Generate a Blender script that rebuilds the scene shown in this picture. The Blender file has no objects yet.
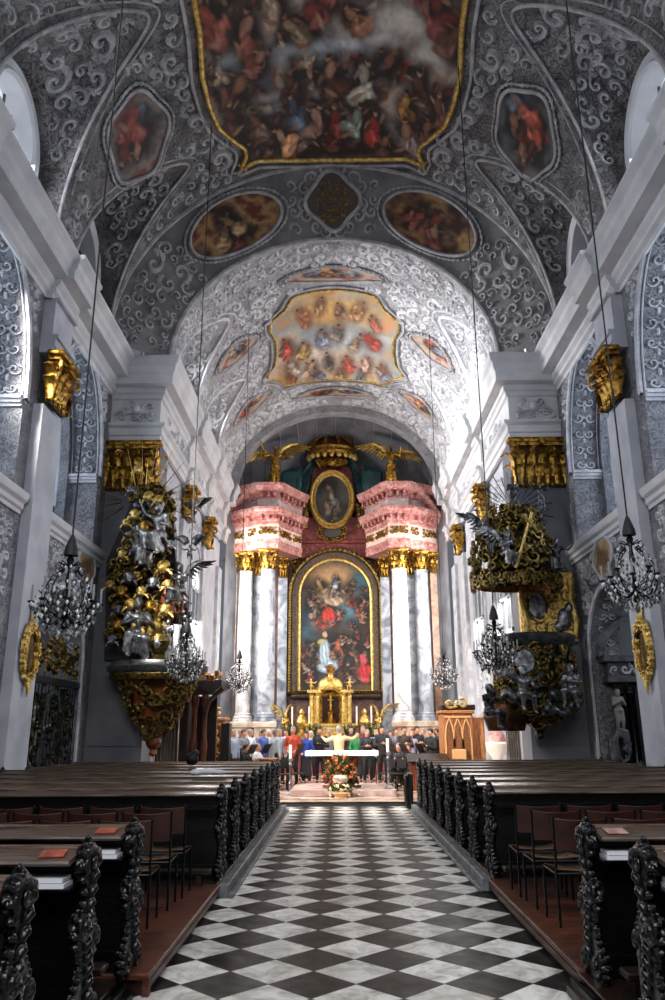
import bpy, bmesh, math, random
import numpy as np
from mathutils import Vector, Matrix, Euler, noise
PI=math.pi
rnd=random.Random(7)
COL=bpy.context.scene.collection
V=Vector

# ------------------------------------------------------------------ mesh builder
class MB:
    def __init__(s): s.v=[]; s.f=[]; s.m=[]; s.mi=0
    def add(s,vs,fs,M=None):
        n=len(s.v)
        if M is None: s.v.extend([tuple(p) for p in vs])
        else: s.v.extend([tuple(M@V(p)) for p in vs])
        for f in fs: s.f.append(tuple(i+n for i in f)); s.m.append(s.mi)
        return s
    def merge(s,o,M=None):
        n=len(s.v)
        if M is None: s.v.extend(o.v)
        else: s.v.extend([tuple(M@V(p)) for p in o.v])
        for f,m in zip(o.f,o.m): s.f.append(tuple(i+n for i in f)); s.m.append(m)
        return s
    def box(s,x0,x1,y0,y1,z0,z1,M=None,b=0.0):
        if b<=0:
            return s.add([(x0,y0,z0),(x1,y0,z0),(x1,y1,z0),(x0,y1,z0),(x0,y0,z1),(x1,y0,z1),(x1,y1,z1),(x0,y1,z1)],
              [(0,3,2,1),(4,5,6,7),(0,1,5,4),(1,2,6,5),(2,3,7,6),(3,0,4,7)],M)
        # chamfered along all vertical and horizontal edges
        vs=[]
        for z,i in ((z0,b),(z0+b,0),(z1-b,0),(z1,b)):
            for (x,y,sx,sy) in ((x0,y0,1,1),(x1,y0,-1,1),(x1,y1,-1,-1),(x0,y1,1,-1)):
                vs.append((x+sx*(i+b),y+sy*i,z)); vs.append((x+sx*i,y+sy*(i+b),z))
        def ring(k):
            o=k*8; return [o+1,o+0,o+2,o+3,o+5,o+4,o+6,o+7]
        R=[ring(k) for k in range(4)]
        fs=[tuple(reversed(R[0])),tuple(R[3])]
        for a,c in zip(R,R[1:]):
            for i in range(8):
                j=(i+1)%8; fs.append((a[i],a[j],c[j],c[i]))
        return s.add(vs,fs,M)
    def lathe(s,prof,n=16,c=(0,0,0),M=None,sx=1,sy=1,a0=0,a1=2*PI,rf=None):
        full=abs(a1-a0-2*PI)<1e-6; k=n if full else n+1
        vs=[]
        for r,z in prof:
            for i in range(k):
                a=a0+(a1-a0)*i/n; q=r*(rf(a) if rf else 1)
                vs.append((c[0]+q*sx*math.cos(a),c[1]+q*sy*math.sin(a),c[2]+z))
        fs=[]
        for j in range(len(prof)-1):
            for i in range(n):
                i2=(i+1)%k; fs.append((j*k+i,j*k+i2,(j+1)*k+i2,(j+1)*k+i))
        if full:
            if prof[0][0]>1e-4: fs.append(tuple(reversed(range(k))))
            if prof[-1][0]>1e-4: fs.append(tuple((len(prof)-1)*k+i for i in range(k)))
        return s.add(vs,fs,M)
    def cyl(s,x,y,z0,z1,r,n=12,r1=None,M=None):
        return s.lathe([(r,z0),(r if r1 is None else r1,z1)],n,(x,y,0),M)
    def tube(s,pts,rad,n=6,M=None,cap=True,flat=1.0):
        P=[V(p) for p in pts]; m=len(P)
        if m<2: return s
        R=rad if isinstance(rad,(list,tuple)) else [rad]*m
        vs=[]; up=None
        for i in range(m):
            t=(P[min(i+1,m-1)]-P[max(i-1,0)])
            if t.length<1e-9: t=V((0,0,1))
            t.normalize()
            if up is None:
                up=V((0,0,1)) if abs(t.z)<.9 else V((1,0,0))
            a=t.cross(up)
            if a.length<1e-6: a=t.orthogonal()
            a.normalize(); b=a.cross(t); up=b
            for k in range(n):
                q=2*PI*k/n
                vs.append(tuple(P[i]+(a*math.cos(q)+b*math.sin(q)*flat)*R[i]))
        fs=[]
        for i in range(m-1):
            for k in range(n):
                k2=(k+1)%n; fs.append((i*n+k,i*n+k2,(i+1)*n+k2,(i+1)*n+k))
        if cap:
            fs.append(tuple(reversed(range(n)))); fs.append(tuple((m-1)*n+k for k in range(n)))
        return s.add(vs,fs,M)
    def ell(s,c,r,nu=10,nv=7,M=None,rot=None):
        if not isinstance(r,(tuple,list)): r=(r,r,r)
        vs=[]; R=Euler(rot).to_matrix() if rot else None
        for j in range(nv+1):
            ph=PI*j/nv
            for i in range(nu):
                a=2*PI*i/nu
                p=V((r[0]*math.sin(ph)*math.cos(a),r[1]*math.sin(ph)*math.sin(a),-r[2]*math.cos(ph)))
                if R: p=R@p
                vs.append((c[0]+p.x,c[1]+p.y,c[2]+p.z))
        fs=[]
        for j in range(nv):
            for i in range(nu):
                i2=(i+1)%nu; fs.append((j*nu+i,j*nu+i2,(j+1)*nu+i2,(j+1)*nu+i))
        return s.add(vs,fs,M)
    def cap(s,p0,p1,r0,r1,n=10):
        p0=V(p0);p1=V(p1);d=p1-p0;L=d.length
        if L<1e-6: return s.ell(p0,r0,n)
        d/=L; pts=[];rs=[]
        for k in (0,.35,.7,.92): 
            pts.append(p0-d*r0*(1-k)*1.0 if k else p0-d*r0*.999); rs.append(max(r0*math.sqrt(max(0,1-(1-k)**2)),r0*.08))
        pts.append(p0);rs.append(r0);pts.append(p1);rs.append(r1)
        for k in (.08,.3,.65,1):
            pts.append(p1+d*r1*k*.999); rs.append(max(r1*math.sqrt(max(0,1-k*k)),r1*.08))
        return s.tube(pts,rs,n)
    def prism(s,poly,d0,d1,ax='y',M=None):
        """poly of (a,b) in the plane across axis ax; extruded d0..d1"""
        n=len(poly)
        def P(a,b,d): return {'y':(a,d,b),'x':(d,a,b),'z':(a,b,d)}[ax]
        vs=[P(a,b,d0) for a,b in poly]+[P(a,b,d1) for a,b in poly]
        fs=[tuple(range(n)),tuple(reversed(range(n,2*n)))]
        for i in range(n):
            j=(i+1)%n; fs.append((i,i+n,j+n,j))
        return s.add(vs,fs,M)
    def sweep(s,prof,path,closed=False,ups=None):
        """prof: (out,up) pairs; path: list of (pos, out_dir, up_dir)"""
        n=len(prof); vs=[]
        for p,o,u in path:
            p=V(p);o=V(o);u=V(u)
            for a,b in prof: vs.append(tuple(p+o*a+u*b))
        m=len(path); fs=[]
        for i in range(m if closed else m-1):
            i2=(i+1)%m
            for k in range(n-1):
                fs.append((i*n+k,i2*n+k,i2*n+k+1,i*n+k+1))
        return s.add(vs,fs)
    def grid(s,fn,nu,nv,u0=0,u1=1,v0=0,v1=1,us=None,vs_=None):
        U=us if us is not None else [u0+(u1-u0)*i/nu for i in range(nu+1)]
        W=vs_ if vs_ is not None else [v0+(v1-v0)*j/nv for j in range(nv+1)]
        vs=[fn(u,v) for v in W for u in U]; k=len(U)
        fs=[(j*k+i,j*k+i+1,(j+1)*k+i+1,(j+1)*k+i) for j in range(len(W)-1) for i in range(k-1)]
        return s.add(vs,fs)
    def mesh(s,name,mats,smooth=0.6,fixn=False):
        me=bpy.data.meshes.new(name); me.from_pydata([tuple(p) for p in s.v],[],s.f)
        if not isinstance(mats,(list,tuple)): mats=[mats]
        for m in mats: me.materials.append(m)
        if len(mats)>1: me.polygons.foreach_set('material_index',s.m)
        if fixn:
            b=bmesh.new(); b.from_mesh(me); bmesh.ops.recalc_face_normals(b,faces=b.faces); b.to_mesh(me); b.free()
        me.update()
        if smooth:
            me.polygons.foreach_set('use_smooth',[True]*len(me.polygons))
            if smooth<3: me.set_sharp_from_angle(angle=smooth)
        return me
    def build(s,name,mats,parent=None,loc=None,rot=None,smooth=0.6,fixn=True,**tags):
        o=bpy.data.objects.new(name,s.mesh(name,mats,smooth,fixn)); COL.objects.link(o)
        if parent: o.parent=parent
        if loc: o.location=loc
        if rot: o.rotation_euler=rot
        for k,v in tags.items(): o[k]=v
        return o

def thing(name,label,cat,loc=(0,0,0),rz=0,group=None,scale=None):
    o=bpy.data.objects.new(name,None); COL.objects.link(o); o.empty_display_size=.1
    o.location=loc; o.rotation_euler=(0,0,rz); o['label']=label; o['category']=cat
    if group: o['group']=group
    if scale: o.scale=(scale,)*3
    return o
def tag(o,label,cat,group=None):
    o['label']=label;o['category']=cat
    if group:o['group']=group
    return o
def dup(o,loc=None,rz=None,label=None,parent=None,group=None,scale=None):
    c=o.copy(); COL.objects.link(c); c.parent=parent
    if loc is not None: c.location=loc
    if rz is not None: c.rotation_euler=(0,0,rz)
    if label: c['label']=label
    if group: c['group']=group
    if scale: c.scale=scale if isinstance(scale,(tuple,list)) else (scale,)*3
    for ch in list(o.children): dup(ch,parent=c)
    return c
def struct(mb,name,mat,**k):
    o=mb.build(name,mat,**k); o['kind']='structure'; return o

# ------------------------------------------------------------------ organic bodies (one continuous skin)
def organic(mb,voxel=.02,smooth=2,dec=None):
    me=bpy.data.meshes.new('t'); me.from_pydata([tuple(p) for p in mb.v],[],mb.f)
    b=bmesh.new(); b.from_mesh(me); bmesh.ops.recalc_face_normals(b,faces=b.faces); b.to_mesh(me); b.free()
    ob=bpy.data.objects.new('t',me); COL.objects.link(ob)
    r=ob.modifiers.new('r','REMESH'); r.mode='VOXEL'; r.voxel_size=voxel; r.use_smooth_shade=True
    if smooth:
        q=ob.modifiers.new('s','SMOOTH'); q.iterations=smooth; q.factor=.5
    if dec:
        d=ob.modifiers.new('d','DECIMATE'); d.ratio=dec
    dg=bpy.context.evaluated_depsgraph_get(); ev=ob.evaluated_get(dg); m=ev.to_mesh()
    out=MB(); out.v=[tuple(x.co) for x in m.vertices]; out.f=[tuple(p.vertices) for p in m.polygons]; out.m=[0]*len(out.f)
    ev.to_mesh_clear(); bpy.data.objects.remove(ob); bpy.data.meshes.remove(me)
    return out

# ------------------------------------------------------------------ numpy noise / painting
def _hash(ix,iy,s):
    h=(ix*374761393+iy*668265263+s*974634777)&0xffffffff
    h=((h^(h>>13))*1274126177)&0xffffffff
    return ((h^(h>>16))&0xffff)/65535.0
def vnoise(x,y,s=0):
    x=np.asarray(x,float);y=np.asarray(y,float)
    ix=np.floor(x).astype(np.int64);iy=np.floor(y).astype(np.int64);fx=x-ix;fy=y-iy
    fx=fx*fx*(3-2*fx);fy=fy*fy*(3-2*fy)
    a=_hash(ix,iy,s);b=_hash(ix+1,iy,s);c=_hash(ix,iy+1,s);d=_hash(ix+1,iy+1,s)
    return (a*(1-fx)+b*fx)*(1-fy)+(c*(1-fx)+d*fx)*fy
def fbm(x,y,s=0,o=4):
    r=0;a=.5
    for k in range(o): r=r+a*vnoise(x*2**k,y*2**k,s+k*17);a*=.5
    return r/(1-.5**o)
def hexc(h):
    return np.array([int(h[i:i+2],16)/255 for i in (0,2,4)])**2.2
class Canvas:
    """colour field sampled at points (x,y) in metres"""
    def __init__(s,x,y,base,seed=0,var=.35,sc=1.2):
        s.x=x+.10*(vnoise(x*3,y*3,seed+5)-.5)+.03*(vnoise(x*11,y*11,seed+6)-.5)
        s.y=y+.10*(vnoise(x*3,y*3,seed+8)-.5)+.03*(vnoise(x*11,y*11,seed+9)-.5)
        cols=[hexc(c) for c in base]
        n=fbm(x*sc,y*sc,seed,4); k=np.clip((n-.28)/.44,0,.999)*(len(cols)-1); i=np.floor(k).astype(int); f=(k-i)[...,None]
        C=np.array(cols); s.c=C[i]*(1-f)+C[np.minimum(i+1,len(cols)-1)]*f
        s.seed=seed
    def blob(s,cx,cy,rx,ry,col,rot=0,soft=.25,fold=0,ff=9,tex=.3):
        dx=s.x-cx;dy=s.y-cy;c,q=math.cos(rot),math.sin(rot)
        a=(dx*c+dy*q)/rx;b=(-dx*q+dy*c)/ry
        d=np.sqrt(a*a+b*b); w=np.clip((1+soft-d)/(2*soft),0,1); w=w*w*(3-2*w)
        col=hexc(col) if isinstance(col,str) else col
        t=1+tex*(fbm(s.x*9,s.y*9,s.seed+33,2)-.5)*2
        if fold: t=t*(1+fold*np.sin(a*ff+2.5*b+3*vnoise(s.x*5,s.y*5,s.seed+3)))
        t=t*(1.12-.35*np.clip(d,0,1)**2)
        w=w[...,None]; s.c=s.c*(1-w)+np.clip(col*t[...,None],0,1)*w
    def figure(s,cx,cy,h,cloth,skin=None,rot=0,seed=0,dark='1c120d'):
        r=random.Random(seed*7+3); R=lambda x,y:(cx+(x*math.cos(rot)-y*math.sin(rot))*h,cy+(x*math.sin(rot)+y*math.cos(rot))*h)
        skin=skin or r.choice(('8f6a52','7a543f','9a7c66','6a4636','8a6250')); lean=r.uniform(-.4,.4)
        c0=hexc(cloth); c1=c0*r.uniform(.45,.8); c2=np.clip(c0*1.25+.03,0,1)
        s.blob(*R(.05,-.1),.34*h,.5*h,dark,rot,.6)
        for k in range(3): s.blob(*R(r.uniform(-.2,.2)+lean*.3,-.22-.09*k),r.uniform(.15,.27)*h,r.uniform(.1,.18)*h,(c1,c0,c2)[k],rot+r.uniform(-1,1),.25,.2,r.uniform(3,5),.5)
        for k in range(3): s.blob(*R(r.uniform(-.22,.22),r.uniform(-.4,.0)),.05*h,r.uniform(.08,.16)*h,np.clip(c2*1.25,0,1) if k else c1*.5,rot+r.uniform(-.9,.9),.6)
        l=r.uniform(-.25,.25); s.blob(*R(l,-.42),.17*h,.05*h,skin,rot+r.uniform(-.8,.8),.35)
        s.blob(*R(lean*.1,.05),.12*h,.18*h,r.choice((c0,c1,hexc(skin))),rot-lean,.25,.12,4)
        for sg in (-1,1):
            if r.random()<.3: continue
            a=r.uniform(-1.3,1.0); q=.16*h; x,y=R(sg*.13+sg*.09*math.cos(a),.11+.11*math.sin(a))
            s.blob(x,y,q*.7,.036*h,hexc(skin)*r.uniform(.4,.85),rot+(a if sg>0 else PI-a),.4)
        s.blob(*R(-lean*.15,.29),.062*h,.075*h,skin,rot,.25)
        s.blob(*R(-lean*.15+.01,.34),.066*h,.05*h,r.choice(('2a1a10','3f2a18','5c4c3c')),rot,.3)
def painted(name,fn,nu,nv,cols,mat,parent=None,mask=None,**tags):
    """grid mesh with per-vertex artwork colour; fn(u,v)->pos, cols array (nv+1,nu+1,3), mask(i,j)->bool"""
    mb=MB(); k=nu+1
    mb.v=[fn(i/nu,j/nv) for j in range(nv+1) for i in range(k)]
    for j in range(nv):
        for i in range(nu):
            if mask is None or mask((i+.5)/nu,(j+.5)/nv): mb.f.append((j*k+i,j*k+i+1,(j+1)*k+i+1,(j+1)*k+i)); mb.m.append(0)
    me=mb.mesh(name,mat,smooth=9,fixn=False)
    ca=me.color_attributes.new('Art','FLOAT_COLOR','POINT')
    c=np.ones((len(mb.v),4)); c[:,:3]=np.clip(np.asarray(cols).reshape(-1,3),0,1); ca.data.foreach_set('color',c.ravel())
    o=bpy.data.objects.new(name,me); COL.objects.link(o)
    if parent:o.parent=parent
    for a,b in tags.items(): o[a]=b
    return o
# ------------------------------------------------------------------ materials
MATS={}
def mat(name,col,rough=.6,metal=0,var=.0,vs=3.0,col2=None,bump=0,bs=20,spec=None,kind='noise',detail=4,stretch=None,emit=None,trans=0,emits=1):
    if name in MATS: return MATS[name]
    m=bpy.data.materials.new(name); m.use_nodes=True; N=m.node_tree.nodes; L=m.node_tree.links
    b=N['Principled BSDF']; b.inputs['Roughness'].default_value=rough; b.inputs['Metallic'].default_value=metal
    if spec is not None: b.inputs['Specular IOR Level'].default_value=spec
    c=tuple(hexc(col)) if isinstance(col,str) else tuple(col)
    b.inputs['Base Color'].default_value=(*c,1)
    if trans: b.inputs['Transmission Weight'].default_value=trans
    if emit is not None:
        b.inputs['Emission Color'].default_value=(*(hexc(emit)),1); b.inputs['Emission Strength'].default_value=emits
    tc=N.new('ShaderNodeTexCoord'); mp=N.new('ShaderNodeMapping'); L.new(tc.outputs['Object'],mp.inputs['Vector'])
    if stretch: mp.inputs['Scale'].default_value=stretch
    if col2 is not None or var:
        c2=tuple(hexc(col2)) if col2 is not None else tuple(x*(1-var) for x in c)
        if kind=='noise':
            t=N.new('ShaderNodeTexNoise'); t.inputs['Scale'].default_value=vs; t.inputs['Detail'].default_value=detail; out=t.outputs['Fac']
        elif kind=='marble':
            t=N.new('ShaderNodeTexNoise'); t.inputs['Scale'].default_value=vs; t.inputs['Detail'].default_value=6; t.inputs['Distortion'].default_value=1.8; out=t.outputs['Fac']
        elif kind=='wave':
            t=N.new('ShaderNodeTexWave'); t.inputs['Scale'].default_value=vs; t.inputs['Distortion'].default_value=4; t.inputs['Detail'].default_value=3; out=t.outputs['Fac']
        L.new(mp.outputs[0],t.inputs['Vector'])
        r=N.new('ShaderNodeValToRGB'); r.color_ramp.elements[0].position=.36; r.color_ramp.elements[1].position=.64
        if kind=='wave': r.color_ramp.elements[0].position=.1; r.color_ramp.elements[1].position=.9
        r.color_ramp.elements[0].color=(*c,1); r.color_ramp.elements[1].color=(*c2,1)
        L.new(out,r.inputs[0]); L.new(r.outputs[0],b.inputs['Base Color'])
    if bump:
        t=N.new('ShaderNodeTexNoise'); t.inputs['Scale'].default_value=bs; t.inputs['Detail'].default_value=3
        L.new(mp.outputs[0],t.inputs['Vector'])
        bp=N.new('ShaderNodeBump'); bp.inputs['Strength'].default_value=bump; bp.inputs['Distance'].default_value=.03
        L.new(t.outputs['Fac'],bp.inputs['Height']); L.new(bp.outputs[0],b.inputs['Normal'])
    MATS[name]=m; return m
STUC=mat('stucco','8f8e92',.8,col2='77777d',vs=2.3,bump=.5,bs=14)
RELF=mat('stucco_relief','cfcfd2',.7,col2='a9a9b0',vs=2.5,bump=.4,bs=30)
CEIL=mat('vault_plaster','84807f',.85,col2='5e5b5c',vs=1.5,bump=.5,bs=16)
CREL=mat('vault_relief','b9b7b7',.7,col2='8f8d90',vs=3,bump=.4,bs=30)
PLAIN=mat('wall_plaster','b9bac0',.8,col2='a5a7b0',vs=1.6,detail=7,bump=.15,bs=8)
CORN=mat('cornice_plaster','cbcacb',.6,col2='b6b6ba',vs=1.2,detail=6)
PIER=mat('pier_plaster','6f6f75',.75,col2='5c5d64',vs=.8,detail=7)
GOLD=mat('gilding','d0a24a',.3,.9,col2='5a3a12',vs=9,bump=.5,bs=35)
GOLDP=mat('pale_gilding','e2c67a',.38,.75,col2='a98238',vs=9,bump=.5,bs=35)
BELL=mat('shaded_gilt_ground','4a3414',.5,.7)  # dark colour stands in for the shade between capital leaves
GOLDD=mat('aged_gilding','8a7440',.35,.9,col2='2c2618',vs=11,bump=.6,bs=30)
SILV=mat('silver_leaf','9a9a9c',.36,.85,col2='55565a',vs=8,bump=.4,bs=25)
SILD=mat('tarnished_silver','6a6b6c',.36,.85,col2='2b2c2e',vs=9,bump=.5,bs=25)
WOODB=mat('black_stained_oak','0f0c0b',.28,col2='060505',vs=5,bump=.15,bs=20,stretch=(1,1,4))
WOODR=mat('pew_ledge_wood','665549',.3,col2='33271f',vs=3,kind='noise',stretch=(1,14,14),bump=.1,bs=8)
WOODF=mat('platform_boards','64392a',.4,col2='3a2014',vs=2.5,stretch=(1.5,9,9),bump=.2,bs=6)
WOODK=mat('dark_walnut','2c1a12',.4,col2='160d09',vs=4,stretch=(4,4,1))
WOODM=mat('mahogany','6e3a20',.35,col2='3c1c10',vs=4,stretch=(4,4,1))
WOODO=mat('orange_oak','b4794a',.45,col2='8a5430',vs=5,stretch=(5,5,1))
CHW=mat('chair_plywood','6e5038',.4,col2='4c3424',vs=4,stretch=(8,2,2))
CHR=mat('chair_back_red_brown','3a1e18',.4,col2='28130e',vs=4)
STEEL=mat('black_steel','141414',.4,.6)
BLACK=mat('black_cord','050505',.6)
PINK=mat('pink_marble','93504c',.35,col2='c89a92',vs=3,kind='marble')
PINKD=mat('dark_red_marble','6a3230',.35,col2='94504c',vs=3,kind='marble')
MARB=mat('white_veined_marble','f4f0ea',.28,col2='a9a9ac',vs=1.1,kind='marble')
MARG=mat('grey_marble','b9bcc4',.3,col2='6d7480',vs=1.3,kind='marble')
MARW=mat('warm_marble','d8cdbc',.3,col2='a88d72',vs=1.2,kind='marble')
MARD=mat('dark_marble','3a3c3c',.3,col2='17181a',vs=4,kind='marble')
MGRN=mat('green_black_marble','1d2622',.3,col2='59605a',vs=5,kind='marble')
STONE=mat('kerb_stone','77787a',.5,col2='4c4d50',vs=4,bump=.2)
STONEW=mat('worn_step_stone','b8a49a',.45,col2='8a7068',vs=2.5,bump=.15)
TEAL=mat('teal_drapery','1f4a4c',.4,col2='0e2a30',vs=5,bump=.4)
CRYS=mat('crystal','9a9c9e',.08,.7,spec=.9)
IRON=mat('wrought_iron','17181a',.45,.7)
GRIL=mat('blackened_gilt','3a3626',.4,.8,col2='15160f',vs=9)
WAX=mat('candle_wax','8a8784',.5)
CLOTH=mat('altar_cloth','efe6d8',.7)
PAPER=mat('hymn_sheet','c9cace',.7)
PAPERR=mat('orange_leaflet','b0583a',.6,col2='7e3a2c',vs=10)
SKIN=mat('skin','c08a6c',.55)
GLASSL=mat('daylit_glass','ffffff',.3,emit='f4f8ff',emits=7.0)
GLASSN=mat('leaded_window_glass','dfe6ee',.3,emit='dfe8f8',emits=.75)
GLASSW=mat('hazy_daylit_glass','ffffff',.3,emit='dfe8f8',emits=1.3)
GLASSB=mat('bright_gallery_glass','ffffff',.3,emit='dbe6fa',emits=1.6)
GLASSD=mat('dark_leaded_glass','2a3038',.15)
VELV=mat('grey_curtain','8a837a',.8,col2='5c5650',vs=2)
LEAF=mat('dark_leaf','1e3a1c',.5,col2='38582c',vs=20)
FLOWR=mat('rust_flowers','8e3a1e',.6,col2='c46a36',vs=30)
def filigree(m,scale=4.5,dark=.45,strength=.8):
    """fine hand-modelled stucco: wandering ridges in relief, shade of the grooves between them put into the colour"""
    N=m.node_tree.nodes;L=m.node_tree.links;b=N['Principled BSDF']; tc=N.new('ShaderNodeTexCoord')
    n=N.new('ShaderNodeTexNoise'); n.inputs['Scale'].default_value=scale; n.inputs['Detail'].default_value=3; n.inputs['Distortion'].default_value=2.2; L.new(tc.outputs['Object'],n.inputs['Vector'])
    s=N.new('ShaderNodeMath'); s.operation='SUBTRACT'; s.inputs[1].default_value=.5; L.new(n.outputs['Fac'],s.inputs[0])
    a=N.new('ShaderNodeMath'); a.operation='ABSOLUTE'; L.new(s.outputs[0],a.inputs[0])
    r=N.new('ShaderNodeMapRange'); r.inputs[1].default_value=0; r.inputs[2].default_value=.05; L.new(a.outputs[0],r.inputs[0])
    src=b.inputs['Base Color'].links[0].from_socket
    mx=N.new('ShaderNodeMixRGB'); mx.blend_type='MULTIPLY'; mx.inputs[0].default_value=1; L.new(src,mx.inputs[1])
    cr=N.new('ShaderNodeValToRGB'); cr.color_ramp.elements[0].color=(dark,dark,dark,1); cr.color_ramp.elements[1].color=(1,1,1,1); L.new(r.outputs[0],cr.inputs[0]); L.new(cr.outputs[0],mx.inputs[2]); L.new(mx.outputs[0],b.inputs['Base Color'])  # crevice shade multiplied into the base colour
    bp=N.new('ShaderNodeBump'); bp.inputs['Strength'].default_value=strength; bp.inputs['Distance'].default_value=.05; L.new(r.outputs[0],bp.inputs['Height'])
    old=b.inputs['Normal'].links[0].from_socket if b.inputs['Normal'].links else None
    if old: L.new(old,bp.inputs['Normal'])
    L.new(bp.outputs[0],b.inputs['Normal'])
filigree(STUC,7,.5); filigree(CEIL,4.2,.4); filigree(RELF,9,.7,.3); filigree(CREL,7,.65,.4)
def artmat(name,rough=.5,bump=.15):
    m=bpy.data.materials.new(name); m.use_nodes=True; N=m.node_tree.nodes; L=m.node_tree.links
    b=N['Principled BSDF']; a=N.new('ShaderNodeVertexColor'); a.layer_name='Art'
    b.inputs['Roughness'].default_value=rough; L.new(a.outputs['Color'],b.inputs['Base Color'])
    return m
ART=artmat('fresco_paint',.7); OIL=artmat('oil_paint',.45)
# diamond chequer floor
def floor_mat():
    m=bpy.data.materials.new('marble_chequer'); m.use_nodes=True; N=m.node_tree.nodes; L=m.node_tree.links; b=N['Principled BSDF']
    tc=N.new('ShaderNodeTexCoord'); mp=N.new('ShaderNodeMapping'); L.new(tc.outputs['Object'],mp.inputs[0])
    mp.inputs['Location'].default_value=(-.21,.0,0)
    mp2=N.new('ShaderNodeMapping'); mp2.vector_type='POINT'; mp2.inputs['Rotation'].default_value=(0,0,PI/4); mp2.inputs['Scale'].default_value=(1/TILE,1/TILE,1/TILE)
    L.new(mp.outputs[0],mp2.inputs[0])
    ck=N.new('ShaderNodeTexChecker'); ck.inputs['Scale'].default_value=1.0; L.new(mp2.outputs[0],ck.inputs[0])
    # per-tile variation
    fl=N.new('ShaderNodeVectorMath'); fl.operation='FLOOR'; L.new(mp2.outputs[0],fl.inputs[0])
    wn=N.new('ShaderNodeTexWhiteNoise'); L.new(fl.outputs[0],wn.inputs['Vector'])
    addv=N.new('ShaderNodeVectorMath'); addv.operation='MULTIPLY_ADD'; L.new(wn.outputs['Color'],addv.inputs[0]); addv.inputs[1].default_value=(30,30,30); L.new(mp2.outputs[0],addv.inputs[2])
    n1=N.new('ShaderNodeTexNoise'); n1.inputs['Scale'].default_value=1.6; n1.inputs['Detail'].default_value=9; n1.inputs['Roughness'].default_value=.68; n1.inputs['Distortion'].default_value=1.2; L.new(addv.outputs[0],n1.inputs['Vector'])
    def ramp(a,ca,c,cc):
        r=N.new('ShaderNodeValToRGB'); r.color_ramp.elements[0].position=a; r.color_ramp.elements[0].color=(*hexc(ca),1); r.color_ramp.elements[1].position=c; r.color_ramp.elements[1].color=(*hexc(cc),1); return r
    rw=ramp(.3,'8d8780',.6,'ece9e2'); rd=ramp(.4,'080808',.64,'2e2d2b')
    L.new(n1.outputs['Fac'],rw.inputs[0]); L.new(n1.outputs['Fac'],rd.inputs[0])
    mx=N.new('ShaderNodeMixRGB'); L.new(ck.outputs['Fac'],mx.inputs[0]); L.new(rd.outputs[0],mx.inputs[1]); L.new(rw.outputs[0],mx.inputs[2])
    hv=N.new('ShaderNodeMixRGB'); hv.blend_type='MULTIPLY'; hv.inputs[0].default_value=.5; L.new(mx.outputs[0],hv.inputs[1])
    r2=ramp(0,'a8a6a2',1,'ffffff'); L.new(wn.outputs['Value'],r2.inputs[0]); L.new(r2.outputs[0],hv.inputs[2])
    # joints
    fr=N.new('ShaderNodeVectorMath'); fr.operation='FRACTION'; L.new(mp2.outputs[0],fr.inputs[0])
    sp=N.new('ShaderNodeSeparateXYZ'); L.new(fr.outputs[0],sp.inputs[0])
    def edge(o):
        s1=N.new('ShaderNodeMath'); s1.operation='SUBTRACT'; L.new(o,s1.inputs[0]); s1.inputs[1].default_value=.5
        s2=N.new('ShaderNodeMath'); s2.operation='ABSOLUTE'; L.new(s1.outputs[0],s2.inputs[0]); return s2.outputs[0]
    mxx=N.new('ShaderNodeMath'); mxx.operation='MAXIMUM'; L.new(edge(sp.outputs[0]),mxx.inputs[0]); L.new(edge(sp.outputs[1]),mxx.inputs[1])
    g=N.new('ShaderNodeMath'); g.operation='GREATER_THAN'; g.inputs[1].default_value=.488; L.new(mxx.outputs[0],g.inputs[0])
    j=N.new('ShaderNodeMixRGB'); L.new(g.outputs[0],j.inputs[0]); L.new(hv.outputs[0],j.inputs[1]); j.inputs[2].default_value=(.03,.03,.03,1)
    L.new(j.outputs[0],b.inputs['Base Color'])
    n2=N.new('ShaderNodeTexNoise'); n2.inputs['Scale'].default_value=3; n2.inputs['Detail'].default_value=5; L.new(mp2.outputs[0],n2.inputs['Vector'])
    rr=N.new('ShaderNodeMapRange'); b.inputs['Specular IOR Level'].default_value=.16; rr.inputs[3].default_value=.3; rr.inputs[4].default_value=.6; L.new(n2.outputs['Fac'],rr.inputs[0]); L.new(rr.outputs[0],b.inputs['Roughness'])
    bp=N.new('ShaderNodeBump'); bp.inputs['Strength'].default_value=.25; bp.inputs['Distance'].default_value=.01; L.new(n1.outputs['Fac'],bp.inputs['Height']); L.new(bp.outputs[0],b.inputs['Normal'])
    return m
TILE=.475
FLOOR=floor_mat()
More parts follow.
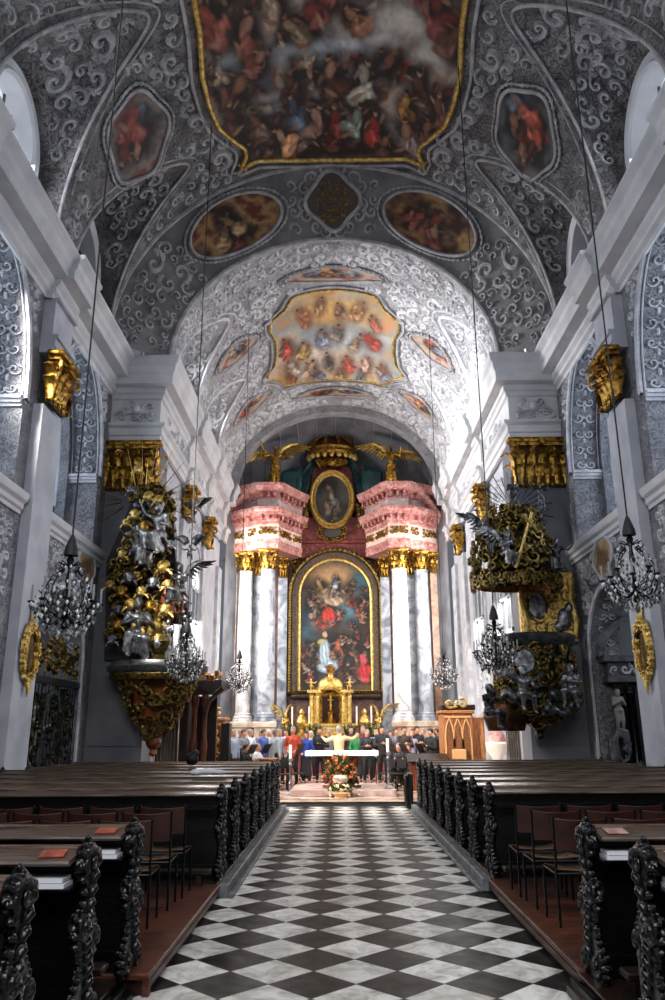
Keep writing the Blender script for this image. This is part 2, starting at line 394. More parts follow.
# ------------------------------------------------------------------ relief ornament
def scroll(mb,mapf,cu,cv,R,th,dr,h,w,turn=1.35,tail=1.6,n=16):
    pts=[]
    for i in range(n):
        t=i/(n-1)
        if t<.4:                                   # sweeping stem
            k=t/.4; a=th+dr*(-tail*(1-k)); r=R*(1+.55*(1-k))
        else:
            k=(t-.4)/.6; a=th+dr*(k*turn*2*PI*.75); r=R*(1-.86*k)
        pts.append((cu+r*math.cos(a),cv+r*math.sin(a)))
    vs=[]
    for i,(a,b) in enumerate(pts):
        j0=pts[max(i-1,0)];j1=pts[min(i+1,n-1)]
        dx,dy=j1[0]-j0[0],j1[1]-j0[1];L=math.hypot(dx,dy) or 1
        t=i/(n-1); ww=w*(.25+1.0*math.sin(PI*min(1,t*1.05))**.7)
        if i==n-1: ww=w*1.1
        nx,ny=-dy/L*ww,dx/L*ww
        P0,_=mapf(a+nx,b+ny);P1,N=mapf(a,b);P2,_=mapf(a-nx,b-ny)
        hh=h*(.4+.7*math.sin(PI*t)**.5)
        vs+= [P0-N*.01,P1+N*hh*.8+(P0-P1)*.45,P1+N*hh*.8+(P2-P1)*.45,P2-N*.01]
    fs=[]
    for i in range(n-1):
        for k in range(3): fs.append((i*4+k,i*4+k+1,(i+1)*4+k+1,(i+1)*4+k))
    mb.add(vs,fs)
def leafblob(mb,mapf,cu,cv,r,th,h,el=1.8):
    c,s=math.cos(th),math.sin(th); P,N=mapf(cu,cv); vs=[P+N*h]
    for k in range(8):
        a=2*PI*k/8; q=r*(1+.22*(k%2)); x=q*el*math.cos(a);y=q*math.sin(a)
        p,_=mapf(cu+x*c-y*s,cv+x*s+y*c); vs.append(p-N*.005)
    mb.add(vs,[(0,1+k,1+(k+1)%8) for k in range(8)])
def ornament(mb,mapf,u0,u1,v0,v1,n,size,h,seed,avoid=None,mirror=False):
    r=random.Random(seed); placed=[]; tries=0
    while len(placed)<n and tries<n*30:
        tries+=1; s=size*r.uniform(.6,1.35); u=r.uniform(u0+s,u1-s);v=r.uniform(v0+s,v1-s)
        if avoid and any(avoid(u+a*s*1.2,v+b*s*1.2) for a,b in ((0,0),(1,0),(-1,0),(0,1),(0,-1))): continue
        if any((u-a)**2+(v-b)**2<(s+q)**2*.62 for a,b,q in placed): continue
        placed.append((u,v,s)); th=r.uniform(0,2*PI);d=r.choice((-1,1))
        for m in ((1,-1) if mirror else (1,)):
            f=mapf if m==1 else (lambda a,b:mapf(-a,b))
            scroll(mb,f,u,v,s*.62,th,d,h*1.15,s*.22)
            for k in range(3):
                a=th-d*(1.2+k*.35); leafblob(mb,f,u+s*1.05*math.cos(a),v+s*1.05*math.sin(a),s*.22,a+1,h*1.0)
def rinceau(mb,mapf,L,Wd,h=.05,step=None):
    """symmetric scrollwork up a long panel: v 0..L, u -Wd/2..Wd/2"""
    step=step or Wd*.8; n=max(1,int(L/step)); st=L/n
    for i in range(n):
        v=(i+.5)*st
        for m in (1,-1):
            scroll(mb,mapf,m*Wd*.22,v,Wd*.16,(PI/2 if m>0 else PI/2)+m*.3,m*(1 if i%2 else -1),h,Wd*.035)
        leafblob(mb,mapf,0,v+st*.42,Wd*.07,PI/2,h); leafblob(mb,mapf,0,v,Wd*.06,0,h)
def flat(o,du,dv,N):
    o=V(o);du=V(du);dv=V(dv);N=V(N)
    return lambda u,v:(o+du*u+dv*v,N)

# ------------------------------------------------------------------ dimensions
ZC=12.5
BAYS=(18.7,13.4,8.1); PILS=((15.7,16.85),(10.25,11.45),(4.95,6.15))
WX=6.6
A1,R1=6.4,5.9; A2,R2=4.9,4.15; AW=6.8
LW=1.95; NH,NSL=3.4,.5
VB=(18.1,13.4,8.1)
def WOF(c,w): return min(w,1.58) if c==18.1 else w
def lun(x,y,a,cs,w,h0,sl):
    z=0
    for c in cs:
        q=abs(y-c)/WOF(c,w)
        if q<1: z=max(z,ZC+(h0+sl*min(2.5,max(-.6,a-abs(x))))*math.sqrt(1-q*q))
    return z
def nave_z(x,y):
    q=min(abs(x)/A1,1); return max(ZC+R1*math.sqrt(1-q*q),lun(x,y,A1,VB,LW,NH,NSL))
CB=(23.6,28.3)
def choir_z(x,y):
    q=min(abs(x)/A2,1); return max(ZC+R2*math.sqrt(1-q*q),lun(x,y,A2,CB,1.75,2.1,.55))
def vmap(fz,a,out=0):
    # arc coordinate -> surface point and inward normal
    tab=[(0,0)];s=0;rise=R1 if a==A1 else R2
    for i in range(1,201):
        t=i/200*PI/2; x=a*math.sin(t);z=rise*math.cos(t);x0=a*math.sin(t-PI/400);z0=rise*math.cos(t-PI/400)
        s+=math.hypot(x-x0,z-z0); tab.append((s,x))
    S=np.array([q[0] for q in tab]);X=np.array([q[1] for q in tab])
    def f(u,v):
        x=math.copysign(float(np.interp(abs(u),S,X)),u)
        z=fz(x,v);e=.04
        N=V((fz(x+e,v)-fz(x-e,v),fz(x,v+e)-fz(x,v-e),-2*e))
        if N.length>8*e: N=V((N.x,0,N.z)) if abs(N.y)>abs(N.x) else N
        N.normalize()
        return V((x,v,z)),N
    return f,S[-1]
NM,NS=vmap(nave_z,A1); CM,CS=vmap(choir_z,A2)

# ---- floor
mb=MB(); mb.box(-11,11,-3,21.2,-.3,0); struct(mb,'floor',FLOOR)
mb=MB(); mb.box(-11,11,21.2,39.5,-.3,.17); mb.box(-11,11,21.12,21.3,.12,.17)
SANCT=mat('sanctuary_marble','dcc0b0',.16,col2='a98878',vs=1.4,detail=8)
struct(mb,'floor_sanctuary',SANCT)
mb=MB(); mb.box(-5.2,5.2,21.16,21.2,0.0,.115); struct(mb,'trim_1',mat('dark_step_riser','2c2624',.5))
# ---- nave side walls
def arched(mb,y0,y1,z0,z1,yc,hw,zs,rise,x,sx,depth,n=28,close=True):
    """wall face at x with an arched opening (open below), reveal of given depth outward"""
    P=lambda y,z,xx=x:(sx*xx,y,z)
    crv=[(yc-hw,z0)]+[(yc-hw*math.cos(PI*i/n),zs+rise*math.sin(PI*i/n)) for i in range(n+1)]+[(yc+hw,z0)]
    mb.add([P(y0,z0),P(yc-hw,z0),P(yc-hw,z1),P(y0,z1)],[(0,1,2,3)])
    mb.add([P(yc+hw,z0),P(y1,z0),P(y1,z1),P(yc+hw,z1)],[(0,1,2,3)])
    vs=[];fs=[]
    for y,z in crv[1:-1]: vs+= [P(y,z),P(y,z1)]
    for i in range(len(crv)-3): fs.append((2*i,2*i+2,2*i+3,2*i+1))
    mb.add(vs,fs)
    vs=[];fs=[]
    for y,z in crv: vs+= [P(y,z),P(y,z,x+depth)]
    for i in range(len(crv)-1): fs.append((2*i,2*i+1,2*i+3,2*i+2))
    mb.add(vs,fs); return crv
def archband(mb,crv,x,sx,w,t):
    """raised moulding round an arch on the wall face"""
    path=[];k=len(crv)
    for i,(y,z) in enumerate(crv):
        a=crv[max(i-1,0)];b=crv[min(i+1,k-1)]; d=V((0,b[0]-a[0],b[1]-a[1])).normalized()
        path.append(((sx*x,y,z),V((0,-d.z,d.y)),(-sx,0,0)))
    mb.sweep([(0,-.02),(0,t),(w*.3,t*1.3),(w*.5,t*.6),(w*.9,t*.8),(w,0),(w,-.02)],path)
for sx,side in ((-1,'left'),(1,'right')):
    w=MB(); g=MB(); rel=MB()
    for yc in BAYS:
        y0,y1=yc-2.05,yc+2.05
        if yc==BAYS[0]: y1=21.3
        y0-=.6;y1+=.6 if yc!=BAYS[0] else 0
        c=arched(w,y0,y1,0,6.3,yc,1.72,3.5,1.7,WX,sx,.75); archband(rel,c,WX,sx,.16,.05)
        lo=[(yc-1.72*math.cos(PI*i/26),3.5+1.7*math.sin(PI*i/26)) for i in range(27)]; ls=[0]
        for p_,q_ in zip(lo,lo[1:]): ls.append(ls[-1]+math.dist(p_,q_))
        def ml(u,v,lo=lo,ls=ls,yc=yc):
            y=float(np.interp(v,ls,[k[0] for k in lo]));z=float(np.interp(v,ls,[k[1] for k in lo])); return V((sx*(WX+.38+u),y,z)),V((0,yc-y,3.5-z)).normalized()
        rinceau(rel,ml,ls[-1],.5,.04,.34)
        c=arched(g,y0,y1,6.3,12.2,yc,1.78,8.7,2.95,WX,sx,.8); archband(rel,c[1:-1],WX,sx,.2,.06)
        c2=arched(g,y0,y1,6.3,12.2,yc,1.62,8.7,2.8,WX+.8,sx,.25)
        # carved soffit of the gallery arch
        n=26;ts=[PI*i/n for i in range(n+1)]
        arc=[(yc-1.78*math.cos(t),8.7+2.95*math.sin(t)) for t in ts]; sl=[0]
        for a,b in zip(arc,arc[1:]): sl.append(sl[-1]+math.dist(a,b))
        def mp(u,v,arc=arc,sl=sl,yc=yc):
            y=float(np.interp(v,sl,[a[0] for a in arc]));z=float(np.interp(v,sl,[a[1] for a in arc]))
            return V((sx*(WX+.4+u),y,z)),V((0,yc-y,(8.7-z)*.7)).normalized()
        rinceau(rel,mp,sl[-1],.66,.055,.42)
        for e in (-.36,.36):
            rel.tube([mp(e,sl[-1]*i/24)[0]+mp(e,sl[-1]*i/24)[1]*.01 for i in range(25)],.022,4)
        # imposts
        for sg in (-1,1):
            yy=yc+sg*1.78
            for dz,t in ((0,.05),(.08,.09),(.16,.13)):
                rel.box(min(sx*(WX+.02),sx*(WX+1.05)),max(sx*(WX+.02),sx*(WX+1.05)),min(yy,yy-sg*t),max(yy,yy-sg*t),8.5+dz,8.58+dz)
        # stucco on spandrels and on the wall between arches
        def av(u,v,yc=yc): return ((u-yc)/1.95)**2+((v-3.4)/2.0)**2<1 or v<3.4 and abs(u-yc)<1.9
        fm=flat((sx*WX,0,0),(0,1,0),(0,0,1),(-sx,0,0))
        ornament(rel,fm,yc-1.95,yc+1.95,3.6,6.25,150,.17,.05,int(yc*10)+sx,avoid=av)
        def av2(u,v,yc=yc): return ((u-yc)/2.02)**2+((v-8.6)/3.2)**2<1 
        ornament(rel,fm,yc-2.05,yc+2.05,8.8,12.0,90,.17,.045,int(yc*11)+sx,avoid=av2)
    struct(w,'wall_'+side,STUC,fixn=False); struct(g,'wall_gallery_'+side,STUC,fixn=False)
    struct(rel,'trim_stucco_'+side,RELF,fixn=False,smooth=.9)
    # gallery rail moulding + parapet cap
    r=MB(); prof=[(0,-.28),(.05,-.28),(.05,-.2),(.1,-.16),(.1,-.06),(.17,0),(.2,.08),(.2,.16),(.1,.2),(-.7,.2)]
    for a,b in ((16.75,21.2),(11.45,15.55),(6.15,10.25)):
        r.sweep(prof,[((sx*WX,a,6.5),(-sx,0,0),(0,0,1)),((sx*WX,b,6.5),(-sx,0,0),(0,0,1))])
    struct(r,'trim_rail_'+side,CORN,fixn=False,smooth=.5)
    # pilasters, block and cornice
    p=MB()
    for a,b in PILS:
        x0,x1=sorted((sx*WX,sx*6.38)); p.box(x0,x1,a,b,0,8.8)
        x0,x1=sorted((sx*WX,sx*6.30)); p.box(x0,x1,a-.08,b+.08,0,.9)
        for z0,z1,t in ((10.05,10.2,.3),(10.2,10.4,.34),(10.4,10.5,.4),(10.5,11.35,.26),(11.35,11.42,.36)):
            x0,x1=sorted((sx*WX,sx*(WX-t))); p.box(x0,x1,a-.02,b+.02,z0,z1)
    struct(p,'wall_pilasters_'+side,PLAIN)
    c=MB(); prof=[(0,11.38),(.06,11.38),(.06,11.5),(.14,11.56),(.14,11.66),(.22,11.74),(.22,11.86),(.52,11.88),(.52,12.08),(.58,12.16),(.6,12.3),(.66,12.36),(.73,12.42),(.73,12.5),(-.7,12.5)]
    path=[];ys=[3.0]
    def pp(y,o): path.append(((sx*(WX-o),y,0),(-sx,0,0),(0,0,1)))
    pp(3,0)
    for a,b in reversed(PILS):
        pp(a-.1,0);pp(a-.0999,.13);pp(b+.1,.13);pp(b+.1001,0)
    pp(21.0,0)
    c.sweep(prof,path); struct(c,'trim_cornice_'+side,CORN,fixn=False,smooth=.5)
    # frieze strip with arabesque
    f=MB(); fm=flat((sx*(WX-.005),0,0),(0,1,0),(0,0,1),(-sx,0,0))
    # dark hairline cables / ressaut shadow handled by geometry
    # gallery and chapel rooms beyond the wall
    gr=MB(); X0,X1=sorted((sx*(WX+.8),sx*10.2))
    gr.add([(sx*10.2,4,5.9),(sx*10.2,21.3,5.9),(sx*10.2,21.3,12.2),(sx*10.2,4,12.2)],[(0,1,2,3)])
    gr.box(X0,X1,4,21.3,5.7,5.9)
    gr.box(X0,X1,4,21.3,12.15,12.3)
    for y in (21.0,15.8,10.5,5.2): 
        a0=sorted((sx*(WX+.8),sx*10.2)); gr.box(a0[0],a0[1],y,y+.7,5.9,12.2)
    struct(gr,'wall_gallery_room_'+side,PLAIN)
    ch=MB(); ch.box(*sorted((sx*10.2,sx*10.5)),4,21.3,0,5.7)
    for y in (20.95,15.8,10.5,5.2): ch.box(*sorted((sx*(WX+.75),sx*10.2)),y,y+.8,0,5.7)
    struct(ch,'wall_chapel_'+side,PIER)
    # small dark gallery door on the far cross wall
    d=MB(); a,b=sorted((sx*7.95,sx*8.35)); d.box(a,b,20.9,20.98,5.9,8.0); struct(d,'door_gallery_'+side,mat('dark_door','20242c',.6))
# ---- nave vault
def cos_space(a,n,ext):
    xs=[-a*math.cos(PI*i/n) for i in range(n+1)]
    return [-ext,-ext*.97,-(ext+a)/2]+xs+[(ext+a)/2,ext*.97,ext]
mb=MB(); ys=[3+ (19.75-3)*i/230 for i in range(231)]
mb.grid(lambda x,y:(x,y,nave_z(x,y)),0,0,us=cos_space(A1,110,AW),vs_=ys)
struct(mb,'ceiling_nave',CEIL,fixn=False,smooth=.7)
# lunette end walls with windows
win_n=0
def lunette(sx,xw,yc,w,a,h0,sl,name,bright):
    global win_n; w=WOF(yc,w)
    n=24; P=[(yc-w*math.cos(PI*i/n),ZC+(h0-.6*sl+.35)*math.sin(PI*i/n)) for i in range(n+1)]
    hw,hh=.98,1.12; cz=ZC+1.6
    if bright: hw,hh,cz=w*.74,h0*.38,ZC+h0*.44
    O=[(yc-hw*math.cos(PI*i/n),cz+hh*math.sin(PI*i/n)) for i in range(n+1)]
    O2=[(yc-hw*math.cos(PI*i/n),cz-hh*math.sin(PI*i/n)) for i in range(n+1)]
    mb=MB(); vs=[];fs=[]
    for (a1,b1),(a2,b2) in zip(P,O): vs+=[(sx*xw,a1,b1),(sx*xw,a2,b2)]
    for i in range(n): fs.append((2*i,2*i+1,2*i+3,2*i+2))
    mb.add(vs,fs); vs=[];fs=[]
    for i,(a2,b2) in enumerate(O2): vs+=[(sx*xw,yc-w*math.cos(PI*i/n),ZC-.2),(sx*xw,a2,b2)]
    for i in range(n): fs.append((2*i,2*i+2,2*i+3,2*i+1))
    mb.add(vs,fs)
    mb.add([(sx*xw,yc-w,ZC-.2),(sx*xw,yc-w,ZC),(sx*xw,yc-hw,cz)],[(0,1,2)]); mb.add([(sx*xw,yc+w,ZC-.2),(sx*xw,yc+w,ZC),(sx*xw,yc+hw,cz)],[(0,1,2)])
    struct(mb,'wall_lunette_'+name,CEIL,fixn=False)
    win_n+=1; ring=[(yc-hw*math.cos(t),cz+hh*math.sin(t)) for t in [2*PI*i/40 for i in range(40)]]
    e=thing('window_%d'%win_n,'',''); del e['label'];del e['category']; e['kind']='structure'
    fr=MB(); k=len(ring)
    path=[((sx*xw,y,z),V((0,(y-yc)/hw,(z-cz)/hh)).normalized(),(-sx,0,0)) for y,z in ring]
    fr.sweep([(-.02,-.5),(-.02,.06),(.06,.12),(.14,.06),(.26,.12),(.34,.06),(.4,0)],path,closed=True)
    fr.build('frame',CORN,e,fixn=False)
    gp=MB(); xx=sx*(xw+.4); gp.add([(xx,yc,cz)]+[(xx,y,z) for y,z in ring],[(0,1+i,1+(i+1)%k) for i in range(k)]); gp.build('glass',(GLASSW if sx<0 else GLASSL) if bright else (GLASSD if yc==VB[0] else GLASSN),e,fixn=False)
    mu=MB(); a0,a1=sorted((sx*(xw+.33),sx*(xw+.38)))
    for q in (-.6,-.2,.2,.6):
        h=hh*math.sqrt(1-q*q); mu.box(a0,a1,yc+q*hw-.02,yc+q*hw+.02,cz-h,cz+h)
        l=hw*math.sqrt(1-q*q); mu.box(a0,a1,yc-l,yc+l,cz+q*hh-.02,cz+q*hh+.02)
    mu.build('muntins',mat('dark_window_bars','3a3c40',.5),e)
for sx in (-1,1):
    for i,yc in enumerate(VB): lunette(sx,AW-.05,yc,LW,A1,NH,NSL,('left' if sx<0 else 'right')+'_%d'%(i+1),False)
# groin and rib mouldings on the vault
gm=MB()
def groin(gm,fz,a,h0,sl,rise,yc,w,r):
    w=WOF(yc,w)
    for sx in (-1,1):
        pts=[]
        for i in range(41):
            t=-1+2*i/40; t=max(-.995,min(.995,t)); y=yc+w*t
            lo,hi=.2,a
            for _ in range(30):
                m=(lo+hi)/2; B=ZC+rise*math.sqrt(max(0,1-(m/a)**2)); L=ZC+(h0+sl*min(2.5,a-m))*math.sqrt(1-t*t)
                if B>L: lo=m
                else: hi=m
            pts.append((sx*m,y,ZC+rise*math.sqrt(max(0,1-(m/a)**2))-.02))
        gm.tube(pts,r,6,flat=.8)
        for o in (1.2,): gm.tube([(p[0]*(1-.22/abs(p[0]+1e-6)*1) if abs(p[0])>.5 else p[0],yc+(p[1]-yc)*1.07,fz((p[0]*(1-.22/abs(p[0]))),yc+(p[1]-yc)*1.07)-.01) for p in pts if 1],r*.6,5)
for yc in VB: groin(gm,nave_z,A1,NH,NSL,R1,yc,LW,.045)
def dist_med(x,y,cx,cy,rx,ry): return ((x-cx)/rx)**2+((y-cy)/ry)**2
def fres_half(y):      # half width of the great nave fresco at y
    if y>18.75: return 0
    b=3.05+.12*math.cos((y-14.6)*.9)
    if y>17.3: b-= .55*min(1,(y-17.3)/.9)
    return b
def u2x(u,S,a): return u
def nave_avoid(u,v):
    P,_=NM(u,v); x=abs(P.x)
    if v<18.9 and x<fres_half(min(v,18.7))+.25: return True
    if x<2.4 and v<19.55 : return True
    if dist_med(x,v,4.95,16.15,1.0,1.45)<1: return True
    if lun(x,v,A1,VB,LW+.1,NH,NSL)>ZC+R1*math.sqrt(max(0,1-(x/A1)**2))-.05: return True
    return False
ornament(gm,NM,.05,NS-.2,9.0,19.6,560,.33,.11,5,avoid=nave_avoid,mirror=True)
def lun_orn(gm,a,cs,w,h0,sl,rise,xe,size,h,n,seed):
    T=[math.radians(t) for t in range(0,181,3)]
    arc=[(-w*math.cos(t),h0*1.15*math.sin(t)) for t in T]; S=[0]
    for p,q in zip(arc,arc[1:]): S.append(S[-1]+math.dist(p,q))
    for ci,yc in enumerate(cs):
        w=WOF(yc,w)
        for sx in (-1,1):
            def mp(u,v):
                t=float(np.interp(v,S,T)); y=yc-w*math.cos(t); H=h0+sl*min(2.5,max(-.6,a-u)); z=ZC+H*math.sin(t)
                return V((sx*u,y,z)),V((-sx*.15,math.cos(t)*1.0,-math.sin(t)*.8)).normalized()
            def av(u,v):
                t=float(np.interp(v,S,T)); H=(h0+sl*min(2.5,max(-.6,a-u)))*math.sin(t)
                return u<a and rise*math.sqrt(max(0,1-(u/a)**2))>H-.08
            ornament(gm,mp,a-2.4,xe,.25,S[-1]-.25,n,size,h,seed+ci*7+sx,avoid=av)
lun_orn(gm,A1,VB[1::-1],LW,NH,NSL,R1,6.6,.26,.09,60,801)
struct(gm,'trim_vault_nave',CREL,fixn=False,smooth=.9)
# ---- splayed triumphal arch
def splay(t,s):  # t 0..PI , s 0..1
    a=A1+(4.9-A1)*s; r=R1+(4.15-R1)*s
    return (-a*math.cos(t),19.75+1.25*s,ZC+r*math.sin(t))
mb=MB(); mb.grid(lambda u,v:splay(PI*u,v),64,6)
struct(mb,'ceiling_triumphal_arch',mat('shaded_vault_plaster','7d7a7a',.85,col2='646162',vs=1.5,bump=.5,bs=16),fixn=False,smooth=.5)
cvb=MB().grid(lambda u,v:(-4.9*math.cos(PI*u),21.0+1.4*v,ZC+4.15*math.sin(PI*u)),64,3)
am=MB()
SL=[0];pv=None
for i in range(65):
    q=V(splay(PI*i/64,.5)); 
    if pv is not None: SL.append(SL[-1]+(q-pv).length)
    pv=q
def SM(u,v):   # u along arc (0 centre), v 0..~2 along the splay
    t=float(np.interp(u+SL[-1]/2,SL,[PI*i/64 for i in range(65)])); s=v/2.1
    P=V(splay(t,s)); e=.01; A=V(splay(t+e,s))-V(splay(t-e,s)); B=V(splay(t,s+e))-V(splay(t,s-e)); N=A.cross(B).normalized()
    if N.z>0: N=-N
    return P,N
def sav(u,v): return (abs(u)<.95) or ((abs(u)-3.15)/1.55)**2<1
ornament(am,SM,.1,SL[-1]/2-.1,.05,2.05,110,.26,.08,9,avoid=sav,mirror=True)
for v in (.0,2.08): am.tube([SM(-SL[-1]/2+SL[-1]*i/80,v)[0]+V((0,-.02,-.02)) for i in range(81)],.07,6)
struct(am,'trim_triumphal_arch',CREL,fixn=False,smooth=.9)
# ---- triumphal piers with entablature
CPROF=[(0,9.95),(.1,9.95),(.1,10.15),(.15,10.18),(.15,10.38),(.25,10.45),(.25,10.52),(.06,10.55),(.06,11.3),(.12,11.34),(.14,11.45),(.2,11.5),(.2,11.66),(.45,11.68),(.46,11.95),(.52,12.05),(.54,12.2),(.62,12.3),(.64,12.5),(-.3,12.5)]
for sx,side in ((-1,'left'),(1,'right')):
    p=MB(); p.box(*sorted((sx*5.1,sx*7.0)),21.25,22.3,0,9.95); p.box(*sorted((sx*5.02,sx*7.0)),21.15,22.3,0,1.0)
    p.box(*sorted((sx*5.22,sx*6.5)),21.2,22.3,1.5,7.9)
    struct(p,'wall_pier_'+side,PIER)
    e=MB(); o=V((0,0,0))
    path=[((sx*6.9,21.25,0),(0,-1,0),(0,0,1)),((sx*5.2,21.25,0),(-sx,-1,0),(0,0,1)),((sx*5.2,25.1,0),(-sx,0,0),(0,0,1))]
    for y0,y1 in ((25.1,26.0),(30.6,31.4)) if sx>0 else ((25.1,26.0),(29.2,30.0)):
        path+= [((sx*5.2,y0,0),(-sx,0,0),(0,0,1)),((sx*5.06,y0+.001,0),(-sx,0,0),(0,0,1)),((sx*5.06,y1,0),(-sx,0,0),(0,0,1)),((sx*5.2,y1+.001,0),(-sx,0,0),(0,0,1))]
    path+=[((sx*5.2,33.2,0),(-sx,0,0),(0,0,1)),((sx*5.02,33.2,0),(-sx,-.3,0),(0,0,1)),((sx*5.02,33.9,0),(-sx,0,0),(0,0,1))]
    e.sweep(CPROF,path)
    fm=flat((sx*5.13,0,0),(0,1,0),(0,0,1),(-sx,0,0))
    rr=MB(); ornament(rr,fm,22.2,33,10.56,11.28,40,.2,.05,33+sx)
    fm2=flat((0,21.18,0),(1,0,0),(0,0,1),(0,-1,0))
    ornament(rr,fm2,*sorted((sx*5.25,sx*6.5)),10.55,11.3,7,.2,.08,44+sx)
    # winged cherub head in the frieze
    rr.merge(MB().ell((sx*5.85,21.1,10.98),(.13,.12,.16)))
    for s2 in (-1,1):
        for k in range(4): rr.tube([(sx*5.85+s2*.1,21.14,10.9),(sx*5.85+s2*(.32+.06*k),21.1,11.2-.13*k)],[.06,.02],5)
    struct(e,'trim_entablature_'+side,CORN,fixn=False,smooth=.5); struct(rr,'trim_frieze_'+side,RELF,fixn=False)
    # choir wall
    w=MB(); X=5.25
    w.box(*sorted((sx*X,sx*(X+.6))),22.3,34.0,0,9.97)
    struct(w,'wall_choir_'+side,PLAIN)
    q=MB()
    for y0,y1 in ((25.15,25.95),(30.65,31.35),(33.0,34.0)) if sx>0 else ((25.15,25.95),(29.25,29.95),(33.0,34.0)):
        q.box(*sorted((sx*X,sx*(X-.14))),y0,y1,0,8.75)
    # sunk-looking blind arches: raised frames
    for yc in (23.7,28.3):
        crv=[(yc-1.1,.2)]+[(yc-1.1*math.cos(PI*i/20),7.4+1.1*math.sin(PI*i/20)) for i in range(21)]+[(yc+1.1,.2)]
        archband(q,crv,X,sx,.22,.06)
        q.box(*sorted((sx*X,sx*(X-.12))),yc-1.1,yc+1.1,4.45,4.62)
        fm=flat((sx*X,0,0),(0,1,0),(0,0,1),(-sx,0,0)); ornament(q,fm,yc-.95,yc+.95,1.8,4.3,16,.22,.045,int(yc)+sx)
        def av(u,v,yc=yc): return abs(u-yc)<1.35 and v<8.6
        ornament(q,fm,yc-1.6,yc+1.6,6,9.6,26,.2,.05,int(yc)+7*sx,avoid=av)
    struct(q,'trim_choir_'+side,RELF,fixn=False)
    # oratory windows between the pilasters
    for yc in (23.7,28.3):
        win_n+=1; e=thing('window_%d'%win_n,'',''); del e['label'];del e['category']; e['kind']='structure'
        f=MB(); a,b=sorted((sx*X,sx*(X-.07)))
        for y0,y1,z0,z1 in ((yc-.8,yc-.72,4.62,6.9),(yc+.72,yc+.8,4.62,6.9),(yc-.8,yc+.8,6.82,6.95),(yc-.8,yc+.8,4.62,4.75),(yc-.04,yc+.04,4.7,6.9),(yc-.8,yc+.8,5.7,5.76)): f.box(a,b,y0,y1,z0,z1)
        for q2 in (0,.25,.5,.75,1.0):
            pass
        f.sweep([(0,0),(0,.07),(.09,.07),(.09,0)],[((sx*X,yc-.72*math.cos(PI*i/18),6.95+.9*math.sin(PI*i/18)),V((0,-math.cos(PI*i/18),math.sin(PI*i/18))),(-sx,0,0)) for i in range(19)])
        for k in (1,2,3): f.tube([(sx*(X-.03),yc,6.95),(sx*(X-.03),yc-.72*math.cos(PI*k/4),6.95+.9*math.sin(PI*k/4))],.025,4)
        f.build('frame',CORN,e,fixn=False)
        gl=MB(); x=sx*(X-.02); gl.add([(x,yc-.76,4.66),(x,yc+.76,4.66),(x,yc+.76,6.9),(x,yc-.76,6.9)],[(0,1,2,3)])
        gl.build('pane',mat('grey_oratory_glass','5c6672',.2),e,fixn=False)
        gl=MB(); P=[(x,yc-.72*math.cos(PI*i/18),6.95+.9*math.sin(PI*i/18)) for i in range(19)]
        gl.add([(x,yc,6.95)]+P,[(0,1+i,2+i) for i in range(18)]); gl.build('fanlight_pane',GLASSB,e,fixn=False)
# ---- choir vault
mb=MB(); ys=[22.4+(33.9-22.4)*i/170 for i in range(171)]
mb.grid(lambda x,y:(x,y,choir_z(x,y)),0,0,us=cos_space(A2,96,5.7),vs_=ys)
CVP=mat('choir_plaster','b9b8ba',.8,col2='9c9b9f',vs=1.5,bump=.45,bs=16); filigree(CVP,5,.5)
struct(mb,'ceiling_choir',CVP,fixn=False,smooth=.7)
for sx in (-1,1):
    for i,yc in enumerate(CB): lunette(sx,5.68,yc,1.75,A2,2.1,.55,'choir_'+('left' if sx<0 else 'right')+'_%d'%(i+1),True)
gm=MB()
lun_orn(gm,A2,CB,1.75,2.1,.55,R2,5.55,.2,.06,46,901)
for yc in CB: groin(gm,choir_z,A2,2.1,.55,R2,yc,1.75,.06)
def ch_fres(y):
    if 23.9<y<31.0:
        t=(y-23.9)/7.1; b=1.55+.85*math.sin(PI*min(1,t*1.3)*.5)
        if .42<t<.62: b-=.18
        return b+.1
    return 0
def choir_avoid(u,v):
    P,_=CM(u,v);x=abs(P.x)
    if x<ch_fres(v)+.2: return True
    if dist_med(x,v,0,22.75,1.7,.75)<1.1 or dist_med(x,v,0,32.3,1.8,.6)<1.1: return True
    if lun(x,v,A2,CB,1.85,2.1,.55)>ZC+R2*math.sqrt(max(0,1-(x/A2)**2))-.05: return True
    if dist_med(x,v,3.7,24.9+1.0,.95,.9)<1 or dist_med(x,v,3.7,30.8,.9,.8)<1: return True
    return False
struct(cvb,'ceiling_choir_arch',CVP,fixn=False,smooth=.5)
ornament(gm,CM,.05,CS-.2,21.05,22.4,70,.22,.065,15,mirror=True)
ornament(gm,CM,.05,CS-.2,22.5,33.8,520,.25,.075,11,avoid=choir_avoid,mirror=True)
struct(gm,'trim_vault_choir',mat('choir_relief','d6d5d6',.7,col2='b4b3b8',vs=3,bump=.4,bs=30),fixn=False,smooth=.9)
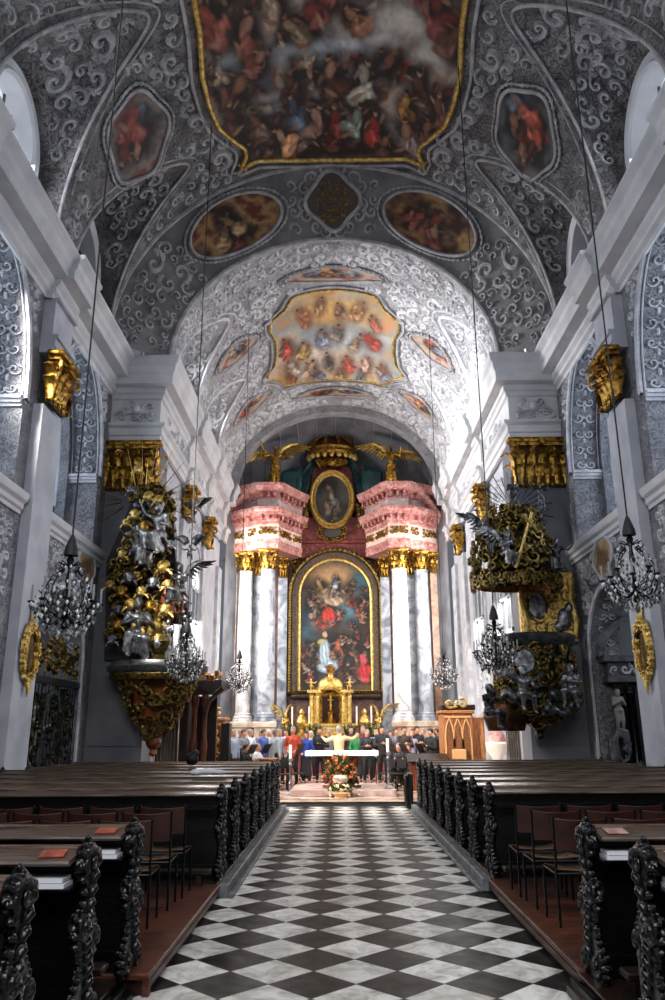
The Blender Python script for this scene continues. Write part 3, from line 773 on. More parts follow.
# ---- apse
AX=4.98
mb=MB()
mb.grid(lambda u,v:((-4.9+.35*v)*math.cos(PI*u),33.9,ZC+(4.15-.35*v)*math.sin(PI*u)),60,1)
mb.grid(lambda u,v:(-4.55*math.cos(PI*u),33.9+.6*v,ZC+3.8*math.sin(PI*u)),60,1)
struct(mb,'ceiling_apse_arch',CVP,fixn=False,smooth=.5)
def conch(u,v):   # u 0..1 across, v 0..1 from arch to the springing at the back
    t=PI*u; a=PI/2*v; x=-4.9*math.cos(t); r=math.sin(t)
    return (x,34.5+3.6*r*math.sin(a),ZC+3.9*r*math.cos(a))
mb=MB(); mb.grid(conch,64,24)
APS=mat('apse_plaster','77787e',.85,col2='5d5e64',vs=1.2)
mb.grid(lambda u,v:(-4.98*math.cos(PI*u),34.0+4.1*math.sin(PI*u),.0+ZC*v),60,1)
struct(mb,'wall_apse',APS,fixn=False,smooth=.9)
mb=MB()
for k in range(1,16):
    u=k/16; mb.tube([V(conch(u,.03+.92*j/14))+V((0,-.02,-.02)) for j in range(15)],.03,4)
struct(mb,'trim_apse',mat('apse_rib','8b8c92',.8),fixn=False)
# ------------------------------------------------------------------ frescoes on the vaults
def xmap(fz,x,y,off=.035):
    e=.03; N=V((fz(x+e,y)-fz(x-e,y),0,-2*e)).normalized()
    return V((x,y,fz(x,y)))+N*off,N
def frame_tube(mb,pts,r=.06,bead=None,n=6,closed=True,shift=0):
    P=[V(p) for p in pts]
    if closed: P=P+[P[0],P[1]]
    mb.tube(P,r,n,cap=False)
    if bead:
        acc=0
        for a,b in zip(P,P[1:]):
            L=(b-a).length; acc+=L
            while acc>bead: acc-=bead; c=b-(b-a).normalized()*acc; mb.ell(c,(bead*.34,bead*.34,bead*.34),6,4)
def fres_outline():
    pass
def big_hw(v):
    k=[(0,3.0),(.5,3.1),(.62,3.25),(.72,3.22),(.8,3.1),(.88,2.78),(.94,2.5),(.97,2.55),(1,2.75)]
    return float(np.interp(v,[a for a,_ in k],[b for _,b in k]))
def big_pt(u,v,off=.04):
    x=(2*u-1)*big_hw(v); q=abs(x)/2.6; yb=19.45-.6*min(1,q*q)+ (.3*max(0,q-.85)/.2)
    y=9.2+(yb-9.2)*v; return tuple(xmap(nave_z,x,y,off)[0])
nu,nv=190,300
pts=np.array([big_pt(i/nu,j/nv) for j in range(nv+1) for i in range(nu+1)]).reshape(nv+1,nu+1,3)
cv=Canvas(pts[...,0],-(pts[...,1]-13.6)*.682,['2a1c16','55504c','8f8a84','a89c8c','6b4436','4a4a4e'],3,sc=1.1)
K=lambda X,Y:((X-339)/90.9,-Y/90.9)
for X,Y,rx,ry,c in ((480,70,1.1,.45,'a8a29a'),(300,120,1.5,.25,'8d9298'),(130,110,.6,.3,'85878c'),(560,90,.5,.3,'b0a89e'),(330,330,2.4,.35,'2a1a12'),(200,60,.8,.4,'8c7c70')):
    cv.blob(*K(X,Y),rx,ry,c,soft=.6)
r_=random.Random(5)
for row in range(14):                                           # the crowd above the frame edge of the picture
    for k in range(9):
        X=40+k*72+r_.uniform(-22,22); Y=-40-row*46+r_.uniform(-14,14)
        cv.figure(*K(X,Y),r_.uniform(.8,1.3),r_.choice(('7a3328','8a6a4c','5a4438','a09484','6a2a20','4c5560')),rot=r_.uniform(-.9,.9),seed=row*9+k)
for k in range(95): cv.figure(*K(r_.uniform(20,650),r_.uniform(-20,330)),r_.uniform(.45,.8),r_.choice(('5a2a22','6a4a38','3c2a22','7a6a5c','58504c','802e24','4a4c54','94806a')),rot=r_.uniform(-1.2,1.2),seed=1000+k)
for X,Y,rx,ry,c in ((500,60,.8,.3,'b5ada4'),(420,95,.7,.12,'b0aaa2'),(300,115,.9,.14,'9aa0a6'),(120,105,.35,.15,'989a9e'),(380,110,.5,.12,'a8aaac'),(250,30,.5,.15,'a0968a'),(560,110,.5,.2,'b0a89e'),(200,200,.5,.1,'7c7a78')): cv.blob(*K(X,Y),rx,ry,c,soft=.8)
FG=[(80,25,1.2,'8a4638',.5),(150,60,1.1,'77402f',-.6),(215,15,1.1,'95806a',.2),(255,75,1.0,'7f6a55',.7),(325,25,1.2,'70342a',-.3),(390,60,.9,'8a5c44',.9),(560,20,1.2,'6a2c22',.3),(610,60,1,'5c3a2c',-.4),
 (120,160,1.1,'5e2a22',-.9),(175,120,.9,'6f3a2c',-1.0),(95,215,1.0,'4c2a20',.2),(240,180,.95,'57362a',.1),(335,165,1.1,'4a2c1e',0),(418,170,1.15,'b0a898',0),(468,140,1.0,'2c2228',-.5),(545,170,1.0,'4e3222',.1),(600,200,.9,'6a4030',.2),
 (150,250,1.0,'6a5444',.3),(245,235,1.0,'4c5c6e',.2),(205,295,1.05,'c89060',.5),(300,260,.95,'7a5a48',-.2),(352,265,1.1,'96302a',.1),(402,260,1.05,'7f8f84',-.1),(450,275,1.1,'a2342c',.15),(520,210,.9,'a4763c',0),(530,275,1.1,'8c7c74',.2),(575,250,.8,'5a3228',-.3),(130,310,.8,'3c2418',0),(330,310,.7,'5c1c18',.4),(480,310,.8,'4a2a1c',-.3)]
for i,(X,Y,h,c,ro) in enumerate(FG): cv.figure(*K(X,Y),h,c,rot=ro,seed=i+40)
t=thing('ceiling_fresco','large crowded red and brown ceiling fresco in a gilded curving frame above the nave','painting',(0,14.6,18.3),group=None)
def place_under(o,t): o.parent=t; o.matrix_parent_inverse=Matrix.Translation(-V(t.location))
p=painted('painted_scene',lambda u,v:big_pt(u,v),nu,nv,cv.c,ART); place_under(p,t)
fr=MB(); out=[big_pt(0,v/60,.06) for v in range(61)]+[big_pt(u/40,1,.06) for u in range(1,41)]+[big_pt(1,v/60,.06) for v in range(59,-1,-1)]
frame_tube(fr,out,.075,.2,closed=False); o=fr.build('gilded_frame',GOLDP,fixn=False,smooth=2); place_under(o,t)
# wide pale moulding outside the gold
fr=MB(); o2=[tuple(xmap(nave_z,big_pt(0,v/60)[0]-.28,big_pt(0,v/60)[1],.04)[0]) for v in range(61)]+[tuple(xmap(nave_z,big_pt(u/40,1)[0],min(big_pt(u/40,1)[1]+.3,19.7),.04)[0]) for u in range(1,41)]+[tuple(xmap(nave_z,big_pt(1,v/60)[0]+.28,big_pt(1,v/60)[1],.04)[0]) for v in range(59,-1,-1)]
frame_tube(fr,o2,.05,closed=False); o=fr.build('stucco_moulding',CREL,fixn=False,smooth=2); place_under(o,t)

def medallion(label,fn,rad,base,figs,seed,nu=56,nv=56,lob=.05,lobn=6,framem=CREL,fw=.055,name='painted_medallion',asp=1.0,group='small painted medallions on the vaults',sq=0.0,n_rand=5,bright=None):
    """fn(a,b)->pos for a,b in [-1,1]; polar grid"""
    mb=MB(); vs=[];xy=[]
    def R(th): return (1+lob*math.cos(lobn*th))*(1/max(abs(math.cos(th)),abs(math.sin(th)))**sq)
    NR,NT=26,72
    for j in range(NR+1):
        for i in range(NT):
            th=2*PI*i/NT; r=R(th)*j/NR; a,b=r*math.cos(th),r*math.sin(th); vs.append(fn(a,b,.035)); xy.append((a*rad*asp,b*rad))
    fs=[(j*NT+i,j*NT+(i+1)%NT,(j+1)*NT+(i+1)%NT,(j+1)*NT+i) for j in range(NR) for i in range(NT)]
    xy=np.array(xy); c=Canvas(xy[:,0],xy[:,1],base,seed,sc=2.2/rad)
    r=random.Random(seed)
    for k in range(n_rand):
        h=rad*r.uniform(.9,1.25); c.figure(r.uniform(-.5,.5)*rad*asp,r.uniform(-.45,.35)*rad,h,r.choice(figs),rot=r.uniform(-.7,.7),seed=seed*10+k)
    ctr=V(fn(0,0,0)); t=thing(name,label,'painting',ctr,group=group)
    mb.add(vs,fs); me=mb.mesh('painted_scene',ART,9,False)
    ca=me.color_attributes.new('Art','FLOAT_COLOR','POINT'); cc=np.ones((len(vs),4)); cc[:,:3]=np.clip(c.c,0,1); ca.data.foreach_set('color',cc.ravel())
    o=bpy.data.objects.new('painted_scene',me); COL.objects.link(o); place_under(o,t)
    f=MB(); frame_tube(f,[fn(R(2*PI*i/72)*math.cos(2*PI*i/72),R(2*PI*i/72)*math.sin(2*PI*i/72),.06) for i in range(72)],fw,None)
    frame_tube(f,[fn(1.13*R(2*PI*i/72)*math.cos(2*PI*i/72),1.13*R(2*PI*i/72)*math.sin(2*PI*i/72),.05) for i in range(72)],fw*.55,.16)
    o=f.build('frame',framem,fixn=False,smooth=2); place_under(o,t); return t
DK=['2e221c','5a5350','7c7672','6a3c30']; FD=('7a3026','8a5a40','5a3a2c','a04a36','51606a')
BR=['8a7c70','b09a88','a08c80','8a4a3c']; FB=('a84a3c','c08a5a','6a7488','b09c88','8a4234')
def on_v(fz,cx,cy,rx,ry,rot=0,mk=NM):
    c,s=math.cos(rot),math.sin(rot)
    def f(a,b,off):
        u=cx+a*rx*c-b*ry*s; v=cy+a*rx*s+b*ry*c; P,N=mk(u,v); return tuple(P+N*off)
    return f
def arcS(a,rise,x):      # arc length for a given x
    n=200;s=0;px,pz=0,rise
    for i in range(1,n+1):
        q=abs(x)*i/n; z=rise*math.sqrt(max(0,1-(q/a)**2)); s+=math.hypot(q-px,z-pz); px,pz=q,z
    return math.copysign(s,x)
for sx,side in ((-1,'left'),(1,'right')):
    medallion('dark lobed medallion above the %s nave pilaster, beside the great fresco'%side,on_v(nave_z,arcS(A1,R1,sx*4.95),16.1,.98,1.25,-sx*.12),1.0,DK if sx<0 else ['26201c','4c4f52','6f6c6a','4e2c24'],FD,20+sx,lobn=5,lob=.06)
    u0=sx*3.15
    def fs(a,b,off,u0=u0,sx=sx):
        P,N=SM(u0+a*1.55,1.02-b*.78+ .0); return tuple(P+N*off)
    medallion('oval fresco of a reclining figure on the %s side of the triumphal arch'%side,fs,1.0,['3a2418','6e5036','a07c4c','5c2c20'],('8a4232','9a7a50','6a2c22'),30+sx,lob=0,asp=1.7,n_rand=4)
    medallion('long painted medallion over the %s choir wall, nearer the nave'%side,on_v(choir_z,arcS(A2,R2,sx*3.65),25.75,.95,.62,0,CM),1.0,BR,FB,40+sx,lobn=4,lob=.07,fw=.04,asp=1.3)
    medallion('long painted medallion over the %s choir wall, nearer the high altar'%side,on_v(choir_z,arcS(A2,R2,sx*3.65),30.75,.95,.6,0,CM),1.0,BR,FB,50+sx,lobn=4,lob=.07,fw=.04,asp=1.3)
medallion('wide oval painting at the crown of the choir vault, nearest the nave',on_v(choir_z,0,22.85,1.6,.42,0,CM),1.0,BR,FB,61,lobn=4,lob=.05,fw=.04,asp=2.2,n_rand=8)
medallion('narrow oval painting at the crown of the choir vault, nearest the high altar',on_v(choir_z,0,32.3,1.7,.42,0,CM),1.0,BR,FB,62,lobn=4,lob=.03,fw=.04,asp=2.4,n_rand=8)
# great choir fresco
def cw(v):
    k=[(0,1.4),(.04,1.55),(.12,1.75),(.2,2.35),(.28,2.4),(.4,2.25),(.55,2.3),(.68,2.45),(.74,2.75),(.8,2.8),(.9,2.35),(1,2.15)]
    return float(np.interp(v,[a for a,_ in k],[b for _,b in k]))
def ch_pt(u,v,off=.035):
    x=(2*u-1)*cw(v); y=23.85+(.15*abs(2*u-1)**2 if v<.1 else 0)*(1-v*10)+6.9*v+ .25*math.cos((2*u-1)*PI/2)*v
    q=arcS(A2,R2,x) if False else x
    return tuple(xmap(choir_z,x,y,off)[0])
nu,nv=140,150
pts=np.array([ch_pt(i/nu,j/nv) for j in range(nv+1) for i in range(nu+1)]).reshape(nv+1,nu+1,3)
cv=Canvas(pts[...,0],-(pts[...,1]-23.8)*.5,['a87c50','c2a888','a9a9a4','8d9490','b98a68'],13,sc=1.0)
for a,b,rx,ry,c in ((0,-.7,1.8,.5,'c39a62'),(0,-1.8,1.7,.45,'a5aaa8'),(-1,-2.5,1.2,.5,'c7b8a8'),(1.2,-2.8,1.1,.4,'b9a694'),(-.3,-1.8,.5,.35,'98a2ae')): cv.blob(a,b,rx,ry,c,soft=.6)
for i,(a,b,h,c,ro) in enumerate([(-1.2,-.8,.8,'a86a48',.6),(-.5,-.5,.7,'a9805a',-.4),(.2,-.7,.7,'8a6a55',.3),(.9,-.6,.8,'b9885a',-.5),(1.5,-1.0,.7,'a05a44',.4),
  (-1.9,-1.8,.9,'b04a3a',.3),(-1.3,-2.1,.9,'b0905a',-.2),(-.5,-1.7,.9,'8592a2',.1),(.1,-1.5,.8,'7a7870',0),(1.3,-1.7,1.0,'96382e',.9),(.8,-1.9,.7,'90846e',-.3),
  (-1.8,-2.7,.9,'c9b8a4',.2),(-1.0,-2.9,.9,'a89078',-.3),(-.3,-2.7,.9,'4c4844',.1),(.5,-2.8,.9,'a8483c',0),(1.3,-2.7,.9,'c0a090',-.2),(2.0,-2.9,.9,'7c8494',.3),(-1.9,-3.2,.7,'9a5c40',0),(-.8,-3.3,.7,'6a7490',0),(.2,-3.3,.7,'a58a6a',0),(1.1,-3.3,.7,'5c6478',0)]): cv.figure(a,b,h,c,rot=ro,seed=i+90,dark='6a5040')
t=thing('ceiling_fresco','bright painted scene in a lobed gilded frame at the centre of the choir vault','painting',(0,27.3,16.6))
p=painted('painted_scene',lambda u,v:ch_pt(u,v),nu,nv,cv.c,ART); place_under(p,t)
def ring(off,sc=1.0,dy=0): 
    L=[(0,v/50) for v in range(51)]+[(u/30,1) for u in range(1,31)]+[(1,v/50) for v in range(49,-1,-1)]+[(u/30,0) for u in range(29,0,-1)]
    o=[]
    for u,v in L:
        P=V(ch_pt(u,v,0)); x=P.x*sc; y=27.35+(P.y-27.35)*(1+(sc-1)*.8); o.append(tuple(xmap(choir_z,x,y,off)[0]))
    return o
f=MB(); frame_tube(f,ring(.05),.045,.16); o=f.build('gilded_frame',GOLDP,fixn=False,smooth=2); place_under(o,t)
f=MB(); frame_tube(f,ring(.05,1.08),.05); o=f.build('stucco_moulding',CREL,fixn=False,smooth=2); place_under(o,t)
# inscription cartouche on the triumphal arch
P0,N0=SM(0,1.0); t=thing('inscription_cartouche','dark cartouche with rows of gilt lettering at the crown of the triumphal arch','cartouche',P0)
cm=MB(); n=40; rim=[]
for i in range(n):
    a=2*PI*i/n; k=1+.1*math.cos(4*a+.3); P,N=SM(.78*k*math.cos(a),1.0+.78*k*math.sin(a)); rim.append(P+N*.06)
cm.add([P0+N0*.1]+rim,[(0,1+i,1+(i+1)%n) for i in range(n)]); o=cm.build('panel',mat('inscription_ground','4a4038',.6),fixn=False); place_under(o,t)
cm=MB(); frame_tube(cm,rim,.07); 
for k in range(14): 
    a=2*PI*k/14; scroll(cm,SM,.92*math.cos(a),1.0+.9*math.sin(a),.15,a,1 if k%2 else -1,.09,.04)
o=cm.build('scrolled_border',CREL,fixn=False,smooth=.9); place_under(o,t)
cm=MB(); r_=random.Random(3)
for j in range(8):
    v=.46+j*.15; w=.42*math.sqrt(1-((v-1.0)/.72)**2)+.06; u=-w
    while u<w:
        l=r_.uniform(.025,.05)
        if r_.random()>.17:
            P,N=SM(u,v); P2,_=SM(u+.01*r_.uniform(-1,1),v+.075); P3,_=SM(u+l,v+r_.choice((0,.035,.07)))
            cm.tube([P+N*.11,P2+N*.11],.011,4); cm.tube([(P if r_.random()<.5 else P2)+N*.11,P3+N*.11],.009,4)
        u+=l+.022
o=cm.build('lettering',GOLD,fixn=False); place_under(o,t)
# ------------------------------------------------------------------ gilded capitals
def capital_mb(w,d,h,rnd_=False,n=4):
    """Corinthian capital; origin at bottom centre, front towards -Y. flat (pilaster) or round"""
    mb=MB()
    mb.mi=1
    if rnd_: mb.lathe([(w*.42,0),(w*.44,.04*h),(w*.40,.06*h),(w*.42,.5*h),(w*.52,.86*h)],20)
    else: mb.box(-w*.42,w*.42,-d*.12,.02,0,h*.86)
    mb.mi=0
    mb.box(-w*.56,w*.56,-d*.7-(0 if not rnd_ else w*.56-d*.7),.02 if not rnd_ else w*.56,h*.9,h,b=.015)
    mb.box(-w*.48,w*.48,-d*.5-(0 if not rnd_ else w*.48-d*.5),.02 if not rnd_ else w*.48,h*.84,h*.9)
    def leaf(p,out,side,H,W):
        out=V(out);side=V(side);p=V(p); n=7; vs=[];fs=[]
        for i in range(n):
            t=i/(n-1); z=H*(math.sin(t*PI*.62)/math.sin(PI*.5)); o=H*(.05+.5*t**2.2); ww=W*(.55+.5*math.sin(t*PI*.8))*(1 if i%2==0 else .8)
            if t>.85: z-=H*.07; ww*=.5
            c=p+out*o+V((0,0,z)); vs+=[c-side*ww-out*.03*H,c+out*.06*H,c+side*ww-out*.03*H]
        for i in range(n-1):
            fs+=[(i*3,i*3+1,i*3+4,i*3+3),(i*3+1,i*3+2,i*3+5,i*3+4)]
        mb.add(vs,fs)
    def volute(c,out,R):
        out=V(out).normalized(); pts=[]
        for i in range(16):
            t=i/15; a=PI*.9-t*3.6*PI*.8; r=R*(1-.75*t); pts.append(V(c)+out*(r*math.cos(a)+R*.2)+V((0,0,r*math.sin(a))))
        mb.tube(pts,[R*.24*(1-.4*i/15) for i in range(16)],5)
    if rnd_:
        for row,(z,H,k0) in enumerate(((.03*h,.4*h,0),(.22*h,.46*h,.5))):
            for k in range(8):
                a=2*PI*(k+k0)/8; o=(math.cos(a),math.sin(a),0); leaf((w*.42*o[0],w*.42*o[1],z),o,(-o[1],o[0],0),H,w*.15)
        for k in range(4):
            a=PI/4+k*PI/2; o=(math.cos(a),math.sin(a),0); volute((w*.55*o[0],w*.55*o[1],h*.74),o,h*.13)
        for k in range(4):
            a=k*PI/2; mb.ell((w*.56*math.cos(a),w*.56*math.sin(a),h*.9),h*.07,8,5)
    else:
        for row,(z,H,kk) in enumerate(((.03*h,.42*h,n),(.22*h,.48*h,n-1))):
            for k in range(kk):
                x=-w*.45+w*.9*(k+.5)/kk; leaf((x,-d*.14,z),(0,-1,0),(1,0,0),H,w*.45/kk*.86)
            for sx in (-1,1):
                for y in (-.15*d,): leaf((sx*w*.45,y,z),(sx,0,0),(0,1,0),H,d*.3)
        for sx in (-1,1):
            volute((sx*w*.43,-d*.4,h*.70),(sx,-1,0),h*.15); volute((sx*w*.13,-d*.4,h*.72),(sx,-.6,0),h*.1)
        mb.ell((0,-d*.62,h*.9),h*.08,8,5)
        for k in range(n*2): mb.ell((-w*.42+w*.84*k/(n*2-1),-d*.44,h*.03),h*.03,6,4)
    return mb
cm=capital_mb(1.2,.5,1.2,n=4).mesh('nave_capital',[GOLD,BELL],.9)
def put_cap(me,loc,rz,label,sc=(1,1,1),group=None,name='gilded_capital',m=None):
    o=bpy.data.objects.new(name,me); COL.objects.link(o); o.location=loc; o.rotation_euler=(0,0,rz); o.scale=sc
    return tag(o,label,'capital',group)
for sx,side in ((-1,'left'),(1,'right')):
    for i,(a,b) in enumerate(PILS[:2]):
        put_cap(cm,(sx*6.38,(a+b)/2,8.9),-sx*PI/2,'gilded capital on the %s nave wall pilaster %s'%(side,('nearest the choir arch','nearest the viewer')[i]),(.95,1,1))
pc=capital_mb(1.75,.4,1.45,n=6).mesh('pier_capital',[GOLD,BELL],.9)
for sx,side in ((-1,'left'),(1,'right')):
    put_cap(pc,(sx*5.98,21.2,8.5),0,'broad gilded capital on the %s choir arch pier, facing the nave'%side,(1,1,1))
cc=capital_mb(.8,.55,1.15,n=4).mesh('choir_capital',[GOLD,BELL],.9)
for sx,side,ys in ((-1,'left',(25.55,29.6)),(1,'right',(25.55,31.0))):
    for i,y in enumerate(ys): put_cap(cc,(sx*5.1,y,8.75),-sx*PI/2,'narrow gilded capital on the %s choir wall, the one %s'%(side,('nearer the nave','nearer the high altar')[i]))
# ------------------------------------------------------------------ sculpted figures
def figure_mb(pose,vox=.03,female=True,drape=True,wings=False,seed=0,putto=False,smooth=2,bare=False):
    """pose: dict of joints in metres, figure facing -Y. returns continuous body mesh"""
    J={k:V(v) for k,v in pose.items()}; k_=pose.get('_s',1.0) if False else 1.0
    mb=MB(); H=(J['head']-J['pelvis']).length/.75; s=H
    fat=1.38 if putto else 1.12
    c=lambda a,b,r0,r1:mb.cap(a,b,r0*(fat if r0<.12*s else 1.0+.5*(fat-1)),r1*(fat if r1<.12*s else 1.0+.5*(fat-1)))
    c(J['pelvis'],J['waist'],.155*s,.125*s); c(J['waist'],J['chest'],.13*s,.165*s); c(J['chest'],J['neck'],.13*s,.06*s); c(J['neck'],J['head'],.055*s,.06*s)
    c(J['chest']+(J['ls']-J['chest'])*.2,J['ls'],.11*s,.08*s); c(J['chest']+(J['rs']-J['chest'])*.2,J['rs'],.11*s,.08*s)
    hd=J['head']; f=1.45 if putto else 1.18
    mb.ell(hd,(.082*s*f,.098*s*f,.12*s*f),12,9); mb.ell(hd+V((0,-.07*s,-.055*s))*f,(.05*s*f,.05*s*f,.055*s*f),8,6)
    mb.ell(hd+V((0,-.105*s,-.01*s))*f,(.014*s*f,.024*s*f,.03*s*f),6,5); mb.ell(hd+V((0,.02*s,.05*s))*f,(.09*s*f,.1*s*f,.09*s*f),10,6)
    for sd in ('l','r'):
        c(J[sd+'s'],J[sd+'e'],.062*s,.05*s); c(J[sd+'e'],J[sd+'h'],.05*s,.034*s)
        d=(J[sd+'h']-J[sd+'e']).normalized(); c(J[sd+'h'],J[sd+'h']+d*.09*s,.035*s,.026*s)
        c(J['pelvis']+(J[sd+'hip']-J['pelvis'])*1.0,J[sd+'k'],.105*s,.075*s); c(J[sd+'k'],J[sd+'a'],.07*s,.042*s)
        c(J[sd+'a'],J[sd+'a']+V((0,-.15*s,-.03*s)),.04*s,.03*s)
    r=random.Random(seed)
    if drape:
        a=J['pelvis']; 
        for sd in ('l','r'):
            k=J[sd+'k'];an=J[sd+'a']
            for q in range(5):
                o=V((r.uniform(-.09,.09),r.uniform(-.05,.09),r.uniform(-.03,.03)))*s
                mb.tube([a+o*1.3,a+(k-a)*.5+o+V((0,-.05*s,.0)),k+o*1.1,k+(an-k)*.6+o*1.3,an+o*1.6+V((0,0,.03*s))],[.05*s,.06*s,.055*s,.05*s,.035*s],6)
        for q in range(6):
            x=r.uniform(-1,1); p=J['lk']*(.5+.5*x)+J['rk']*(.5-.5*x); e=J['la']*(.5+.5*x)+J['ra']*(.5-.5*x)
            mb.tube([a+V((x*.1*s,-.05*s,0)),p+V((0,r.uniform(-.04,.08)*s,0)),e+V((x*.03,r.uniform(-.02,.1)*s,.05*s))],[.06*s,.07*s,.045*s],6)
        mb.tube([J['ls']+V((0,-.05*s,.03*s)),J['chest']+V((0,-.13*s,-.05*s)),J['pelvis']+V((.1*s,-.12*s,0)),J['pelvis']+V((.18*s,.06*s,-.15*s)),J['pelvis']+V((.27*s,.15*s,-.3*s))],[.05*s,.06*s,.06*s,.05*s,.02*s],6)
    if bare: 
        mb.tube([J['pelvis']+V((-.14*s,-.08*s,0)),J['pelvis']+V((0,-.16*s,-.04*s)),J['pelvis']+V((.16*s,-.06*s,.03*s)),J['pelvis']+V((.26*s,.1*s,-.12*s))],[.05*s,.07*s,.05*s,.02*s],6)
    return organic(mb,vox*s,smooth)
def wing_mb(root,tip,s,up=V((0,0,1)),n=9):
    mb=MB(); root=V(root);tip=V(tip); d=tip-root; L=d.length; d.normalize(); dn=-(up-d*up.dot(d)).normalized()
    mb.tube([root,root+d*L*.35-dn*L*.16,root+d*L*.72-dn*L*.12,tip],[.08*s,.09*s,.07*s,.03*s],6)
    for k in range(n):
        t=(k+.6)/n; b=root+d*L*t*.95-dn*L*.15*math.sin(PI*min(1,t*1.1)); l=L*(.35+.45*t) if t<.85 else L*.6
        e=b+dn*l*(1-.35*t)+d*l*(.15+.75*t*t)
        mb.tube([b,(b+e)/2+dn*.03*s,e],[.06*s,.11*s,.035*s],5,flat=.35)
        b2=b+dn*.02; e2=b+dn*l*.5+d*l*.25; off=d.cross(dn)*.03*s
        mb.tube([b2+off,e2+off],[.04*s,.02*s],5,flat=.4)
    return mb
def pose_stand(H=1.7,arms='down',tw=0.0):
    s=H/1.7
    P=dict(pelvis=(0,0,.95),waist=(0,.0,1.1),chest=(0,.0,1.3),neck=(0,0,1.46),head=(0,-.02,1.62),ls=(-.18,0,1.4),rs=(.18,0,1.4),lhip=(-.09,0,.93),rhip=(.09,0,.93),lk=(-.1,-.04,.5),rk=(.11,-.08,.5),la=(-.1,.02,.08),ra=(.13,.0,.08))
    A={'down':((-.25,.0,1.12),(-.24,-.1,.88),(.25,0,1.12),(.24,-.1,.88)),'up':((-.42,-.08,1.5),(-.55,-.15,1.8),(.40,-.05,1.25),(.45,-.2,1.5)),
       'out':((-.42,-.05,1.3),(-.66,-.15,1.42),(.42,-.05,1.3),(.66,-.15,1.35)),'pray':((-.26,-.08,1.15),(-.05,-.28,1.28),(.26,-.08,1.15),(.05,-.28,1.28)),
       'point':((-.42,-.12,1.42),(-.68,-.2,1.62),(.28,-.05,1.12),(.12,-.25,1.1))}[arms]
    P.update(le=A[0],lh=A[1],re=A[2],rh=A[3])
    return {k:tuple(V(v)*s) for k,v in P.items()}
def pose_sit(H=1.7,arms='down',lean=0.0,cross=False):
    s=H/1.7
    P=dict(pelvis=(0,0,.5),waist=(0,-.02,.66),chest=(0,-.04+lean,.86),neck=(0,-.05+lean*1.3,1.02),head=(0,-.08+lean*1.5,1.18),ls=(-.18,-.04+lean,.96),rs=(.18,-.04+lean,.96),lhip=(-.1,-.02,.5),rhip=(.1,-.02,.5),lk=(-.16,-.44,.52),rk=(.14,-.42,.44),la=(-.16,-.4,.1),ra=(.22,-.3,.02))
    A={'down':((-.26,-.08,.7),(-.2,-.32,.6),(.26,-.08,.7),(.18,-.32,.6)),'up':((-.4,-.1,1.06),(-.5,-.2,1.36),(.3,-.1,.72),(.3,-.35,.7)),
       'out':((-.42,-.1,.86),(-.66,-.2,.95),(.42,-.1,.86),(.6,-.25,1.0)),'hold':((-.28,-.15,.75),(-.05,-.38,.82),(.3,-.15,.75),(.1,-.4,.78)),'pray':((-.26,-.12,.72),(-.03,-.3,.86),(.26,-.12,.72),(.04,-.3,.86))}[arms]
    P.update(le=A[0],lh=A[1],re=A[2],rh=A[3])
    return {k:tuple(V(v)*s) for k,v in P.items()}
def cloud_mb(c,r,n,seed,puff=.34,vox=.035,flatten=1.0,sm=3):
    """rounded cloud bank"""
    rr=random.Random(seed); mb=MB(); c=V(c)
    for k in range(n):
        d=V((rr.gauss(0,1),rr.gauss(0,1),rr.gauss(0,1))).normalized()*rr.random()**.45
        q=puff*rr.uniform(.6,1.25)*min(r); mb.ell(c+V((d.x*r[0],d.y*r[1],d.z*r[2])),(q,q,q*flatten),9,7)
    return organic(mb,vox,sm)
STAT={}
def stat(key,fn):
    if key not in STAT: STAT[key]=fn()
    return STAT[key]
def cherub_head(mb,c,s,face=(0,-1,0)):
    c=V(c); f=V(face).normalized(); sd=f.cross(V((0,0,1))).normalized()
    mb.ell(c,(s*.5,s*.5,s*.6),10,8); mb.ell(c+f*s*.38-V((0,0,s*.2)),(s*.3,s*.3,s*.28),8,6); mb.ell(c+f*s*.52,(s*.09,s*.09,s*.12),5,4); mb.ell(c-f*s*.1+V((0,0,s*.25)),(s*.56,s*.56,s*.42),9,6)
    for k in range(9):
        a=PI*k/8; mb.ell(c+sd*s*.5*math.cos(a)+V((0,0,s*.15+s*.42*math.sin(a)))-f*s*.05,s*.17,7,5)
    for q in (-1,1):
        for k in range(3):
            a=-.25-k*.35; mb.tube([c+sd*q*s*.4-V((0,0,s*.3)),c+sd*q*s*(.75+.08*k)+V((0,0,s*(a*.8)))-f*s*.1,c+sd*q*s*(1.05-.08*k)+V((0,0,s*(a*1.0-.1)))-f*s*.2],[s*.14,s*.14,s*.05],5,flat=.5)
# ------------------------------------------------------------------ high altar
HX=-.14
alt=thing('high_altar','tall marble high altar with paired columns and broken pink pediment filling the apse','altar',(HX,35.5,.17))
def AP(o):
    o.parent=alt; o.matrix_parent_inverse=Matrix.Translation(-V(alt.location)); return o
def col_mb(x,y,z0,z1,r,flute=False):
    mb=MB(); h=z1-z0
    mb.lathe([(r*1.35,z0-.1),(r*1.35,z0),(r*1.25,z0+.02),(r*1.28,z0+.1),(r*1.08,z0+.16),(r*1.12,z0+.22),(r,z0+.28)],24,(x,y,0))
    rf=(lambda a: 1-.035*(math.cos(20*a)>.2)) 
    mb.lathe([(r,z0+.28),(r,z0+h*.36)],80,(x,y,0),rf=rf if flute else None)
    mb.lathe([(r*1.02,z0+h*.36),(r*1.02,z0+h*.365),(r,z0+h*.37),(r*.97,z0+h*.7),(r*.88,z1-.05),(r*.93,z1-.03),(r*.93,z1)],32,(x,y,0))
    return mb
COLS=[]
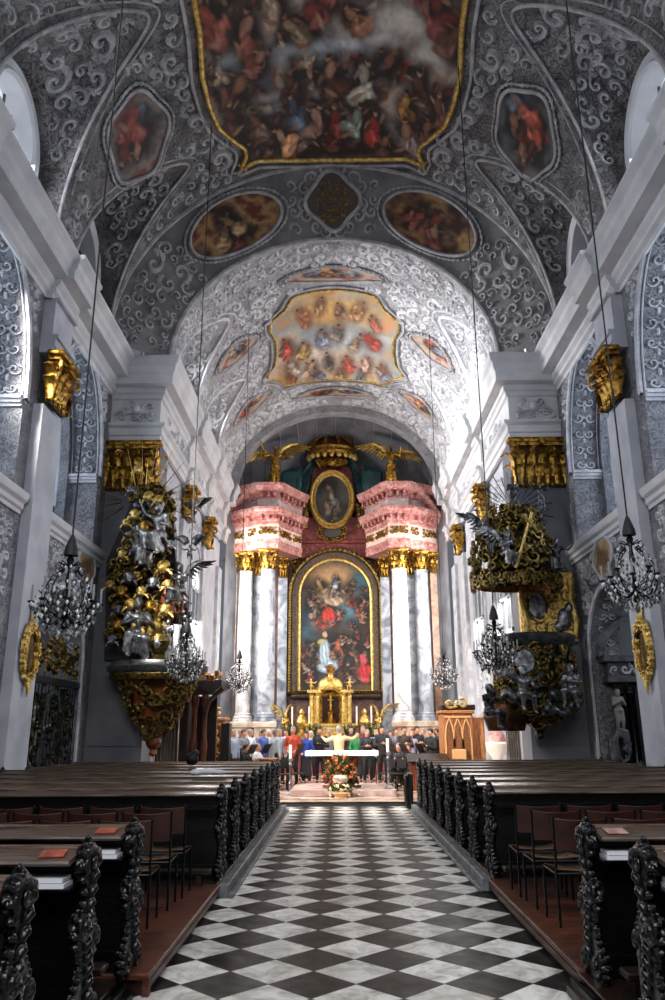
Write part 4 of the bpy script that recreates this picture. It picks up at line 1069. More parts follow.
for sx,side in ((-1,'left'),(1,'right')):
    for x,y,r,mt,nm,fl in ((2.98,34.75,.37,MARB if sx>0 else MARG,'front_column',True),(4.02,35.15,.33,MARB if sx<0 else MARG,'outer_column',sx>0)):
        cx=HX+sx*x
        AP(col_mb(cx,y,2.35,8.9,r,True).build('column',mt,smooth=.7))
        cp=capital_mb(r*2.1,r*2,.95,rnd_=True).build('capital',[GOLD,BELL],smooth=.9); cp.location=(cx,y,8.85); AP(cp)
        AP(MB().box(cx-.5,cx+.5,y-.48,y+.5,.17,.5,b=.03).box(cx-.44,cx+.44,y-.42,y+.5,.5,2.0).box(cx-.52,cx+.52,y-.5,y+.5,2.0,2.25,b=.03).build('pedestal',MARW))
    for x,y,w,mt in ((2.42,36.5,.42,MARG),(4.72,35.6,.5,mat('brown_marble','6a4a3a',.35,col2='9a7458',vs=1.5,kind='marble')),(3.5,35.9,.5,MARG)):
        cx=HX+sx*x
        AP(MB().box(cx-w/2,cx+w/2,y-.12,y+.4,2.3,8.9,b=.01).box(cx-w/2-.06,cx+w/2+.06,y-.2,y+.4,.17,2.3).build('pilaster',mt))
        cp=capital_mb(w*1.05,.34,.95,n=3).build('capital',[GOLD,BELL],smooth=.9); cp.location=(cx,y-.1,8.85); AP(cp)
    # entablature in plan follows the columns
    def pth(d=0.0,z=0):
        pl=[(4.95,35.5),(3.95,34.65),(3.55,34.45),(3.45,34.2),(2.5,34.2),(2.42,34.7),(1.95,35.6),(1.55,36.2)]
        o=[]
        for i,(x,y) in enumerate(pl):
            a=V(pl[max(i-1,0)]);b=V(pl[min(i+1,len(pl)-1)]); t=(b-a).normalized(); n=V((t.y,-t.x)) 
            if n.y>0: n=-n
            n=(n+V((0,-.35))).normalized()
            o.append(((HX+sx*x,y,z),V((sx*n.x,n.y,0)),V((0,0,1))))
        return o
    def ent(prof,name,mt,z=0): AP(MB().sweep(prof,pth(z=z)).build(name,mt,fixn=False,smooth=.4))
    ent([(-.9,9.8),(.02,9.8),(.02,10.0),(.07,10.02),(.07,10.2),(.0,10.22)],'architrave',PINK)
    ent([(.0,10.2),(.0,10.95)],'frieze',mat('frieze_marble','c8a49a',.4,col2='e2d2c8',vs=3,kind='marble'))
    ent([(.0,10.9),(.08,10.95),(.08,11.05),(.1,11.08),(.1,11.3),(.42,11.32),(.45,11.42),(.52,11.5),(.55,11.62),(-.9,11.62)],'lower_cornice',PINK)
    ent([(.05,11.6),(.05,12.1)],'attic_block',mat('attic_marble','c9c2c0',.4,col2='a58e8c',vs=3,kind='marble'))
    ent([(.02,12.08),(.12,12.12),(.12,12.4),(.45,12.42),(.5,12.52),(.6,12.62),(.62,12.75),(-.9,12.78)],'broken_pediment',PINK)
    # curved outer wing of the pediment
    w=MB(); P=[]
    for i in range(16):
        t=i/15; P.append(((HX+sx*(3.2+1.7*t),34.3+1.0*t,12.78-1.35*t*t),V((sx*.4,-1,0)).normalized(),V((0,0,1))))
    w.sweep([(-.7,0),(.5,0),(.5,-.12),(.4,-.2),(.1,-.34),(-.7,-.34)],P); AP(w.build('curved_pediment',PINK,fixn=False,smooth=.4))
    # dentil blocks (mutules) under each cornice
    d=MB()
    for z0,z1,off in ((11.1,11.3,.14),(12.18,12.4,.16)):
        pa=pth()
        for (p0,n0,_),(p1,n1,_) in zip(pa,pa[1:]):
            a=V(p0);b=V(p1);L=(b-a).length; n=max(1,int(L/.28))
            if L<.3: continue
            for k in range(n):
                c=a+(b-a)*((k+.5)/n); nn=(V(n0)+V(n1)).normalized(); c=c+nn*(off+.08)
                t=(b-a).normalized(); M=Matrix(((t.x,nn.x,0,c.x),(t.y,nn.y,0,c.y),(0,0,1,0),(0,0,0,1))); d.box(-.05,.05,-.13,.13,z0,z1,M)
    o=AP(d.build('dentil_molding',PINK))
    # gilded frieze reliefs
    g=MB(); pa=pth()
    for (p0,n0,_),(p1,n1,_) in zip(pa,pa[1:]):
        a=V(p0);b=V(p1);L=(b-a).length
        if L<.3: continue
        g=MB(); t=(b-a).normalized(); nn=(V(n0)+V(n1)).normalized()
        f=lambda u,v,a=a,t=t,nn=nn:(a+t*u+V((0,0,v))+nn*.03,nn)
        for k in range(int(L/.22)): 
            scroll(g,f,.13+.22*k,10.55,.12,k,1 if k%2 else -1,.06,.035); leafblob(g,f,.13+.22*k,10.75,.05,0,.06)
        AP(g.build('gilt_relief',GOLD,fixn=False))
# back wall of the retable between the columns
b=MB(); b.box(HX-4.9,HX+4.9,37.0,37.4,.17,10.3); b.box(HX-2.6,HX+2.6,36.9,37.0,.17,3.0)
AP(b.build('back_panel',mat('retable_marble','5a3430',.4,col2='86625a',vs=2.5,kind='marble')))
# centre block above the painting: dark red stepped attic
b=MB()
for x0,x1,y,z0,z1 in ((-2.35,2.35,36.75,9.9,10.6),(-2.2,2.2,36.6,10.6,10.75),(-1.75,1.75,36.65,10.75,11.9),(-2.1,-1.2,36.5,11.9,12.2),(1.2,2.1,36.5,11.9,12.2),(-1.5,1.5,36.75,12.2,14.6)): b.box(HX+x0,HX+x1,y,37.3,z0,z1,b=.02)
AP(b.build('attic',PINKD))
# altarpiece
ap=thing('altarpiece','tall arched oil painting of saints and angels in a gilded dark frame over the altar','painting',(HX+.06,36.8,3.2))
def AA(o): o.parent=ap; o.matrix_parent_inverse=Matrix.Translation(-V(ap.location)); return o
PX=HX+.06; hw=1.67; ZB,ZS=3.62,8.1; rise=1.65
def arcx(z): return hw if z<ZS else hw*math.sqrt(max(0,1-((z-ZS)/rise)**2))
nu,nv=90,170
fn=lambda u,v:(PX+(2*u-1)*max(.02,arcx(ZB+(ZS+rise-ZB)*v)),36.72,ZB+(ZS+rise-ZB)*v)
pts=np.array([fn(i/nu,j/nv) for j in range(nv+1) for i in range(nu+1)]).reshape(nv+1,nu+1,3)
cv=Canvas(pts[...,0]-PX,pts[...,2]-ZB,['1e2428','2e2620','4a3626','36464c','241a16'],23,sc=1.1)
Q=lambda X,Y:((X-333)*.00735,(885-Y)*.00735)
for X,Y,rx,ry,c in ((320,150,1.1,.55,'9a7a55'),(500,200,.5,.6,'3e5a62'),(330,280,.9,.3,'a08a74'),(430,400,.8,.5,'46606c'),(420,370,.5,.35,'54707c'),(160,450,.5,.6,'2b4250'),(140,520,.35,.3,'3a5864'),(240,460,.5,.3,'7a6a5c'),(520,500,.3,.9,'3a2a20'),(160,800,.5,.5,'0e0c0c'),(500,860,.5,.15,'6a4c30'),(300,860,.9,.15,'2a1c14')): cv.blob(*Q(X,Y),rx,ry,c,soft=.7)
for i,(X,Y,h,c,ro) in enumerate([(230,210,.9,'5a4420',.3),(330,240,1.0,'b5bcc2',-.1),(430,240,.8,'4a3020',-.8),(290,390,1.2,'b5382c',.5),(180,330,.8,'a0988c',.9),(230,440,.8,'8a2a20',.3),(500,370,.9,'7c3a2c',-.2),(510,420,.6,'8a5a40',0),
  (265,640,1.7,'a3b4c0',0),(350,600,1.2,'a45a3c',-.1),(420,600,1.1,'3c241a',0),(500,720,1.5,'c23a3a',-.15),(540,570,.7,'b08a90',0),(150,700,.8,'5c2a1c',.4),(170,770,.8,'7c2018',.2),(130,740,.6,'8a8078',.5),(400,760,.9,'3a2418',0),(470,520,.5,'2c3c44',0)]): cv.figure(*Q(X,Y),h,c,rot=ro,seed=i+200,dark='120c0a')
cv.blob(*Q(265,530),.13,.14,'c9a888',soft=.2)
cv.blob(*Q(262,660),.24,.5,'9fb2bd',soft=.2,fold=.3)
cv.blob(*Q(245,580),.22,.14,'a99a58',soft=.3)
cv.blob(*Q(515,770),.3,.26,'b83038',rot=.5,soft=.25,fold=.4)
cv.blob(*Q(495,690),.3,.18,'c94850',rot=-.3,soft=.25,fold=.3)
r_=random.Random(77)
for k in range(46): cv.figure(r_.uniform(-1.5,1.5),r_.choice((r_.uniform(.2,2.6),r_.uniform(2.8,5.6))),r_.uniform(.35,.6),r_.choice(('5a3a26','7a5a40','3c2a20','6a2a20','4a5560','8a7660')),rot=r_.uniform(-.9,.9),seed=500+k,dark='120c0a')
for X,Y,rx,ry,c in ((262,650,.22,.55,'9fb2bd'),(515,760,.3,.28,'b02c34'),(290,410,.3,.3,'a8342a'),(330,320,.5,.2,'a08a70')): cv.blob(*Q(X,Y),rx,ry,c,soft=.3,fold=.35)
cv.blob(*Q(262,530),.1,.12,'b08a6c',soft=.25)
AA(painted('canvas',fn,nu,nv,cv.c,OIL))
def archpath(w,zb,zs,rs,y,n=28):
    return [(PX-w,zb)]+[(PX-w*math.cos(PI*i/n),zs+rs*math.sin(PI*i/n)) for i in range(n+1)]+[(PX+w,zb)]
def archframe(w,zb,zs,rs,prof,name,mt,bead=None):
    cr=archpath(w,zb,zs,rs,0); cr=[( (PX+w,zb))]+[(PX,zb)]+cr if False else cr
    path=[]; L=cr+[(PX,zb)]; m=len(cr)
    for i,(x,z) in enumerate(cr):
        a=cr[(i-1)%m];b_=cr[(i+1)%m]
        if i==0: o=V((-1,0,-1))
        elif i==m-1: o=V((1,0,-1))
        else:
            d=V((b_[0]-a[0],0,b_[1]-a[1])).normalized(); o=V((-d.z,0,d.x))
        path.append(((x,36.7,z),o,V((0,-1,0))))
    mb=MB().sweep(prof,path,closed=True); return AA(mb.build(name,mt,fixn=False,smooth=.4))
archframe(hw,ZB,ZS,rise,[(-.03,-.1),(-.03,.1),(.04,.14),(.1,.1),(.1,-.1)],'inner_gilt_border',GOLDP)
archframe(hw+.1,ZB,ZS,rise+.1,[(0,-.1),(0,.06),(.08,.1),(.24,.12),(.32,.08),(.32,-.1)],'dark_frame',mat('dark_frame_wood','3a2c24',.4,col2='5a4838',vs=8))
archframe(hw+.42,ZB,ZS,rise+.42,[(0,-.1),(0,.16),(.07,.22),(.13,.2),(.16,.05),(.16,-.1)],'outer_gilt_border',GOLDD)
g=MB(); cr=archpath(hw+.49,ZB-.0,ZS,rise+.49,0)
for (x0,z0),(x1,z1) in zip(cr,cr[1:]):
    n=max(1,int(math.dist((x0,z0),(x1,z1))/.13))
    for k in range(n): g.ell((x0+(x1-x0)*k/n,36.48,z0+(z1-z0)*k/n),.042,6,4)
AA(g.build('gilt_beading',GOLDP))
# gold spandrel ornament over the arch
g=MB(); f=flat((0,36.85,0),(1,0,0),(0,0,1),(0,-1,0))
def sp(u,v): return ((u-PX)/2.25)**2+((v-8.1)/2.15)**2<1
ornament(g,f,PX-2.35,PX+2.35,8.4,10.6,40,.22,.1,77,avoid=sp); o=AP(g.build('gilt_spandrel_ornament',GOLD,fixn=False))
# ------ cartouche, oval painting, crown, drapery
c=MB(); f=flat((0,36.45,0),(1,0,0),(0,0,1),(0,-1,0))
c.lathe([(0,.1),(.2,.09),(.34,.04),(.38,-.03)],24,M=Matrix.Translation((PX-.12,36.42,11.1))@Matrix.Rotation(PI/2,4,'X')@Matrix.Diagonal((1.3,.8,1,1)))
AP(c.build('cartouche_panel',mat('blackened_panel','3c3a34',.4)))
g=MB()
for k in range(12):
    a=2*PI*k/12; scroll(g,f,PX-.12+.58*math.cos(a),11.1+.4*math.sin(a),.13,a,1 if k%2 else -1,.12,.04)
AP(g.build('cartouche_scrolls',GOLD,fixn=False))
ov=thing('oval_painting','small dark oval painting in a gilded frame between two gilt angels above the altarpiece','painting',(PX-.1,36.4,11.3))
OX=PX-.12;OZ=12.72;orx,orz=.85,1.22
mb=MB(); vs=[];
for j in range(21):
    for i in range(48): a=2*PI*i/48; vs.append((OX+orx*j/20*math.cos(a),36.35,OZ+orz*j/20*math.sin(a)))
mb.add(vs,[(j*48+i,j*48+(i+1)%48,(j+1)*48+(i+1)%48,(j+1)*48+i) for j in range(20) for i in range(48)])
me=mb.mesh('canvas',OIL,9,False); A=np.array(vs); cv=Canvas(A[:,0]-OX,A[:,2]-OZ,['1c1c1a','2e2c26','4c483e'],29,sc=2)
cv.blob(0,-.1,.5,.5,'6f6c62',soft=.8)
for i,(x,z,h,cc_,ro) in enumerate(((0,.1,1.0,'8a8a80',.1),(-.25,-.3,.8,'5c564a',.4),(.3,-.35,.7,'6a6254',-.3),(-.1,.6,.6,'4c4232',.5),(.15,-.75,.6,'3c3a30',0))): cv.figure(x,z,h,cc_,rot=ro,seed=300+i,dark='141412')
ca=me.color_attributes.new('Art','FLOAT_COLOR','POINT'); q=np.ones((len(vs),4)); q[:,:3]=np.clip(cv.c,0,1); ca.data.foreach_set('color',q.ravel())
def OO(o): o.parent=ov; o.matrix_parent_inverse=Matrix.Translation(-V(ov.location)); return o
o=bpy.data.objects.new('canvas',me); COL.objects.link(o); OO(o)
f_=MB(); P=[]
for i in range(48):
    a=2*PI*i/48; P.append(((OX+orx*math.cos(a),36.35,OZ+orz*math.sin(a)),V((math.cos(a)/orx,0,math.sin(a)/orz)).normalized(),V((0,-1,0))))
f_.sweep([(-.03,-.1),(-.03,.06),(.05,.16),(.1,.1),(.16,.12),(.22,.22),(.28,.12),(.28,-.1)],P,closed=True); OO(f_.build('gilt_frame',GOLDP,fixn=False,smooth=.5))
# crown canopy
cr=thing('crown_canopy','large gilded crown canopy with a cross finial above the oval painting','canopy',(OX,36.3,14.6))
def OC(o): o.parent=cr; o.matrix_parent_inverse=Matrix.Translation(-V(cr.location)); return o
m=MB(); m.lathe([(1.12,14.95),(1.2,15.0),(1.22,15.1),(1.16,15.16),(1.16,15.28),(1.22,15.34),(1.1,15.4)],40,(OX,36.4,0),sy=.6,rf=lambda a:1+.015*math.cos(24*a))
OC(m.build('crown_band',GOLD))
m=MB()
for k in range(20):
    a=2*PI*k/20; x=OX+1.17*math.cos(a);y=36.4+.7*math.sin(a); m.ell((x,y,14.86),(.13,.06,.15),8,6)
OC(m.build('scalloped_fringe',GOLDP))
m=MB()
for k in range(10):
    a=2*PI*k/10; pt=[]
    for i in range(9):
        t=i/8; r=1.1*(1-t**2*.9); pt.append((OX+r*math.cos(a),36.4+.6*r*math.sin(a),15.4+.5*math.sin(PI*t*.5)+.2*t*t))
    m.tube(pt,[.1-.05*i/8 for i in range(9)],6)
m.lathe([(.05,16.0),(.16,16.08),(.2,16.2),(.1,16.32),(.12,16.4),(.05,16.5),(.03,16.52)],12,(OX,36.4,0)); OC(m.build('crown_arches',GOLD))
m=MB(); m.lathe([(1.0,15.3),(.9,15.62),(.6,15.85),(.2,15.98)],30,(OX,36.4,0),sy=.6); OC(m.build('red_cap',mat('crown_velvet','4a1c1a',.6)))
m=MB(); m.box(OX-.035,OX+.035,36.37,36.43,16.45,16.95); m.box(OX-.15,OX+.15,36.37,36.43,16.68,16.75); OC(m.build('cross',GOLDP))
m=MB()
for sx in (-1,1): # ornament under the crown, above the oval
    for k in range(5): scroll(m,flat((0,36.25,0),(1,0,0),(0,0,1),(0,-1,0)),OX+sx*(.12+.13*k),14.55+.08*math.sin(k*2),.14,k,sx,.15,.05)
m.ell((OX,36.2,14.6),(.22,.14,.25)); OC(m.build('crest',GOLD,fixn=False))
# drapery swags behind, teal
for sx,side in ((-1,'left'),(1,'right')):
    m=MB(); r=random.Random(5+sx)
    for q in range(9):
        o_=q*.09; x0=OX+sx*(.7+.03*q); pt=[(x0,36.75-.03*q,15.0),(x0+sx*(.35+.5*o_),36.6,14.3-o_*.6),(x0+sx*(.5+.9*o_),36.45,13.5-o_*.5),(OX+sx*(1.3+.9*o_),36.4,12.9-o_*.9),(OX+sx*(1.6+1.0*o_),36.3,12.3-o_*.7)]
        m.tube(pt,[.06,.11,.14,.12,.05],7)
    for q in range(7):   # bunched cloth beside the angel
        x=OX+sx*(1.55+.13*q); m.tube([(x,35.9,14.35-.05*q),(x+sx*.02,35.75,13.9),(x-sx*.03+r.uniform(-.06,.06),35.7,13.3),(x+r.uniform(-.1,.1),35.7,12.85)],[.07,.13,.14,.08],7)
    m=organic(m,.05,2)
    tag(m.build('drapery_swag',TEAL,smooth=2),'dark teal drapery falling from the crown canopy on the %s of the oval painting'%side,'drapery')
# angels on the pediment
def scaled(p,s,off=(0,0,0)): return {k:tuple(V(v)*s+V(off)) for k,v in p.items()}
for sx,side in ((-1,'left'),(1,'right')):
    a=thing('gilded_angel','gilded winged angel standing on the %s half of the pediment beside teal drapery'%side,'statue',(HX+sx*2.75,34.8,12.76),rz=sx*-.3,scale=1.4)
    P=pose_stand(1.5,'out' if sx<0 else 'up'); P['lh']=(-.55,-.3,1.5) ; 
    figure_mb(P,.028,seed=sx+4).build('body',GOLD,a,smooth=2)
    for s2 in (-1,1):
        tip=(s2*.8,.1,1.75 if s2*sx<0 else 1.2); wing_mb((s2*.12,.12,1.25),tip,1.0).build('wing',GOLDP,a,smooth=.9)
for sx,side in ((-1,'left'),(1,'right')):
    a=thing('gilded_angel','small gilded angel holding the %s edge of the oval painting frame'%side,'statue',(OX+sx*1.3,36.2,11.15),rz=-sx*.5)
    figure_mb(pose_stand(1.35,'up' if sx>0 else 'out'),.035,seed=sx+9).build('body',GOLDD,a,smooth=2)
    for s2 in (-1,1): wing_mb((s2*.1,.12,1.0),(s2*.55,.1,1.55),.8,n=6).build('wing',GOLD,a,smooth=.9)
# ---- tabernacle
tb=thing('tabernacle','gilded tabernacle shaped like a small temple standing in front of the altarpiece','tabernacle',(-.3,34.6,1.5))
def TB(mb_,name,m=GOLDP,**k):
    o=mb_.build(name,m,**k); o.parent=tb; o.matrix_parent_inverse=Matrix.Translation(-V(tb.location)); return o
tx,ty=-.3,34.6
TB(MB().box(tx-1.15,tx+1.15,ty-.3,ty+.5,1.5,1.75,b=.02).box(tx-1.05,tx+1.05,ty-.22,ty+.5,1.75,2.05).box(tx-1.1,tx+1.1,ty-.28,ty+.5,2.05,2.15,b=.01),'base')
cl=[]
for x,y in ((-.78,-.05),(-.55,-.22),(.55,-.22),(.78,-.05)):
    m=MB().lathe([(.1,2.15),(.1,2.2),(.07,2.24),(.07,2.7),(.065,3.3),(.1,3.34),(.12,3.42)],12,(tx+x,ty+y,0)); TB(m,'column')
TB(MB().box(tx-.9,tx-.48,ty-.05,ty+.4,2.15,3.42).box(tx+.48,tx+.9,ty-.05,ty+.4,2.15,3.42),'side_wall',GOLDP)
m=MB(); m.sweep([(0,0),(0,.2),(.1,.22),(.1,0)],[((tx-.45*math.cos(PI*i/16),ty-.05,3.15+.42*math.sin(PI*i/16)),V((-math.cos(PI*i/16),0,math.sin(PI*i/16))),(0,-1,0)) for i in range(17)])
m.box(tx-.48,tx+.48,ty+.3,ty+.4,2.15,3.6); TB(m,'niche',GOLD,fixn=False)
m=MB().box(tx-.36,tx+.36,ty+.2,ty+.3,2.2,3.3); TB(m,'niche_back',mat('niche_dark_velvet','3a1c14',.7))  # dark red-brown panel at the back of the niche
m=MB().lathe([(.2,2.15),(.22,2.3),(.12,2.36),(.12,2.5),(.2,2.6),(.06,2.75),(.06,2.95)],12,(tx,ty+.05,0)); m.box(tx-.03,tx+.03,ty+.02,ty+.08,2.9,3.35); m.box(tx-.14,tx+.14,ty+.02,ty+.08,3.12,3.18); TB(m,'standing_cross',GOLD)
TB(MB().box(tx-1.0,tx-.42,ty-.32,ty+.45,3.42,3.56,b=.02).box(tx+.42,tx+1.0,ty-.32,ty+.45,3.42,3.56,b=.02),'cornice')
m=MB().lathe([(.62,3.56),(.66,3.64),(.55,3.7),(.52,3.85),(.42,4.0),(.2,4.1),(.12,4.12),(.1,4.2),(.16,4.26),(.05,4.34)],20,(tx,ty+.1,0),sy=.6); TB(m,'dome')
m=MB(); m.lathe([(.12,4.3),(.18,4.38),(.2,4.5)],10,(tx,ty+.1,0))
for k in range(5): a=2*PI*k/5; m.tube([(tx+.19*math.cos(a),ty+.1+.19*math.sin(a),4.48),(tx+.14*math.cos(a),ty+.1+.14*math.sin(a),4.62),(tx,ty+.1,4.66)],.02,5)
TB(m,'crown',GOLD)
pt=stat('putto_g',lambda:figure_mb(scaled(pose_sit(1.0,'out'),.62),.035,drape=False,putto=True,bare=True,seed=2).mesh('putto',GOLDP,2))
for i,(x,z,rz,l) in enumerate(((-.85,3.56,.4,'left'),(.85,3.56,-.4,'right'))):
    o=bpy.data.objects.new('putto_statuette',pt); COL.objects.link(o); o.location=(tx+x,ty-.02,z-.02); o.rotation_euler=(0,0,rz); tag(o,'tiny gilded putto seated on the %s cornice of the tabernacle'%l,'statue')
# altar block with frontal, behind the choir
m=MB().box(-2.6,2.0,33.6,34.4,.17,1.35).box(-2.75,2.15,33.5,34.5,1.35,1.5,b=.02); tag(m.build('altar_block',PINKD),'dark red marble altar block below the gilded tabernacle, behind the choir','altar')
m=MB().box(-3.0,-1.46,34.4,35.2,.17,1.62,b=.02).box(.86,2.4,34.4,35.2,.17,1.62,b=.02); AP(m.build('gradine',MARW))
an=stat('ang_kneel',lambda:figure_mb(pose_sit(1.25,'pray'),.028,seed=12).mesh('body',GOLDP,2))
for sx,side in ((-1,'left'),(1,'right')):
    x=-2.28 if sx<0 else 1.75
    a=thing('gilded_angel','gilded kneeling angel with raised wings at the %s end of the high altar'%side,'statue',(x,34.7,1.64),rz=-sx*.7)
    o=bpy.data.objects.new('body',an); COL.objects.link(o); o.parent=a
    for s2 in (-1,1): wing_mb((s2*.1,.1,.8),(s2*.55,.25,1.35),.7,n=6).build('wing',GOLDP,a,smooth=.9)
rel=MB().lathe([(.26,0),(.28,.1),(.14,.16),(.12,.3),(.24,.42),(.28,.6),(.2,.78),(.1,.9),(.13,1.0),(.04,1.15)],14).mesh('reliquary_urn',GOLDP,.6)
for x,l in ((-1.55,'left'),(1.15,'right')):
    o=bpy.data.objects.new('reliquary',rel); COL.objects.link(o); o.location=(x,34.75,1.62); tag(o,'gilded urn-shaped reliquary on the altar ledge just %s of the tabernacle'%l,'reliquary')
cn=MB().lathe([(.09,0),(.1,.05),(.04,.1),(.05,.3),(.03,.4),(.07,.46)],10).mesh('stick',GOLD,.6); wx=MB().cyl(0,0,.46,1.25,.035,8).mesh('candle',CLOTH,.6)
for k,(x,l) in enumerate(((-1.95,'between the left angel and urn'),(1.45,'between the right angel and urn'),(-1.22,'between the left urn and tabernacle'),(.82,'between the right urn and tabernacle'))):
    a=thing('altar_candlestick','gilded candlestick with tall candle %s'%l,'candlestick',(x,34.55,1.62)); 
    for me,n in ((cn,'stick'),(wx,'candle')): o=bpy.data.objects.new(n,me); COL.objects.link(o); o.parent=a
pl=thing('altar_greenery','','plant') if False else None
lv=MB(); r=random.Random(8)
for k in range(60):
    x=r.uniform(-.25,.25); z=r.uniform(0,.5); a=r.uniform(0,6.28); lv.tube([(x*.5,0,z*.3),(x+.1*math.cos(a),.1*math.sin(a)-.05,z+.15),(x+.22*math.cos(a),.2*math.sin(a)-.1,z+.18)],[.01,.045,.005],5,flat=.3)
lm=lv.mesh('greenery',LEAF,.6)
for x,l in ((-2.0,'left of the tabernacle, under the left angel'),(-.95,'at the left foot of the tabernacle'),(.5,'at the right foot of the tabernacle'),(1.35,'right of the tabernacle, under the right angel')):
    o=bpy.data.objects.new('altar_greenery',lm); COL.objects.link(o); o.location=(x,33.75,1.5); tag(o,'bunch of green altar foliage '+l,'plant')
# ------------------------------------------------------------------ pew platforms
def plat(name,label,x0,x1,y0,y1,z,top,sidem,nose=True,inner=1):
    t=thing(name,label,'platform',((x0+x1)/2,y0,0))
    def q(mb,n,m,**k): o=mb.build(n,m,**k); o.parent=t; o.matrix_parent_inverse=Matrix.Translation(-V(t.location)); return o
    e=x1 if inner<0 else x0; d=inner
    q(MB().box(x0,x1,y0,y1,z-.045,z,b=.008),'deck',top)
    q(MB().box(x0+.04,x1-.04,y0+.04,y1-.02,0,z-.045),'skirting',sidem)
    if nose:
        a,b=sorted((e+d*.005,e+d*.045)); m=MB().box(a-.0,b,y0+.02,y1,.045,.095).box(*sorted((e+d*.0,e+d*.05)),y0,y0+.07,0,z-.04); q(m,'side_board',top)
    return t
plat('pew_platform','reddish brown timber platform under the chairs left of the aisle',-6.27,-1.31,6.42,9.88,.15,WOODF,WOODK,inner=-1)
plat('pew_platform','reddish brown timber platform under the chairs right of the aisle',1.86,6.27,6.52,10.2,.15,WOODF,WOODK,inner=1)
plat('pew_platform','dark timber platform under the front-most pews left of the aisle',-6.27,-1.52,1.6,6.41,.13,WOODK,WOODB,False,-1)
plat('pew_platform','dark timber platform under the front-most pews right of the aisle',1.84,6.27,1.6,6.51,.13,WOODK,WOODB,False,1)
plat('pew_platform','long dark platform under the far block of pews left of the aisle',-6.27,-1.34,9.89,20.1,.149,WOODK,WOODB,False,-1)
plat('pew_platform','long dark platform under the far block of pews right of the aisle',1.93,6.27,10.21,20.1,.149,WOODK,WOODB,False,1)
for x,y0,y1,l in ((-1.27,9.89,20.1,'left'),(1.86,10.21,20.1,'right')):
    m=MB().box(x-.06,x+.06,y0,y1,0,.15,b=.012); s=-1 if x<0 else 1; m.box(*sorted((x-s*.06,x-s*.12)),y0,y1,0,.045,b=.008)
    tag(m.build('stone_kerb',STONE),'pale worn stone kerb along the %s side of the aisle, edging the far pews'%l,'kerb')
for x,y0,y1,l in ((-1.5,2.0,6.38,'left'),(1.83,2.0,6.48,'right')):
    s=-1 if x<0 else 1
    m=MB().box(*sorted((x,x-s*.09)),y0,y1,0,.06,b=.01).box(*sorted((x-s*.02,x-s*.05)),y0,y1,.06,.11)
    tag(m.build('metal_kerb',STEEL),'low dark metal-edged kerb beside the nearest pews on the %s'%l,'kerb')
# ------------------------------------------------------------------ pews
def bench_end_mb():
    """carved end: three scrolls joined by a sinuous acanthus stem, one smooth body"""
    mb=MB()
    rear=[(-.12,0),(-.2,.03),(-.22,.13),(-.15,.22),(-.08,.3),(-.09,.42),(-.16,.5),(-.19,.58),(-.14,.66),(-.06,.71),(-.06,.8),(-.12,.88),(-.14,.96),(-.08,1.04),(.0,1.06)]
    front=[(.07,1.02),(.1,.95),(.07,.86),(.03,.8),(.05,.7),(.13,.62),(.2,.54),(.21,.46),(.16,.4),(.12,.32),(.15,.2),(.23,.12),(.25,.04),(.2,0)]
    P=rear+front; mb.prism(P,-.026,.026,'x')
    def sp(y,z,R,a0,d,turn=1.3,w=.024):
        for s in (-1,1):
            pts=[];rs=[];n=14
            for i in range(n):
                t=i/(n-1); a=a0+d*t*turn*2*PI; r=R*(1-.8*t); pts.append((s*(.028+.026*t),y+r*math.cos(a),z+r*math.sin(a))); rs.append(w*(1-.3*t))
            mb.tube(pts,rs,6)
            mb.ell((s*.035,y,z),(.04,R*.26,R*.26),8,6)
    sp(-.04,.95,.095,-2.4,-1); sp(.05,.95,.06,-.8,1); sp(-.1,.58,.085,1.9,1); sp(.13,.48,.08,-1.3,-1); sp(-.12,.11,.09,2.0,1); sp(.16,.1,.08,-1.3,-1)
    rr=random.Random(4)
    for line in (rear,front):
        for (y0,z0),(y1,z1) in zip(line,line[1:]):
            L=math.hypot(y1-y0,z1-z0); ny,nz=(z1-z0)/L,-(y1-y0)/L
            if line is rear: ny,nz=-ny,-nz
            k=max(1,int(L/.05))
            for j in range(k):
                t=(j+.5)/k; c=V((0,y0+(y1-y0)*t,z0+(z1-z0)*t)); mb.tube([c+V((-.03,0,0)),c+V((0,ny*.02,nz*.02+.012)),c+V((.03,0,0))],[.016,.021,.016],6)
    for k in range(11):
        z=.17+.075*k; y=.02+.05*math.sin(z*8)
        for s in (-1,1): mb.tube([(s*.026,y-.03,z-.03),(s*.05,y,z+.01),(s*.03,y+.045,z+.05)],[.022,.024,.006],6)
    return organic(mb,.0075,1)
BEND=bench_end_mb().mesh('bench_end',WOODB,3)
def make_pew(L,label,ledge=WOODR):
    """local x runs away from the aisle, y towards the altar"""
    t=thing('pew',label,'pew')
    for x in (0,L):
        o=bpy.data.objects.new('bench_end',BEND); COL.objects.link(o); o.parent=t; o.location=(x,0,0)
    x0,x1=.04,L-.04
    MB().box(x0,x1,-.03,.01,.04,.98).box(x0,x1,-.05,-.03,.04,.16).box(x0,x1,-.05,-.03,.72,.78).build('backrest',WOODB,t)
    m=MB(); m.prism([(-.25,.945),(.02,.985),(.03,1.005),(0,1.012),(-.26,.975),(-.27,.96)],x0,x1,'x'); m.box(x0,x1,-.03,.06,.975,1.03,b=.012); m.build('book_ledge',ledge,t)
    MB().box(x0,x1,-.24,-.03,.80,.815).build('book_shelf',WOODB,t)
    MB().box(x0,x1,.01,.44,.43,.465,b=.01).box(x0,x1,.36,.4,.1,.43).build('seat',WOODB,t)
    MB().box(x0,x1,-.52,-.34,.12,.17,b=.01).box(x0+.1,x0+.16,-.5,-.36,.0,.12).box(x1-.16,x1-.1,-.5,-.36,.0,.12).build('kneeler',WOODK,t)
    return t
L1=4.85
